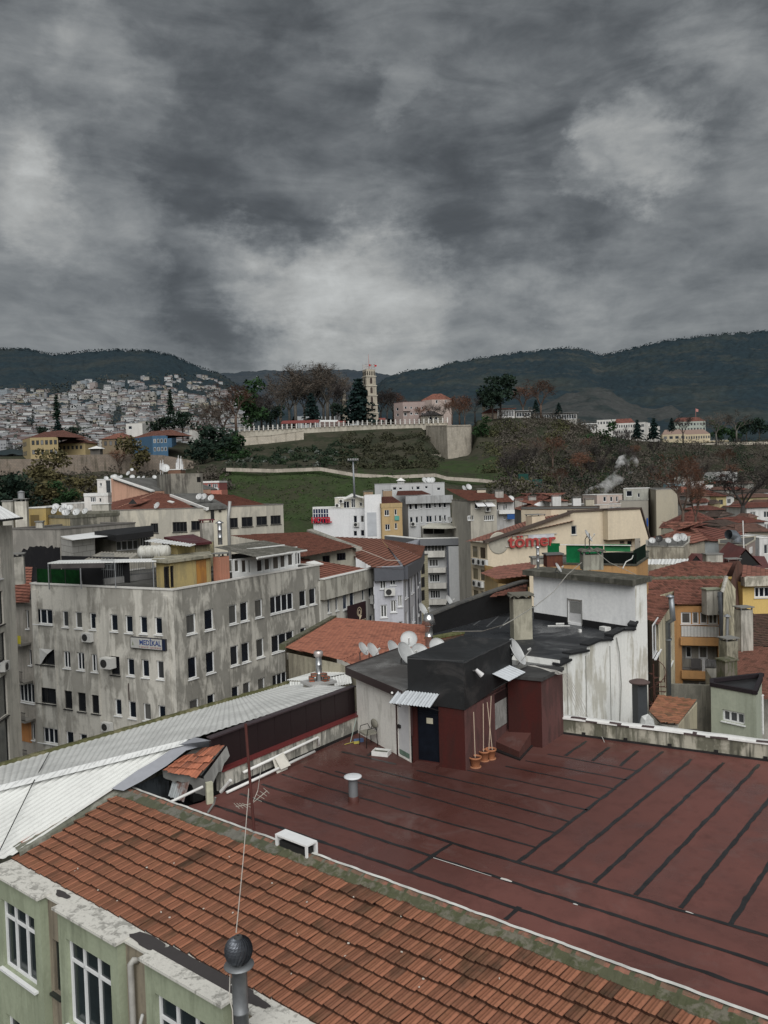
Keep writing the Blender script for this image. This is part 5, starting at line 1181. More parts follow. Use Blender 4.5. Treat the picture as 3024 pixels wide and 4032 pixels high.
# chimney block with steel flue and bricks on the corrugated roof
t = chimney(at(1257, 2740, 32.5), 17, at(1257, 2690, 32.5).z, 1.0, .8, .62, plaster((.36, .34, .3), (.1, .1, .09), .7, .4, 2.5), 'low concrete chimney block on the corrugated roof', cap='lid', capmat=plain((.36, .36, .35), .6))
zc = at(1257, 2686, 32.5)
flue(zc, 1.05, .13, 'steel flue with a spray can shaped top between red bricks', cone=False); m = MB(); m.lathe([(.14, 1.05), (.19, 1.1), (.19, 1.25), (.13, 1.3)], zc, 12); tag(m.build('flue_cowl', plain((.55, .5, .48), .4, .6), None, True), 'short cowl on the flue between red bricks', 'cowl')
for k, (dx, dz) in enumerate(((-.28, .05), (-.3, .2), (-.2, .33), (.27, .05), (.3, .2), (.2, .33))):
 m = MB(); m.cbox(zc+V((dx, -.1, dz)), (.22, .2, .13), .2*k); tag(m.build('brick', stone((.36, .1, .05), (.33, .09, .05), .3, .1, .1)), 'loose red brick stacked around the flue foot', 'brick', 'bricks around the flue foot')
t = thing('metal_hut', 'low white corrugated metal box roof behind the chimney block', 'hut', at(1250, 2730, 36)); a, b, c, d = at(1128, 2678, 35), at(1378, 2650, 34), at(1370, 2640, 37.5), at(1272, 2636, 38)
sheet(a, at(1220, 2682, 33.6), at(1378, 2648, 35.5), at(1270, 2636, 38.5), .2, .02, 2, 'roof_sheet', wsm, t); sheet(at(1140, 2735, 34.6), at(1215, 2728, 33.6), at(1215, 2685, 33.6), at(1140, 2683, 34.6), .2, .02, 1, 'wall_sheet', wsm, t); sheet(at(1310, 2705, 33), at(1385, 2690, 34), at(1378, 2650, 35), at(1300, 2668, 33.6), .2, .02, 1, 'wall_sheet', wsm, t)
# ---- house next to the stained block, with theatre sign
cr = plaster((.56, .55, .51), (.36, .35, .32), .6, .5, .8, .52); zq = (1150, 1850, 2.074)
nb = Bld('cream_house', 'cream house with tall narrow windows and a dark theatre banner', [(1258, 2289), (1468, 2240)], zt=17.6, mat=cr, back=9, noroof=True)
nb.win(0, [(288, 1040, 315, 1168), (353, 1022, 378, 1150), (413, 1008, 455, 1140), (470, 993, 512, 1125), (570, 955, 595, 1070), (623, 925, 655, 1040), (580, 1190, 612, 1260), (632, 1185, 662, 1240)], zq, dy=4, gm=glass((.012, .02, .035), (.1, .12, .16), .3)); nb.done()
w0 = nb.W[0]; m = MB(); m.obox(w0.p(0, 16.0, .003), w0.u*(w0.L), w0.n*.5, V((0, 0, 1.75))); m.build('parapet', plaster((.46, .45, .4), (.15, .14, .12), .85, .7, .8, .5), nb.t)
m = MB(); m.obox(w0.p(-.05, 17.76, .003), w0.u*(w0.L+.1), w0.n*.56, V((0, 0, .07))); m.build('coping', stainw, nb.t)
m = MB(); tile_plane(m, [w0.p(.1, 17.6, .0), w0.p(w0.L-.5, 17.6, 0), w0.p(w0.L-5.5, 19.3, -6.5), w0.p(-1, 19.3, -6.5)], .4, .05, .25); m.build('tiled_roof', T_MID, nb.t)
m = MB(); m.slab([w0.p(3.2, 18.6, -2.6), w0.p(4.6, 18.6, -2.4), w0.p(4.6, 18.85, -3.4), w0.p(3.2, 18.85, -3.4)], .1); tag(m.build('skylight', stainw), 'white roof hatch on the small tiled roof beside the stained block', 'skylight')
u, z = w0.pix(1455, 2378); ac_unit(w0, u, z, 'air conditioner unit at the right end of the cream house front', (1.0, .8, .35))
bn = thing('theatre_banner', 'dark banner with a gold emblem and the word TİYATRO on the cream house', 'banner', w0.p(3, 10, .4))
ua, za = w0.pix(1350, 2408); ub, zb_ = w0.pix(1424, 2432)
q = [w0.p(ua, zb_-.1, .5), w0.p(ub, zb_-.1, .5), w0.p(ub, za+.65, .5), w0.p(ua, za, .5)]
m = MB(); m.obox(w0.p(ua, zb_-.6, .45), w0.u*(ub-ua), w0.n*.05, V((0, 0, za-zb_+1.1))); m.build('cloth', plain((.025, .01, .012), .7), bn)
text_on(bn, 'TİYATRO', w0.p(ub-.05, zb_-.35, .51), w0.u, Z3, .5, plain((.5, .42, .3), .6), .003, 'RIGHT', 'lettering', .01)
M = Matrix((w0.u, Z3, w0.n)).transposed(); cm_ = w0.p((ua+ub)/2+.4, zb_+.75, .51)
m = MB(); m.lathe([(.36, 0), (.44, 0), (.44, .01)], cm_+Z3*.05, 14, M); m.lathe([(.18, 0), (.28, .0)], cm_-Z3*.02, 10, M); m.face([cm_+V((-.22, 0, -.3)), cm_+V((.22, 0, -.3)), cm_+V((0, 0, -.75))]); m.build('emblem', plain((.5, .42, .3), .6), bn)
# upper cream wall and its tiled roof
ur = Bld('tiled_house', 'house with a long brownish tiled roof and a cream upper wall with dark windows', [(1150, 76), (1400, 80)], yk=2180, zb=10, mat=plaster((.52, .5, .42), (.35, .33, .28), .5, .3), back=7, cat='house', noroof=True)
ur.win(0, [(248, 703, 310, 755, 2), (365, 682, 440, 735, 3)], zq, fm=plain((.02, .02, .03), .5), gm=dk, sill=False); ur.done()
m = MB(); tile_plane(m, [at(1188, 2194, 73), at(1402, 2158, 79), at(1208, 2088, 92), at(905, 2120, 90), at(1040, 2128, 84)], .45, .06, .28); m.build('tiled_roof', T_MID, ur.t); m = MB()
a, b = at(1402, 2160, 79), at(1208, 2086, 92.2); m.slab([a, a+V((.6, .2, .1)), b+V((.6, .2, .1)), b], .3); m.build('verge', plaster((.3, .29, .26), (.12, .12, .1), .8, 0, 2), ur.t)
# ---- lavender grey building with curved front
lv = plaster((.47, .48, .53), (.40, .41, .45), .6, .3, .5, .52)
cor = [(1470, 74), (1585, 74.5), (1640, 82), (1656, 92)]
lav = Bld('lavender_building', 'lavender grey apartment building with a curved front under a brown tiled roof', None, pts=[xy(x, Y, 2230) for x, Y in cor], zt=at(1470, 2232, 74).z, mat=lv, back=16, noroof=True)
gl2 = glass((.03, .035, .04), (.3, .29, .26), .6)
lav.win(0, [(715, 872, 770, 975, 2), (797, 840, 848, 945, 2), (852, 818, 893, 910, 2), (722, 1100, 778, 1208, 2), (803, 1062, 855, 1165, 2), (862, 1022, 902, 1120, 2), (870, 1235, 905, 1330)], zq, dy=4, gm=gl2)
for zi in (0, 1, 2, 3):
 zz_ = lav.zt-3.3-2.95*zi
 for k in range(2): window(lav.W[1], .8+k*3.4, zz_, 2.2+k*3.4, zz_+1.7, lav.t, 1, gm=gl2)
 window(lav.W[2], 1.0, zz_, 3.0, zz_+1.7, lav.t, 2, gm=gl2); window(lav.W[2], 5.0, zz_, 7.0, zz_+1.7, lav.t, 2, gm=gl2)
lav.done()
m = MB(); dgm = plain((.09, .095, .11), .7)
for i in (0, 1, 2): w_ = lav.W[i]; m.obox(w_.p(0, lav.zt-1.3, .003), w_.u*w_.L, w_.n*(.5+.002*i), V((0, 0, 1.25)))
m.build('fascia_band', dgm, lav.t)
m = MB(); 
for i in (1, 2):
 w_ = lav.W[i]
 for k in range(2): m.obox(w_.p(2.6+3.6*k, 0, .003), w_.u*.5, w_.n*.06, V((0, 0, lav.zt-1.3)))
m.build('dark_stripe', dgm, lav.t)
zl = lav.zt
R = [lav.W[0].p(-.2, zl, .55), lav.W[0].p(lav.W[0].L, zl, .55), lav.W[1].p(lav.W[1].L, zl, .55), lav.W[2].p(lav.W[2].L, zl+.3, .6)]
pk = at(1275, 2101, 96); pk2 = at(1500, 2122, 100)
m = MB(); tile_plane(m, [R[0], R[1], pk2, pk, at(1391, 2187, 80)], .5, .06, .28); tile_plane(m, [R[1], R[2], pk2], .5, .06, .28); tile_plane(m, [R[2], R[3], pk2], .5, .06, .28); m.build('tiled_roof', tiles((.25, .11, .075), (.19, .08, .055), (.07, .04, .03), .35, 0, .65, .4), lav.t)
u, z = lav.W[0].pix(1512, 2345); ac_unit(lav.W[0], u, z, 'air conditioner unit between window rows of the lavender building', (1.0, .7, .35))
m = MB(); m.tube([at(1385, 2150, 79), at(1500, 2195, 76), at(1520, 2205, 75), at(1575, 2207, 74.5)], .035, 4); t = thing('roof_cable', 'pale cable sagging across the brown tiled roof', 'cable', at(1450, 2180, 77)); m.build('cable', plain((.5, .45, .4), .7), t)
# ---- grey block with balconies
gy = plaster((.44, .45, .46), (.36, .37, .38), .5, .2, .4, .52); D = 148
gb = Bld('balcony_block', 'grey apartment block with white balconies and a dark roof parapet', [(1537, 158), (1652, D), (1870, D-1)], yk=2132, zb=0, mat=gy, roofm=felt_g, back=14)
w1 = gb.W[1]; zz_ = (1600, 2060, 4.366)
gm3 = glass((.02, .022, .025), (.25, .25, .24), .5)
gb.win(1, [(245, 335, 660, 480, 7, [.68]), (940, 300, 1110, 445, 3, [.7]), (388, 622, 550, 740, 3), (398, 880, 575, 1010, 4), (412, 1155, 585, 1290, 4), (680, 355, 705, 470), (690, 620, 712, 740), (698, 888, 722, 1010), (708, 1155, 732, 1290), (948, 560, 1110, 712, 3, [.7]), (970, 865, 1100, 985, 3), (1035, 1100, 1130, 1250, 2, [.7])], zz_, gm=gm3); gb.done()
bal = plaster((.56, .55, .52), (.36, .35, .33), .6, .5, .6)
for (x0, y0, x1, y1) in ((240, 470, 665, 570), (370, 755, 680, 835), (300, 1015, 692, 1105), (388, 1290, 700, 1380), (945, 455, 1112, 540), (950, 720, 1115, 800), (965, 995, 1125, 1070), (985, 1255, 1140, 1330)):
 u0, zt_ = w1.pix(1600+x0/4.366, 2060+y0/4.366); u1, zb_ = w1.pix(1600+x1/4.366, 2060+y1/4.366); balcony(gb.t, w1, u0, u1, zb_+.1, zt_-zb_-.1, 1.3, bal)
m = MB(); u0, _ = w1.pix(1767, 2200); u1, _ = w1.pix(1817, 2200); m.obox(w1.p(u0, 0, .003), w1.u*(u1-u0), w1.n*1.2, V((0, 0, gb.zt-.3))); m.build('stair_shaft', gy, gb.t)
m = MB(); m.obox(w1.p(u0-.35, 0, .003), w1.u*.33, w1.n*1.3, V((0, 0, gb.zt-.3))); m.build('dark_stripe', dgm, gb.t)
m = MB()
for i in (0, 1): w_ = gb.W[i]; m.obox(w_.p(-.3*i, gb.zt-.1, -.2), w_.u*(w_.L+.3), w_.n*(1.5+.003*i), V((0, 0, 1.25)))
m.build('parapet', plain((.15, .155, .165), .7), gb.t)
m = MB(); 
for i in (0, 1): w_ = gb.W[i]; m.obox(w_.p(-.3*i, gb.zt+1.16+.002*i, -.22), w_.u*(w_.L+.3), w_.n*1.56, V((0, 0, .1)))
m.build('coping', stainw, gb.t)
ph = Bld('penthouse', 'dark glazed penthouse under a thin cream roof with small vents', [(1664, D+3), (1885, D+3)], yk=2078, zb=gb.zt, mat=plaster((.4, .39, .36), (.25, .24, .22), .5, .2), back=8, cat='rooftop room', noroof=True)
ph.win(0, [(290, 75, 465, 185), (470, 75, 660, 180), (795, 70, 940, 175), (945, 70, 1130, 170)], (1600, 2060, 4.366), fm=plain((.05, .05, .05), .5), gm=dk, sill=False); ph.done()
m = MB(); m.slab([at(1662, 2075, D+1), at(1752, 2077, D-1), at(1893, 2069, D), at(1880, 2058, D+12), at(1690, 2060, D+12)], .25); m.build('roof', plaster((.52, .51, .45), (.36, .35, .3), .6, .1, .6), ph.t)
for i, x in enumerate((1745, 1772, 1798, 1812, 1830, 1845)): dish(at(x, 2048-3*(i % 2), D+6), 120+30*i, .55, 'small dish standing on the thin cream penthouse roof', False, 30, group='dishes on the penthouse roof')
# yellow narrow tower between lavender and grey blocks
t = Bld('tile_clad_annexe', 'narrow annexe clad in cream boards beside the balcony block', [(1652, 112), (1684, 114)], yk=2190, zb=0, mat=stone((.42, .39, .27), (.40, .37, .26), 3, .3, .1, (.28, .25, .18)), roofm=stainw, back=6, cop=plain((.1, .1, .1), .7)).done()
for k in range(3): pxbox('dark_recess', t.t, t.W[0], (1658, 2222+k*52, 1672, 2258+k*52), 0, .03, plain((.02, .02, .02), .7))
# ---- hotel and neighbours
ho = plaster((.70, .71, .73), (.6, .61, .63), .4, .15, .4, .52); D = 165; zh = (900, 1300, 1.659)
h1 = Bld('hotel', 'bright white hotel with a blue glazed corner and red HOTEL letters', [(1232, D+3), (1440, D), (1500, D+2)], yk=2005, zb=0, mat=ho, roofm=stainw, back=12, cop=stainw)
h1.win(0, [(815, 1212, 840, 1258), (862, 1212, 885, 1255), (862, 1305, 888, 1345), (815, 1310, 840, 1345)], zh, sill=False); h1.done()
w0 = h1.W[0]; u0, z0 = w0.pix(1233, 2062); u1, z1_ = w0.pix(1294, 2007); window(w0, u0, z0, u1, z1_+.3, h1.t, 6, [.33, .66], gm=plain((.02, .03, .07), .15), cut=False, sill=False, fw=.12)
tx = thing('hotel_sign', 'red block letters reading HOTEL on the white hotel corner', 'sign', w0.p(0, 15, .5)); uu, zz2 = w0.pix(1232, 2057)
text_on(tx, 'HOTEL', w0.p(uu-.1, zz2, .6), w0.u, Z3, 1.55, plain((.42, .02, .04), .4), .08, 'LEFT', 'lettering', .06, .92)
m = MB(); u2, _ = w0.pix(1300, 2057); m.obox(w0.p(uu-.2, zz2-.25, .35), w0.u*(u2-uu+.3), w0.n*.06, V((0, 0, .12))); m.obox(w0.p(uu-.2, zz2+1.0, .35), w0.u*(u2-uu+.3), w0.n*.06, V((0, 0, .1))); m.build('sign_rail', plain((.3, .1, .1), .5), tx)
h2 = Bld('hotel_tower', 'tall white windowless hotel wing beside the ochre house', [(1434, D-2), (1501, D-2)], yk=1951, zb=0, mat=ho, roofm=stainw, back=9, cat='building').done()
pxbox('glazed_panel', h2.t, h2.W[0], (1445, 2018, 1484, 2110), .02, .08, plain((.45, .47, .5), .3, 0, .15, 1))
for x, y in ((1395, 2060), ): u, z = w0.pix(x, y+14); ac_unit(w0, u, z, 'air conditioner unit under a hotel window', (1.1, .9, .4))
h3 = Bld('hotel_attic', 'cream attic hut with open shutters on the hotel roof', [(1318, D+6), (1432, D+6)], yk=1962, zb=20, mat=plaster((.5, .48, .42), (.4, .38, .33), .4, .3), roofm=stainw, back=7, cat='rooftop hut', cop=stainw)
h3.win(0, [(750, 1118, 790, 1162, 2), (800, 1100, 828, 1160, 2), (855, 1125, 875, 1150)], zh, sill=False); h3.done()
m = MB(); m.slab([at(1352, 1962, D+4), at(1395, 1946, D+5), at(1432, 1958, D+4), at(1425, 1955, D+9), at(1385, 1943, D+9)], .3); m.build('pitched_roof', stainw, h3.t)
for k, (x, y) in enumerate(((1320, 1990), (1335, 1973))): u, z = h3.W[0].pix(x, y+8); ac_unit(h3.W[0], u, z, ['lower air conditioner unit on the cream attic hut', 'upper air conditioner unit on the cream attic hut'][k], (1.1, .8, .5))
oc = Bld('ochre_house', 'narrow ochre house with a green sign and red tiled top', [(1502, D-3), (1583, D-2)], yk=2000, zb=0, mat=plaster((.44, .32, .17), (.3, .22, .12), .4, .3, .6), back=10, cat='house', cop=plaster((.42, .31, .17), (.3, .24, .13), .5, .2), coph=.9, noroof=True)
oc.win(0, [(1018, 1175, 1050, 1212, 2), (1083, 1170, 1100, 1208), (1022, 1268, 1055, 1305, 2), (1085, 1260, 1102, 1298)], zh); oc.done(); pxbox('green_sign', oc.t, oc.W[0], (1553, 2032, 1571, 2048), .05, .2, plain((.1, .33, .28), .5))
m = MB(); tile_plane(m, [at(1502, 1985, D-3), at(1583, 1983, D-2), at(1545, 1955, D+8), at(1502, 1958, D+8)], .6, .08, .3); m.build('tiled_roof', T_DRK, oc.t)
for k, x in enumerate((1450, 1525)): chimney(xy(x, D+9, 1950), 20, at(x, [1938, 1933][k], D+9).z, 2.0, 1.4, .1, plaster((.3, .22, .15), (.18, .13, .1), .6, .3), ['left rust brown chimney behind the hotel', 'right rust brown chimney behind the ochre house'][k], group=None)
gw = plaster((.46, .47, .48), (.40, .41, .42), .4, .25, .5); D = 170
ga = Bld('grey_apartments', 'light grey apartment house with regular white windows and a red roofed parapet', [(1542, D+14), (1606, D), (1772, D+1)], yk=1975, zb=0, mat=gw, back=12, noroof=True)
ga.win(1, [(1178, 1130, 1200, 1172), (1213, 1128, 1236, 1170), (1252, 1125, 1265, 1165), (1285, 1122, 1325, 1165, 2), (1342, 1122, 1355, 1160), (1370, 1120, 1390, 1160), (1403, 1118, 1422, 1160), (1183, 1220, 1205, 1260), (1220, 1218, 1240, 1260), (1255, 1215, 1268, 1255), (1290, 1213, 1330, 1255, 2), (1345, 1210, 1358, 1250), (1372, 1210, 1392, 1250), (1405, 1208, 1422, 1250)], zh); ga.done()
m = MB()
for i in (1,): w_ = ga.W[i]; m.obox(w_.p(-.6, ga.zt-.2, -.3), w_.u*(w_.L+1), w_.n*1.3, V((0, 0, 1.6)))
m.build('parapet', plaster((.36, .37, .38), (.22, .22, .22), .6, .4), ga.t)
m = MB(); tile_plane(m, [at(1560, 1952, D), at(1700, 1950, D+1), at(1660, 1932, D+9), at(1565, 1935, D+9)], .6, .08, .3); m.build('tiled_roof', T_DRK, ga.t)
u, z = ga.W[1].pix(1617, 2072); ac_unit(ga.W[1], u, z, 'air conditioner unit at the left end of the light grey apartments', (1.1, .9, .4))
gc = Bld('grey_attic', 'long pale grey attic storey with small dark windows and dishes', [(1475, D+12), (1540, D+10), (1750, D+10)], yk=1908, zb=18, mat=gw, roofm=felt_g, back=8, cat='rooftop storey', cop=plaster((.4, .41, .42), (.25, .25, .25), .5, .2))
gc.win(1, [(1072, 1025, 1098, 1045), (1112, 1028, 1135, 1043), (1195, 1022, 1207, 1042), (1225, 1020, 1250, 1042), (1282, 1018, 1302, 1036), (1360, 1028, 1384, 1046)], zh, sill=False); gc.done()
t = Bld('roof_kiosk', 'tiny white pitched kiosk on the pale grey attic', [(1565, D+14), (1592, D+14)], yk=1892, zb=gc.zt, mat=stainw, back=3, cat='hut'); t.done(); m = MB(); a, b = at(1560, 1893, D+13.5), at(1597, 1893, D+13.5); c = at(1578, 1881, D+14); k = V((0, 4, 0)); m.face([a, c, c+k, a+k]); m.face([b, b+k, c+k, c]); m.face([a, b, c]); m.build('roof', stainw, t.t)
for i, x in enumerate((1672, 1688, 1702)): dish(at(x, 1890, D+14), 150+20*i, .7, 'dish in the trio on the pale grey attic', False, 30, group='dish trio on the grey attic')
# right of it: beige gable with red roof, awnings
ba = Bld('awning_house', 'beige house with a blank gable, white window awnings and a red roof', [(1778, 150), (1852, 138), (1955, 140)], yk=1972, zb=0, mat=plaster((.42, .40, .35), (.27, .26, .23), .7, .4, .5), back=10, cat='house', noroof=True)
ba.win(1, [(1565, 1212, 1585, 1240), (1590, 1210, 1600, 1240)], zh); z5 = (1800, 1850, 2.37)
ba.win(1, [(165, 305, 215, 360, 2), (255, 300, 305, 355, 2), (250, 425, 342, 470, 5), (100, 430, 135, 470, 2)], z5); ba.done()
for k, (x0, x1) in enumerate(((162, 235), (252, 322))):
 w_ = ba.W[1]; u0, zt_ = w_.pix(1800+x0/2.37, 1850+303/2.37); u1, zb_ = w_.pix(1800+x1/2.37, 1850+358/2.37); m = MB(); m.slab([w_.p(u0, zt_, .05), w_.p(u1, zt_, .05), w_.p(u1+.1, zb_+.4, 1.3), w_.p(u0-.1, zb_+.4, 1.3)][::-1], .05); tag(m.build('awning', plain((.66, .67, .68), .7)), ['left white cloth awning on the beige house', 'right white cloth awning on the beige house'][k], 'awning')
m = MB(); tile_plane(m, [at(1848, 1974, 137), at(1962, 1968, 139), at(1900, 1935, 152), at(1755, 1928, 160), at(1770, 1938, 155)], .6, .08, .3); m.build('tiled_roof', T_MID, ba.t)
u, z = ba.W[1].pix(1908, 2015); ac_unit(ba.W[1], u, z, 'air conditioner unit between the awnings of the beige house', (1.0, .8, .4))
bb = Bld('balcony_house', 'white and blue house with balconies next to the awning house', [(1955, 150), (2024, 150)], yk=1978, zb=0, mat=plaster((.5, .5, .5), (.3, .3, .3), .5, .4), back=9, cat='house', noroof=True)
bb.win(0, [(370, 320, 385, 375), (430, 330, 445, 375), (450, 320, 465, 365), (430, 425, 455, 465, 2)], z5); bb.done(); w_ = bb.W[0]; balcony(bb.t, w_, .3, w_.L-.1, at(1990, 2020, 150).z, .6, 1.1, stainw); pxbox('blue_cloth', bb.t, w_, (1994, 2021, 2023, 2043), .9, 1.0, plain((.02, .08, .25), .7)); m = MB(); tile_plane(m, [at(1948, 1978, 149), at(2026, 1974, 149), at(1990, 1945, 160), at(1905, 1942, 160)], .6, .08, .3); m.build('tiled_roof', T_MID, bb.t)
# ================================================================ BLACK ROOF HOUSE AND THE RIGHT SIDE
blackm = membrane((.022, .024, .027), (.035, .038, .042), 1.0)
bh = thing('black_roof_building', 'white stained building with a black membrane roof behind the stair house', 'building', (9, 45, 0))
A_, B_ = atz(2215, 2620, 17), atz(2550, 2480, 17); sw = Wall(A_, B_, 17, 0); SN = sw.n
def sp_(x, y, d=0.0): u, z = sw.pix(x, y); return sw.p(u, z, d)
m = MB(); fl_ = [atz(1690, 2500, 17), atz(1990, 2680, 17), sp_(2212, 2622), sp_(2551, 2480), atz(2480, 2420, 17), atz(2080, 2385, 17), atz(1850, 2420, 17)]
fl_ = [V((q.x, q.y, 17.0)) for q in fl_]; m.face(fl_)
for k in range(14):
 a = atz(1830+22*k, 2418+1.5*k, 17.01); b = atz(1760+26*k, 2450+3*k, 17.01)
 if k % 2 == 0: d = (b-a).normalized(); n = V((-d.y, d.x, 0)); m.face([a-n*.04, b-n*.05, b+n*.04, a+n*.05], None, 1)
m.build('roof', [blackm, plain((.12, .125, .13), .4)], bh)
SPH = onpl(2503, 2455, A_, SN); SPH = V((SPH.x, SPH.y, 0)); e1 = sw.p(*sw.pix(2549, 2480)); e1 = V((e1.x, e1.y, 0))
ztp = sw.pix(2503, 2304)[1]
top = [(2205, 2618), (2240, 2600), (2243, 2574), (2310, 2564), (2312, 2541), (2360, 2521), (2404, 2520), (2407, 2501), (2450, 2479), (2494, 2480), (2497, 2463), (2503, 2450)]
stw = plaster((.82, .83, .81), (.36, .335, .26), .85, .12, .8, .525)
m = MB(); tq = [sw.pix(*q) for q in top]; tq = [(u, z) for u, z in tq]
for k in range(len(tq)-1):
 (ua, za), (ub, zb_) = tq[k], tq[k+1]
 if ub-ua > .02: m.face([sw.p(ua, 0), sw.p(ub, 0), sw.p(ub, zb_), sw.p(ua, za)])
u0 = tq[-1][0]; u1 = sw.pix(2549, 2480)[0]; m.face([sw.p(u0, 0), sw.p(u1, 0), sw.p(u1, ztp), sw.p(u0, ztp)])
m.face([sw.p(tq[0][0], 0), sw.p(tq[0][0], 17.3), sw.p(tq[0][0], 17.3, -3), sw.p(tq[0][0], 0, -3)])
m.build('stained_wall', stw, bh)
m = MB()
for k in range(len(tq)-1):
 (ua, za), (ub, zb_) = tq[k], tq[k+1]
 if ub-ua > .1: m.slab([sw.p(ua-.12, za+.07, .12), sw.p(ub+.12, zb_+.07, .12), sw.p(ub+.12, zb_+.09, -.35), sw.p(ua-.12, za+.09, -.35)], .1)
m.build('stepped_coping', plain((.02, .021, .023), .6), bh)
m = MB()
for (xq) in (2306, 2402, 2232): uq, _ = sw.pix(xq, 2700); m.obox(sw.p(uq, 0, .003), sw.u*.04, sw.n*.03, V((0, 0, 17)))
u, z = sw.pix(2424, 2510); 
m.tube([sw.p(u, z, .05), sw.p(u+.2, z-.8, .1), sw.p(u+.35, z-2.6, .12), sw.p(u+.25, z-4.6, .05)], .03, 5)
m.build('wall_pipe', plain((.3, .3, .28), .6), bh)
# rear parapet, black inside
bpw = Wall(fl_[0], atz(2078, 2392, 17), 18, 0)
m = MB(); q = [bpw.pix(x, y) for x, y in ((1698, 2424), (1806, 2380), (1960, 2325), (2040, 2298), (2078, 2288))]
for k in range(4):
 (ua, za), (ub, zb_) = q[k], q[k+1]; m.face([bpw.p(ua, 16.9), bpw.p(ub, 16.9), bpw.p(ub, zb_), bpw.p(ua, za)]); m.face([bpw.p(ua, 0, -.3), bpw.p(ub, 0, -.3), bpw.p(ub, zb_, -.3), bpw.p(ua, za, -.3)])
m.build('parapet', plain((.012, .012, .013), .7, 0, .3), bh)
m = MB()
for k in range(4):
 (ua, za), (ub, zb_) = q[k], q[k+1]; m.slab([bpw.p(ua, za+.08, .06), bpw.p(ub, zb_+.08, .06), bpw.p(ub, zb_+.08, -.4), bpw.p(ua, za+.08, -.4)], .1)
m.build('coping', plaster((.07, .07, .07), (.15, .14, .12), .5, 0, 2), bh)
m = MB(); tile_plane(m, [at(1925, 2355, 50), at(2072, 2335, 52), at(2075, 2302, 55), at(1975, 2318, 54)], .35, .06, .3); m.build('tiled_patch', T_RGT, bh)
# penthouse
pl = V((SPH.x, SPH.y, 0))-V((SN.y, -SN.x, 0)).normalized()*0; P0 = atz(2103, 2436, 17); P0 = V((P0.x, P0.y, 0))
pwm = plaster((.84, .85, .86), (.66, .67, .68), .6, .08, .6, .52)
pt = thing('penthouse', 'white rendered stair penthouse with a mossy slab roof on the black roof', 'rooftop building', V((P0.x, P0.y, 17)))
fwp = Wall(P0, SPH, ztp, 17); sdw = Wall(SPH, e1, ztp, 17)
u0, zt_ = fwp.pix(2236, 2360); u1, _ = fwp.pix(2290, 2380); fwp.hole(u0, 17.15, u1, zt_)
m = MB(); fwp.mesh(m, .1); d = (P0-SPH).normalized(); q3 = P0+(e1-SPH); m.face([V((P0.x, P0.y, 17)), V((P0.x, P0.y, ztp)), V((q3.x, q3.y, ztp)), V((q3.x, q3.y, 17))]); m.build('wall', pwm, pt)
m = MB(); m.obox(fwp.p(0, 17.002, .004), fwp.u*u0, fwp.n*.02, V((0, 0, .42))); m.obox(fwp.p(u1, 17.002, .004), fwp.u*(fwp.L-u1), fwp.n*.02, V((0, 0, .42))); m.build('black_skirting', plain((.015, .015, .016), .6), pt)
m = MB(); m.obox(fwp.p(u0+.02, 17.15, -.09), fwp.u*(u1-u0-.04), fwp.n*.03, V((0, 0, zt_-17.18))); dr_ = m.build('door', plain((.62, .62, .62), .5, 0, .15), pt)
m = MB()
for k in range(12): zz_ = zt_-.1-.058*k; m.face([fwp.p(u0+.1, zz_, -.058), fwp.p(u0+.1, zz_-.04, -.035), fwp.p(u1-.1, zz_-.04, -.035), fwp.p(u1-.1, zz_, -.058)])
m.build('louvre', plain((.22, .22, .21), .6), dr_)
m = MB(); m.obox(fwp.p(u0-.05, 17.1, .004), fwp.u*.06, fwp.n*.03, V((0, 0, zt_-17.02))); m.obox(fwp.p(u1-.01, 17.1, .004), fwp.u*.06, fwp.n*.03, V((0, 0, zt_-17.02))); m.obox(fwp.p(u0+.01, zt_, .004), fwp.u*(u1-u0-.02), fwp.n*.03, V((0, 0, .06))); m.build('door_frame', plain((.25, .25, .24), .6), dr_)
sl_ = [P0+fwp.n*.45-fwp.u*.5, SPH+fwp.n*.45+SN*.12, e1+SN*.12-fwp.n*.3, q3-fwp.u*.5-fwp.n*.3]
mossy = plaster((.14, .135, .115), (.045, .045, .035), .9, .5, 1.8, .46)
m = MB(); m.prism([(p.x, p.y) for p in sl_], ztp+.003, ztp+.32, True); m.build('roof_slab', mossy, pt)
ZS = ztp+.32
# things on the slab
CH1 = chimney(atz(2052, 2520, 17)+V((.1, .5, 0)), 17, at(2052, 2395, 41).z, 1.05, .85, .1, plaster((.38, .36, .29), (.2, .19, .15), .8, .7, 1.2, .5), 'free standing concrete chimney with a wavy tiled cap on the black roof', capmat=plain((.14, .135, .11), .9))
def wavy_cap(c, z, w, n_, lb_):
 m = MB(); K = 24
 for k in range(K):
  xa, xb = -w/2+w*k/K, -w/2+w*(k+1)/K; za, zb_ = z+.12*abs(math.sin(math.pi*n_*k/K)), z+.12*abs(math.sin(math.pi*n_*(k+1)/K))
  m.slab([c+V((xa, -.6, za)), c+V((xb, -.6, zb_)), c+V((xb, .5, zb_)), c+V((xa, .5, za))], .08)
 return m.build('tile_cap', plain((.15, .145, .12), .9, 0, .3), lb_)
q = atz(2052, 2520, 17)+V((.1, .5, 0)); wavy_cap(V((q.x, q.y, 0)), at(2052, 2375, 41).z-.1, 1.35, 3, CH1)
q = atz(2338, 2245, ZS); CH2 = chimney(V((q.x, q.y+.5, 0)), ZS, ZS+.95, 1.25, .9, .0, plaster((.33, .33, .28), (.14, .13, .11), .8, .5, 1.5), 'concrete chimney on the penthouse slab with an iron band'); wavy_cap(V((q.x, q.y+.5, 0)), ZS+1.2, 1.5, 3, CH2)
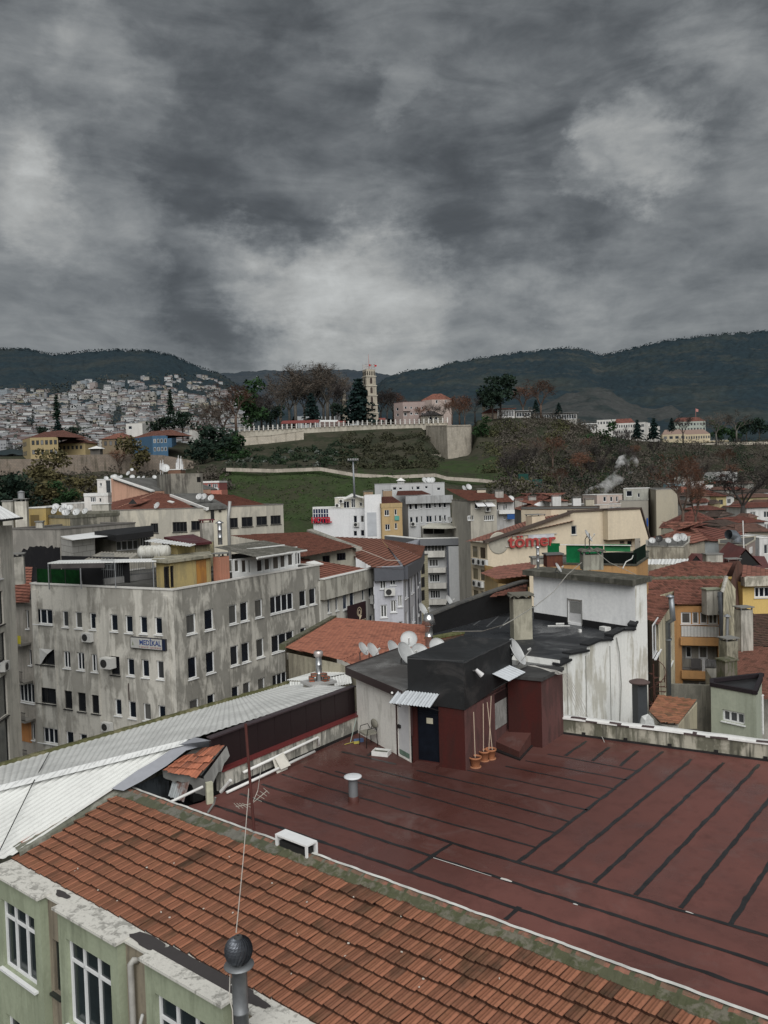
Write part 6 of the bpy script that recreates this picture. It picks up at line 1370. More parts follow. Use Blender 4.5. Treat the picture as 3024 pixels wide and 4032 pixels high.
chimney(xy(2178, 52.5, 2240), ZS, at(2178, 2183, 52.5).z, 1.05, .8, .1, plaster((.09, .03, .025), (.16, .06, .03), .7, .5, 1.6), 'rust stained dark red metal chimney on the penthouse slab', cap='lid', capmat=plain((.12, .12, .12), .7))
chimney(xy(2118, 54, 2230), ZS, at(2118, 2196, 54).z, .85, .6, .1, p_old(), 'low broken grey parapet stub at the left end of the penthouse slab', cap='lid')
flue(V((xy(2116, 51.5).x, 51.5, ZS)), 1.3, .1, 'thin steel flue standing at the left end of the penthouse slab')
dish(at(2198, 2235, 48.6), 112, .32, 'edge-on dish on the penthouse slab beside the rusty chimney', True, 30)
dish(at(2316, 2110, 50), 112, .42, 'dish high on the thin mast above the penthouse', True, 30, base=at(2322, 2250, 50)); t = thing('mast', 'thin dark mast rising from the penthouse slab', 'mast', at(2322, 2250, 50)); m = MB(); m.tube([at(2320, 2100, 50), at(2323, 2248, 50)], .03, 5); m.build('pole', plain((.03, .03, .03), .6), t)
t = thing('black_cable', 'long pale cable drooping from the penthouse roof across the black roof', 'cable', at(2235, 2262, 47)); m = MB()
m.tube([at(2290, 2215, 49), at(2235, 2262, 46.5), at(2180, 2330, 44), at(2110, 2385, 41), at(2020, 2440, 38.5), at(1980, 2462, 38), at(1900, 2485, 40), at(1780, 2487, 42)], .022, 4); m.tube([at(2325, 2155, 50), at(2400, 2215, 49), at(2520, 2270, 47.5)], .018, 4); m.build('cable', plain((.33, .32, .29), .6), t)
m = MB(); m.cbox(atz(2200, 2466, 17)+Z3*.03, (1.3, .06, .05), -.15); m.cbox(atz(2205, 2459, 17)+Z3*.05, (.5, .1, .08), -.1); tag(m.build('scrap_batten', stainw), 'white scrap battens lying on the black roof before the louvred door', 'batten')
m = MB(); m.cbox(atz(2390, 2482, 17)+Z3*.12, (.7, .5, .22), .4); tag(m.build('white_box', stainw), 'small white box on the black roof near the stepped coping', 'box')
m = MB(); m.cbox(atz(2283, 2489, 17)+Z3*.08, (.16, .16, .16), .4); tag(m.build('white_can', stainw), 'tiny white can on the black roof below the louvred door', 'can')
dish(at(2034, 2568, 27.5), 112, .5, 'edge-on dish standing on the rear red block of the stair house', True, 30, pole=.1); 
t = thing('loose_wires', 'bundle of loose white wires hanging over the rear red block and parapet', 'cable', at(2215, 2640, 28)); m = MB()
for k in range(5): o_ = V((.05*k, 0, 0)); m.tube([at(2080+6*k, 2620, 27), at(2190, 2640+4*k, 27)+o_*.3, at(2215+5*k, 2650, 27.2), at(2245+14*k, 2740+10*k, 27.5), at(2270+9*k, 2800, 27.6), at(2300+4*k, 2828, 27.7)], .009, 4)
m.tube([at(2330, 2828, 27.4), at(2365, 2850, 27.3), at(2370, 2900, 27), at(2395, 2955, 26.2), at(2435, 2968, 25.7), at(2560, 2962, 26), at(2590, 2945, 26.4)], .012, 4); m.build('wires', plain((.5, .49, .46), .6), t)
# green screened terrace behind the penthouse
gt = Bld('screened_terrace', 'roof terrace closed in with bright green and black mesh on an orange walled house', None, pts=[xy(2140, 60, 2240), xy(2506, 57, 2240), xy(2552, 62, 2240)], zt=at(2506, 2228, 57).z, zb=0, mat=plaster((.46, .27, .12), (.3, .2, .1), .5, .4), roofm=felt_g, back=5, cat='terrace', cop=mossy); gt.done(); w0 = gt.W[0]; w1 = gt.W[1]
gm_ = leafy((.01, .14, .05), (.007, .10, .035), .8)
def scr(n_, px, mt, d0=-.6): pxbox(n_, gt.t, w0, px, d0, d0+.06, mt)
scr('green_screen', (2222, 2150, 2370, 2226), gm_); scr('green_screen', (2372, 2146, 2476, 2175), leafy((.05, .24, .10), (.04, .2, .08), .8), -.7); scr('green_screen', (2152, 2150, 2198, 2182), gm_, -.3)
scr('green_screen', (2165, 2140, 2200, 2152), gm_, -.35); scr('black_screen', (2372, 2176, 2505, 2222), leafy((.006, .009, .008), (.004, .006, .005), 1), -.2)
m = MB(); m.obox(w1.p(0, gt.zt, -.2), w1.u*w1.L, w1.n*.05, V((0, 0, 1.1))); m.build('black_screen', leafy((.006, .02, .012), (.004, .012, .008), 1), gt.t)
pxbox('roof_edge', gt.t, w0, (2200, 2146, 2480, 2151), -.7, -.4, stainw)
t = thing('garden_hose', 'white hose hanging on the black mesh screen', 'hose', at(2500, 2190, 56)); m = MB(); m.tube([at(2493, 2186, 56), at(2488, 2200, 56), at(2465, 2212, 55.8), at(2452, 2238, 55.6)], .04, 5); m.build('hose', plain((.55, .55, .52), .5), t)
# ---- language school building
cream = plaster((.60, .52, .40), (.50, .43, .33), .5, .12, .35, .52)
D0 = at(1922, 2300, 104); sd_ = V((3, 1, 0)).normalized(); a0 = V((D0.x, D0.y, 0)); gwl = Wall(a0, a0+sd_*60, 23, 0)
uE, zE = gwl.pix(1934, 2128); uR, zR = gwl.pix(2247, 2021)
to = thing('school_building', 'cream building with a sloping gable carrying big red letters', 'building', a0)
xq = [(1922, 2130), (2247, 2021)]; uq = [gwl.pix(*q)[0] for q in xq]
m = MB(); m.face([gwl.p(0, 0), gwl.p(uR, 0), gwl.p(uR, zR), gwl.p(0, zE-.3)])
uw0, zw1 = gwl.pix(2250, 2070); uw1, zw0 = gwl.pix(2270, 2105); 
rw2 = Wall(gwl.p(uR+.01, 0, -.5), gwl.p(gwl.pix(2508, 2100)[0], 0, -.5), gwl.pix(2300, 2015)[1], 0)
winpx(rw2, (2249, 2070, 2271, 2105), to, 1, fm=stainw); winpx(rw2, (2440, 2130, 2459, 2140), to, 1, fm=plain((.3, .25, .2), .8)); winpx(rw2, (2470, 2129, 2489, 2150), to, 1, fm=plain((.3, .25, .2), .8))
winpx(rw2, (2040, 2130, 2041, 2131), to); rw2.mesh(m); m.build('wall', cream, to)
uB0, zB1 = rw2.pix(2373, 2009); uB1, zB0 = rw2.pix(2500, 2117)
m = MB(); m.obox(rw2.p(uB0, zB0, .004), rw2.u*(uB1-uB0), rw2.n*1.2, V((0, 0, zB1-zB0))); 
a, b = rw2.p(uB1, zB1, 1.2), rw2.p(rw2.pix(2531, 2100)[0], zB0, 1.2); m.face([rw2.p(uB1, zB0, 1.2), b, a]); m.face([rw2.p(uB1, 10, 1.2), rw2.p(rw2.pix(2531, 2100)[0], 10, 1.2), b, rw2.p(uB1, zB0, 1.2)]); m.build('projecting_block', cream, to)
dkc = plain((.08, .06, .05), .8)
m = MB(); m.obox(rw2.p(0, rw2.zt+.002, -.4), rw2.u*(uB0), rw2.n*.6, V((0, 0, .25))); m.obox(rw2.p(uB0-.1, zB1+.003, -.4), rw2.u*(uB1-uB0+.1), rw2.n*1.75, V((0, 0, .22))); m.slab([a+Z3*.22+V((.3, 0, 0)), b+Z3*.1+V((.3, 0, 0)), b+Z3*.1+V((-.1, .5, 0)), a+Z3*.22+V((-.1, .5, 0))], .3); m.build('coping', dkc, to)
LP = xy(1852, 108, 2125); lw_ = Wall(LP, gwl.p(0, 0), zE-.3, 0); LN = lw_.L
for r_ in range(5):
 zz_ = lw_.zt-.3-1.9-r_*2.95
 for k in range(2): window(lw_, LN*(.06+k*.46), zz_, LN*(.42+k*.46), zz_+1.6, to, 1, gm=glass((.04, .035, .025), (.25, .22, .15), .6), fm=cream)
m = MB(); lw_.mesh(m); m.build('side_wall', plaster((.50, .43, .31), (.36, .31, .23), .5, .2, .5), to)
for k, (u, r_) in enumerate(((2.2, 0), (5.0, 0), (7.4, 0), (2.2, 1), (5.0, 1))): ac_unit(lw_, u*LN/9, lw_.zt-3.0-r_*2.95, ['upper left', 'upper middle', 'upper right', 'lower left', 'lower right'][k]+' air conditioner unit on the narrow side of the cream building', (1.0, .8, .4))
n_ = -gwl.n; e0 = gwl.p(-.6, zE, .5); e1_ = gwl.p(uR, zR+.3, .5); e0b = at(1828, 2113, 109)
m = MB(); tile_plane(m, [e0, e1_, at(2180, 2024, 135), at(2055, 2035, 126), e0b], .5, .08, .32)
m.build('tiled_roof', T_RGT, to); m = MB(); m.slab([e0+Z3*.05-gwl.n*-.1, e1_+Z3*.05, e1_-gwl.n*.5+Z3*.05, e0-gwl.n*.5+Z3*.05], .35); m.build('verge', dkc, to)
bkw = Bld('school_building', 'rear cream block of the lettered building with a stepped parapet', [(2052, 132), (2170, 128), (2360, 126)], yk=2006, zb=5, mat=cream, roofm=felt_g, back=10, cop=dkc).done()
chimney(xy(2108, 114, 2040), 18, at(2108, 2032, 114).z, 2.2, 1.6, .4, plaster((.58, .5, .38), (.4, .36, .28), .5, .2), 'cream chimney with an open cap on the sloping tiled roof')
ts = thing('school_sign', 'red letters spelling tömer on a rail with a pale round emblem', 'sign', gwl.p(5, 15, .2)); redl = plain((.36, .055, .05), .6)
uu, zz_ = gwl.pix(1997, 2156); u2, _ = gwl.pix(2184, 2150)
ob = text_on(ts, 'tömer', gwl.p(uu, zz_, .35), gwl.u, Z3, 2.35, redl, .1, 'LEFT', 'lettering', .03, 1.0)
xs = [v.co.dot(gwl.u) for v in ob.data.vertices]; wd2 = max(xs)-min(xs); sc_ = (u2-uu)/wd2; bx_ = min(xs)
for v in ob.data.vertices: k_ = v.co.dot(gwl.u)-bx_; v.co += gwl.u*(k_*(sc_-1))
m = MB(); m.obox(gwl.p(uu-.3, zz_+.1, .1), gwl.u*(u2-uu+.6), gwl.n*.08, V((0, 0, .1))); m.obox(gwl.p(uu-.3, zz_+1.5, .1), gwl.u*(u2-uu+.6), gwl.n*.08, V((0, 0, .1)))
k = uu
while k < u2: m.obox(gwl.p(k, zz_+.2, .1), gwl.u*.06, gwl.n*.05, V((0, 0, 1.3))); k += .8
m.build('sign_rail', plain((.5, .48, .44), .6), ts)
ue, ze = gwl.pix(1963, 2138); M = Matrix((gwl.u, Z3, gwl.n)).transposed(); m = MB(); m.lathe([(1.45, 0), (1.35, .05), (.01, .05)], gwl.p(ue, ze, .05), 24, M); m.build('round_emblem', plain((.40, .38, .32), .7, 0, .25, 1.5), ts)
m = MB(); u0, z0 = gwl.pix(2078, 2121); u1, z1_ = gwl.pix(2180, 2113); m.obox(gwl.p(u0, z0, .1), gwl.u*(u1-u0), gwl.n*.06, V((0, 0, .55))); m.build('white_strip', plain((.55, .58, .62), .5, 0, .3, 2), ts)
lo = Bld('tiled_house', 'lower house with a brown tiled roof and orange eaves below the cream gable', None, pts=[xy(1908, 76, 2262), xy(1960, 69, 2290), xy(2085, 66, 2290)], zt=at(1960, 2296, 69).z, zb=0, mat=plaster((.5, .36, .18), (.36, .27, .15), .4, .3), back=8, cat='house', noroof=True).done()
m = MB(); tile_plane(m, [at(1892, 2258, 76), at(1955, 2290, 68.5), at(2085, 2282, 67), at(2120, 2210, 78), at(1960, 2245, 80)], .45, .07, .3); m.build('tiled_roof', T_RGT, lo.t)
# ---- row of houses beyond the parapet on the right
col1 = plaster((.50, .47, .40), (.2, .19, .15), .85, .7, .8, .5)
th = Bld('cream_house', 'narrow cream house under a weathered tiled roof beside the stained wall', None, pts=[xy(2546, 58, 2440), xy(2592, 52, 2440), xy(2655, 62, 2440)], zt=at(2592, 2452, 52).z, zb=0, mat=plaster((.55, .50, .37), (.2, .18, .13), .8, .9, 1.1, .5), back=4, cat='house', noroof=True)
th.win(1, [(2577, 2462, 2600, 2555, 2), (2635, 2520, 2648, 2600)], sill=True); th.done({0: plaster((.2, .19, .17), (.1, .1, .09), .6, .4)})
m = MB(); tile_plane(m, [at(2542, 2436, 53), at(2592, 2450, 51), at(2656, 2368, 59), at(2650, 2352, 60), at(2545, 2330, 62)], .42, .06, .3); m.build('tiled_roof', T_RGT, th.t)
ob_ = Bld('orange_house', 'orange house with stacked balconies and a weathered brown tiled roof', None, pts=[xy(2650, 71, 2500), xy(2842, 70, 2500)], zt=at(2700, 2384, 71).z, zb=0, mat=plaster((.44, .24, .10), (.32, .19, .1), .5, .25, .7), back=9, cat='house', noroof=True)
w0 = ob_.W[0]; zr = (2200, 2300, 2.013); gmb = glass((.03, .03, .03), (.3, .28, .25), .6)
u0, z1_ = w0.pix(2685, 2542); u1, z0 = w0.pix(2828, 2640); w0.hole(u0, z0, u1, z1_); u0b, z1b = w0.pix(2688, 2678); u1b, z0b = w0.pix(2826, 2760); w0.hole(u0b, z0b, u1b, z1b)
ob_.win(0, [(968, 222, 1050, 318), (1058, 222, 1110, 316), (1120, 222, 1180, 316), (1184, 222, 1262, 320, 2)], zr, gm=gmb, fw=.12); ob_.done()
inn = Wall(w0.p(u0-.05, 0, -1.1), w0.p(u1+.05, 0, -1.1), z1_, z0b); m = MB()
for (xa, ya, xb, yb) in ((2700, 2545, 2724, 2590), (2750, 2543, 2788, 2595), (2705, 2690, 2735, 2740), (2752, 2685, 2795, 2740)): winpx(inn, (xa, ya, xb, yb), ob_.t, 1, gm=gmb, fw=.14)
inn.mesh(m); m.build('recess_wall', plaster((.36, .34, .3), (.2, .19, .17), .6, .3), ob_.t)
m = MB(); m.obox(w0.p(u0, z0-.05, -1.2), w0.u*(u1-u0), w0.n*1.2, V((0, 0, .05))); m.build('balcony_floor', plain((.2, .19, .18), .9), ob_.t)
ua, za = w0.pix(2682, 2464); ub, zb_ = w0.pix(2830, 2508); sheet(w0.p(ua, zb_, .1), w0.p(ub, zb_, .1), w0.p(ub, za, .1), w0.p(ua, za, .1), .28, .02, 1, 'balcony_panel', sheetmat((.6, .6, .58), .3, 0, .28), ob_.t)
boxpart('band', ob_.t, w0, ua-.1, zb_-.75, ub+.1, zb_-.06, .003, .3, plaster((.50, .28, .12), (.36, .22, .12), .4, .15)); boxpart('band', ob_.t, w0, ua-.05, z0-.75, ub+.1, z0-.06, .003, .3, plaster((.50, .28, .12), (.36, .22, .12), .4, .15))
railing(ob_.t, w0, u0, u1, z0, 1.0, .1, plain((.2, .19, .18), .5, .4), .3)
for (lb_, c_, xa, xb, dz) in (('dark grey blanket drying on the balcony rail of the orange house', (.09, .085, .085), 2720, 2758, .9), ('pale towel drying on the balcony rail of the orange house', (.5, .5, .5), 2763, 2775, 1.3)):
 ua, _ = w0.pix(xa, 2600); ub, _ = w0.pix(xb, 2600); m = MB(); m.obox(w0.p(ua, z0+1.06-dz, .16), w0.u*(ub-ua), w0.n*.04, V((0, 0, dz))); tag(m.build('laundry', plain(c_, .9, 0, .2, 8)), lb_, 'laundry')
for k in range(5):
 ua, _ = w0.pix(2788+9*k, 2620); m = MB(); m.lathe([(.02, 0), (.3, .08), (.34, .4), (.18, .75), (.03, .9)], w0.p(ua, z0, -.4+.1*(k % 2)), 8); tag(m.build('sack', plain((.25, .25, .25), .8, 0, .3, 6), None, True), 'bulging pale sack piled on the balcony of the orange house', 'sack', 'sacks piled on the balcony')
e0, e1_ = at(2545, 2378, 70.8), at(2790, 2380, 70.3); m0, m1 = at(2552, 2280, 77), at(2852, 2276, 77)
m = MB(); tile_plane(m, [e0, e1_, m1, m0], .36, .07, .26); tile_plane(m, [m0+V((0, .2, -.25)), m1+V((0, .2, -.25)), at(2886, 2214, 83), at(2702, 2208, 83.5), at(2556, 2240, 80)], .36, .07, .26); m.build('tiled_roof', T_RGT, ob_.t)
m = MB(); 
for k in range(20): p, q = m0.lerp(m1, k/20), m0.lerp(m1, (k+1)/20); m.slab([p+V((0, -.25, .08)), q+V((0, -.25, .08)), q+V((0, .3, .16+.05*(k % 2))), p+V((0, .3, .16+.05*(k % 2)))], .2)
m.build('ridge', mossm, ob_.t)
chimney(xy(2802, 69.5, 2380), 13.6, at(2802, 2320, 69.5).z, 1.35, .9, .1, p_old(), 'broad grey chimney at the eave of the orange house', cap='lid', capmat=plain((.25, .27, .2), .9))
t = thing('duct', 'fat galvanised duct climbing the right edge of the orange house', 'duct', at(2842, 2750, 69)); m = MB(); m.tube([at(2856, 2770, 69.4), at(2850, 2600, 69.2), at(2847, 2480, 69), at(2838, 2330, 69)], .28, 10)
for k in range(6): q = at(2838+3*k, 2350+60*k, 69.05); m.lathe([(.31, 0), (.31, .1)], q, 10)
m.build('duct', plain((.20, .22, .25), .45, .4, .25, 2), t, True)
t = thing('duct', 'galvanised duct with an elbow and cap beside the small tiled roof', 'duct', at(2630, 2740, 56)); m = MB(); m.tube([at(2632, 2745, 56), at(2629, 2452, 56), at(2650, 2440, 55.5), at(2642, 2352, 55.5)], .2, 10); m.lathe([(.3, 0), (.3, .05), (.02, .2)], at(2638, 2350, 55.5), 10); m.lathe([(.3, 0), (.3, .1)], at(2629, 2520, 56), 10); m.build('duct', plain((.26, .28, .30), .4, .5, .2, 2), t, True)
pw_ = thing('party_wall', 'tall pale party wall with black drip streaks between orange and yellow houses', 'wall', at(2870, 2530, 67)); pm = plaster((.55, .51, .38), (.12, .11, .08), .9, 1.0, 1.3, .5)
def quadw(name, par, pts, mat, th=.3):
 m = MB(); p = [at(*q) for q in pts]; k = V((.1, th, 0)); m.face(p); m.face([q+k for q in p][::-1])
 for i in range(len(p)): j = (i+1) % len(p); m.face([p[i], p[i]+k, p[j]+k, p[j]])
 return m.build(name, mat, par)
quadw('wall', pw_, [(2848, 2560, 66), (2900, 2530, 70), (2896, 2318, 72), (2862, 2272, 70), (2848, 2330, 66)], pm)
quadw('verge', pw_, [(2842, 2330, 65.8), (2850, 2333, 65.8), (2868, 2270, 70), (2858, 2268, 70)], p_old(), .5)
g2 = thing('brown_gable', 'dark brown gable end with a grey base behind the pale party wall', 'wall', at(2900, 2420, 78)); quadw('wall', g2, [(2890, 2420, 78), (2925, 2420, 82), (2925, 2225, 84), (2905, 2205, 82), (2878, 2290, 78)], plaster((.12, .06, .045), (.07, .05, .04), .7, .6))
m = MB(); m.tube([at(2862, 2525, 64), at(2864, 2432, 64)], .12, 8); m.lathe([(.05, 0), (.3, .1), (.05, .3)], at(2863, 2432, 64), 8); tag(m.build('vent_pipe', plain((.25, .26, .27), .5, .3)), 'vent pipe with a ball cap against the pale party wall', 'vent')
chimney(xy(2868, 63, 2560), 10, at(2868, 2522, 63).z, 1.1, .9, .3, plaster((.25, .24, .19), (.07, .07, .05), .9, .6, 2), 'mossy stained chimney under the vent pipe'); chimney(xy(2862, 58, 2640), 8, at(2862, 2598, 58).z, 1.1, .9, .3, plaster((.14, .13, .11), (.05, .06, .02), .9, .6, 2), 'low mossy chimney by the lower tiled roof', cap='lid', capmat=mossm)
yh = Bld('yellow_house', 'bright yellow house with a stained white cornice at the right edge', [(2924, 80), (3090, 80)], yk=2294, zb=0, mat=plaster((.62, .44, .16), (.5, .35, .13), .4, .2, .6), back=8, cat='house', noroof=True); yh.win(0, [(2970, 2311, 3050, 2352, 4)], fw=.14); yh.done()
m = MB(); w0 = yh.W[0]; m.obox(w0.p(-.1, yh.zt-.3, -.2), w0.u*w0.L, w0.n*.9, V((0, 0, .9))); m.build('cornice', plaster((.5, .47, .4), (.14, .13, .1), .9, .8, 1.5), yh.t); m = MB(); tile_plane(m, [at(2920, 2272, 79.5), at(3090, 2288, 80), at(3040, 2245, 88), at(2925, 2222, 90)], .45, .07, .3); m.build('tiled_roof', T_RGT, yh.t)
T_OLD = tiles((.16, .09, .07), (.10, .06, .05), (.04, .035, .025), .8, .25, .6, .8)
lr = Bld('tiled_house', 'house whose old dark tiled roof fills the right edge below the yellow house', [(2904, 70), (3100, 70)], yk=2545, zb=0, mat=p_old(), back=8, cat='house', noroof=True).done(); m = MB(); tile_plane(m, [at(2895, 2542, 69), at(3100, 2545, 69), at(3100, 2420, 77), at(2908, 2415, 77)], .36, .07, .26); m.build('tiled_roof', T_OLD, lr.t)
l2 = Bld('tiled_house', 'lower house with a long reddish tiled roof behind the pale green hut', [(2845, 56), (3100, 55)], yk=2735, zb=0, mat=p_old(), back=8, cat='house', noroof=True).done(); m = MB(); tile_plane(m, [at(2838, 2692, 56), at(2990, 2742, 52), at(3100, 2770, 51), at(3120, 2550, 66), at(2893, 2538, 68)], .36, .07, .26); m.build('tiled_roof', tiles((.33, .15, .11), (.24, .11, .08), (.07, .045, .03), .5, .12, .6, .7), l2.t)
chimney(xy(2928, 66, 2460), 10, at(2928, 2400, 66).z, 1.1, .9, .2, p_old(), 'grey chimney on the old dark tiled roof')
gs = Bld('green_hut', 'pale green rendered hut with a three pane window and black roof edge', None, pts=[xy(2799, 46, 2720), xy(2976, 44, 2720), xy(3000, 47, 2720)], zt=at(2799, 2702, 46).z, zb=0, mat=plaster((.40, .43, .35), (.3, .33, .26), .5, .25, .7), back=.9, cat='house', roofm=tar, cop=plain((.02, .015, .018), .5), coph=.22); gs.win(0, [(2844, 2792, 2932, 2856, 3)], fw=.1, gm=glass((.03, .035, .04), (.16, .16, .16), .6)); gs.done()
m = MB(); m.tube([at(3004, 2890, 43), at(3002, 2740, 43), at(3006, 2735, 43)], .06, 6); tag(m.build('drain_pipe', stainw), 'white drain pipe at the right corner of the pale green hut', 'pipe')
sr = thing('tiled_shed', 'small mossy tiled shed roof just behind the stained parapet', 'shed', at(2650, 2850, 44)); m = MB(); tile_plane(m, [at(2555, 2800, 42), at(2600, 2850, 40), at(2670, 2856, 40), at(2742, 2760, 46), at(2592, 2742, 46)], .36, .07, .3); m.build('tiled_roof', tiles((.36, .16, .09), (.25, .1, .06), (.08, .07, .04), .6, .3, .6, .8), sr); quadw('wall', sr, [(2672, 2870, 40.2), (2745, 2870, 46), (2745, 2768, 46), (2672, 2858, 40.2)], plaster((.42, .38, .28), (.2, .18, .14), .7, .4)); quadw('wall', sr, [(2556, 2880, 42), (2672, 2880, 40.2), (2672, 2858, 40.2), (2600, 2852, 40.2), (2556, 2802, 42)], p_old())
m = MB(); c = at(2548, 2840, 37); pv = []
for k in range(9):
 a = k/9*6.283; pv.append([c+V((.42*math.cos(a)*(1+.3*noise.noise(V((k*1.3, 0, 0)))), .3*math.sin(a), -.5)), c+V((.3*math.cos(a)*(1+.4*noise.noise(V((k*1.7, 5, 0)))), .22*math.sin(a), .1+.25*noise.noise(V((k*2.1, 9, 0))))), c+V((.05, 0, .35))])
for k in range(9): j = (k+1) % 9; m.face([pv[k][0], pv[j][0], pv[j][1], pv[k][1]]); m.face([pv[k][1], pv[j][1], pv[k][2]])
tag(m.build('plastic_sheet', plain((.5, .51, .5), .4, 0, .3, 6)), 'crumpled white plastic sheet on the parapet beside the small tiled shed', 'plastic sheet')
t = thing('vent_column', 'dark slab sided vent column with a flat oval brown cap behind the parapet', 'vent', at(2518, 2840, 40)); m = MB(); c = at(2518, 2690, 40); m.cbox(c-Z3*2, (.55, .5, 4), .3); m.build('shaft', plain((.05, .055, .06), .6), t); m = MB(); m.lathe([(.01, -.02), (.5, .02), (.52, .08), (.3, .17), (.01, .22)], c, 20); m.build('cap', plain((.10, .07, .065), .7), t)
t = thing('spiral_staircase', 'rusty spiral staircase in the gap beside the stained wall', 'staircase', at(2575, 2780, 50)); m = MB(); c = at(2575, 2780, 50); z0 = at(2575, 2790, 50).z; z1_ = at(2575, 2615, 50).z
m.tube([V((c.x, c.y, z0-2)), V((c.x, c.y, z1_))], .05, 6)
for k in range(16): a = k*.5; zz_ = z0-1.5+k*.24; m.face([V((c.x, c.y, zz_)), V((c.x+.75*math.cos(a), c.y+.75*math.sin(a), zz_)), V((c.x+.75*math.cos(a+.5), c.y+.75*math.sin(a+.5), zz_))]); m.tube([V((c.x+.75*math.cos(a), c.y+.75*math.sin(a), zz_)), V((c.x+.75*math.cos(a), c.y+.75*math.sin(a), zz_+1.0))], .02, 4)
m.tube([V((c.x+.75*math.cos(k*.25), c.y+.75*math.sin(k*.25), z0-.5+k*.12)) for k in range(32)], .025, 4); m.build('steps_and_rail', plain((.09, .04, .03), .8), t)
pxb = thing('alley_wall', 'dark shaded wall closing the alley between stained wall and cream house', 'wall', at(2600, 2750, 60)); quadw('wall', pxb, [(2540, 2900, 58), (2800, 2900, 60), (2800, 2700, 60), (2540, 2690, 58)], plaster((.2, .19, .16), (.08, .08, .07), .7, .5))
# ---- middle distance on the right
dwl = Bld('dish_wall_house', 'beige rooftop wall with a row of satellite dishes above white corrugated sheet', [(2545, 92), (2692, 90), (2715, 96)], yk=2152, zb=5, mat=plaster((.42, .39, .32), (.16, .14, .11), .85, .5, 1, .5), roofm=felt_g, back=8, cat='house', cop=p_old()).done()
for i, (x, y, r, azz, c_, lb_) in enumerate(((2568, 2128, .36, 190, (.45, .46, .46), 'leftmost white dish on the beige rooftop wall'), (2594, 2122, .42, 200, (.03, .03, .03), 'black dish on the beige rooftop wall'), (2631, 2128, .34, 180, (.45, .46, .46), 'small white dish in the middle of the beige rooftop wall'), (2668, 2117, .5, 205, (.5, .51, .51), 'large white dish facing out on the beige rooftop wall'), (2690, 2115, .48, 170, (.4, .41, .41), 'grey backed dish behind the large white one'))): dish(at(x, y, 90.5), azz, r, lb_, True, 28, c_, group='dishes on the beige rooftop wall')
sheet(at(2546, 2222, 84), at(2700, 2222, 83), at(2712, 2200, 87), at(2552, 2202, 88), .35, .03, 1, 'corrugated_canopy', sheetmat((.74, .75, .74), .1, 0, .5), dwl.t)
bx2 = Bld('plant_room', 'brown grey rooftop plant room with a white vent and steel elbow duct', [(2830, 104), (2936, 100), (2974, 108)], yk=2142, zb=5, mat=plaster((.30, .245, .22), (.22, .18, .16), .4, .2), roofm=felt_g, back=6, cat='rooftop building', cop=plaster((.4, .37, .3), (.2, .19, .16), .6, 0)); bx2.done(); pxbox('vent', bx2.t, bx2.W[1], (2950, 2158, 2960, 2176), 0, .1, stainw)
t = thing('elbow_duct', 'curved steel elbow duct on the brown grey plant room', 'duct', at(2890, 2135, 104)); m = MB(); m.tube([at(2900, 2134, 104), at(2899, 2118, 104), at(2889, 2106, 104), at(2868, 2104, 103.5)], .62, 14, caps=False); m.build('elbow', plain((.35, .38, .42), .3, .8, .2, 2), t, True)
m = MB(); m.tube([at(2930, 2195, 99), at(2925, 2050, 99)], .08, 5); tag(m.build('pole', stainw), 'slim white pole in front of the plant room', 'pole')
mr = Bld('maroon_roof_house', 'house with a wide maroon membrane roof and two triangular dormers', [(2712, 94), (3040, 94)], yk=2246, zb=5, mat=p_old(), back=6, cat='house', noroof=True).done(); m = MB(); m.slab([at(2710, 2244, 93), at(3040, 2250, 93), at(3010, 2190, 102), at(2722, 2178, 103)], .3); m.build('roof', membrane((.13, .045, .042), (.1, .038, .036), .4), mr.t)
for k, (x, y, s_, lb_) in enumerate(((2741, 2208, .5, 'small triangular dormer at the left of the maroon roof'), (2936, 2228, 1.6, 'large triangular dormer at the right of the maroon roof'))):
 t = thing('dormer', lb_, 'dormer', at(x, y, 94)); c = at(x, y, 93.5); m = MB(); m.face([c+V((-s_, 0, 0)), c+V((s_, 0, 0)), c+V((0, 0, s_*1.1))]); m.build('opening', plain((.015, .015, .015), .8), t); m = MB(); k_ = V((0, 3*s_, .3*s_)); a, b, p = c+V((-s_*1.2, -.1, -.1)), c+V((s_*1.2, -.1, -.1)), c+V((0, -.1, s_*1.25)); m.face([a, p, p+k_, a+k_]); m.face([b, b+k_, p+k_, p]); m.build('roof', membrane((.13, .045, .042), (.1, .038, .036), .4), t)
chimney(xy(2806, 93, 2215), 15, at(2806, 2182, 93).z, 1.9, 1.2, 0, p_old(), 'white stained broad chimney on the maroon roof', cap='lid'); chimney(xy(2884, 84, 2240), 15, at(2884, 2208, 84).z, 1.3, 1, 0, plaster((.1, .05, .04), (.05, .03, .03), .5, .3), 'dark open chimney at the top of the brown gable')
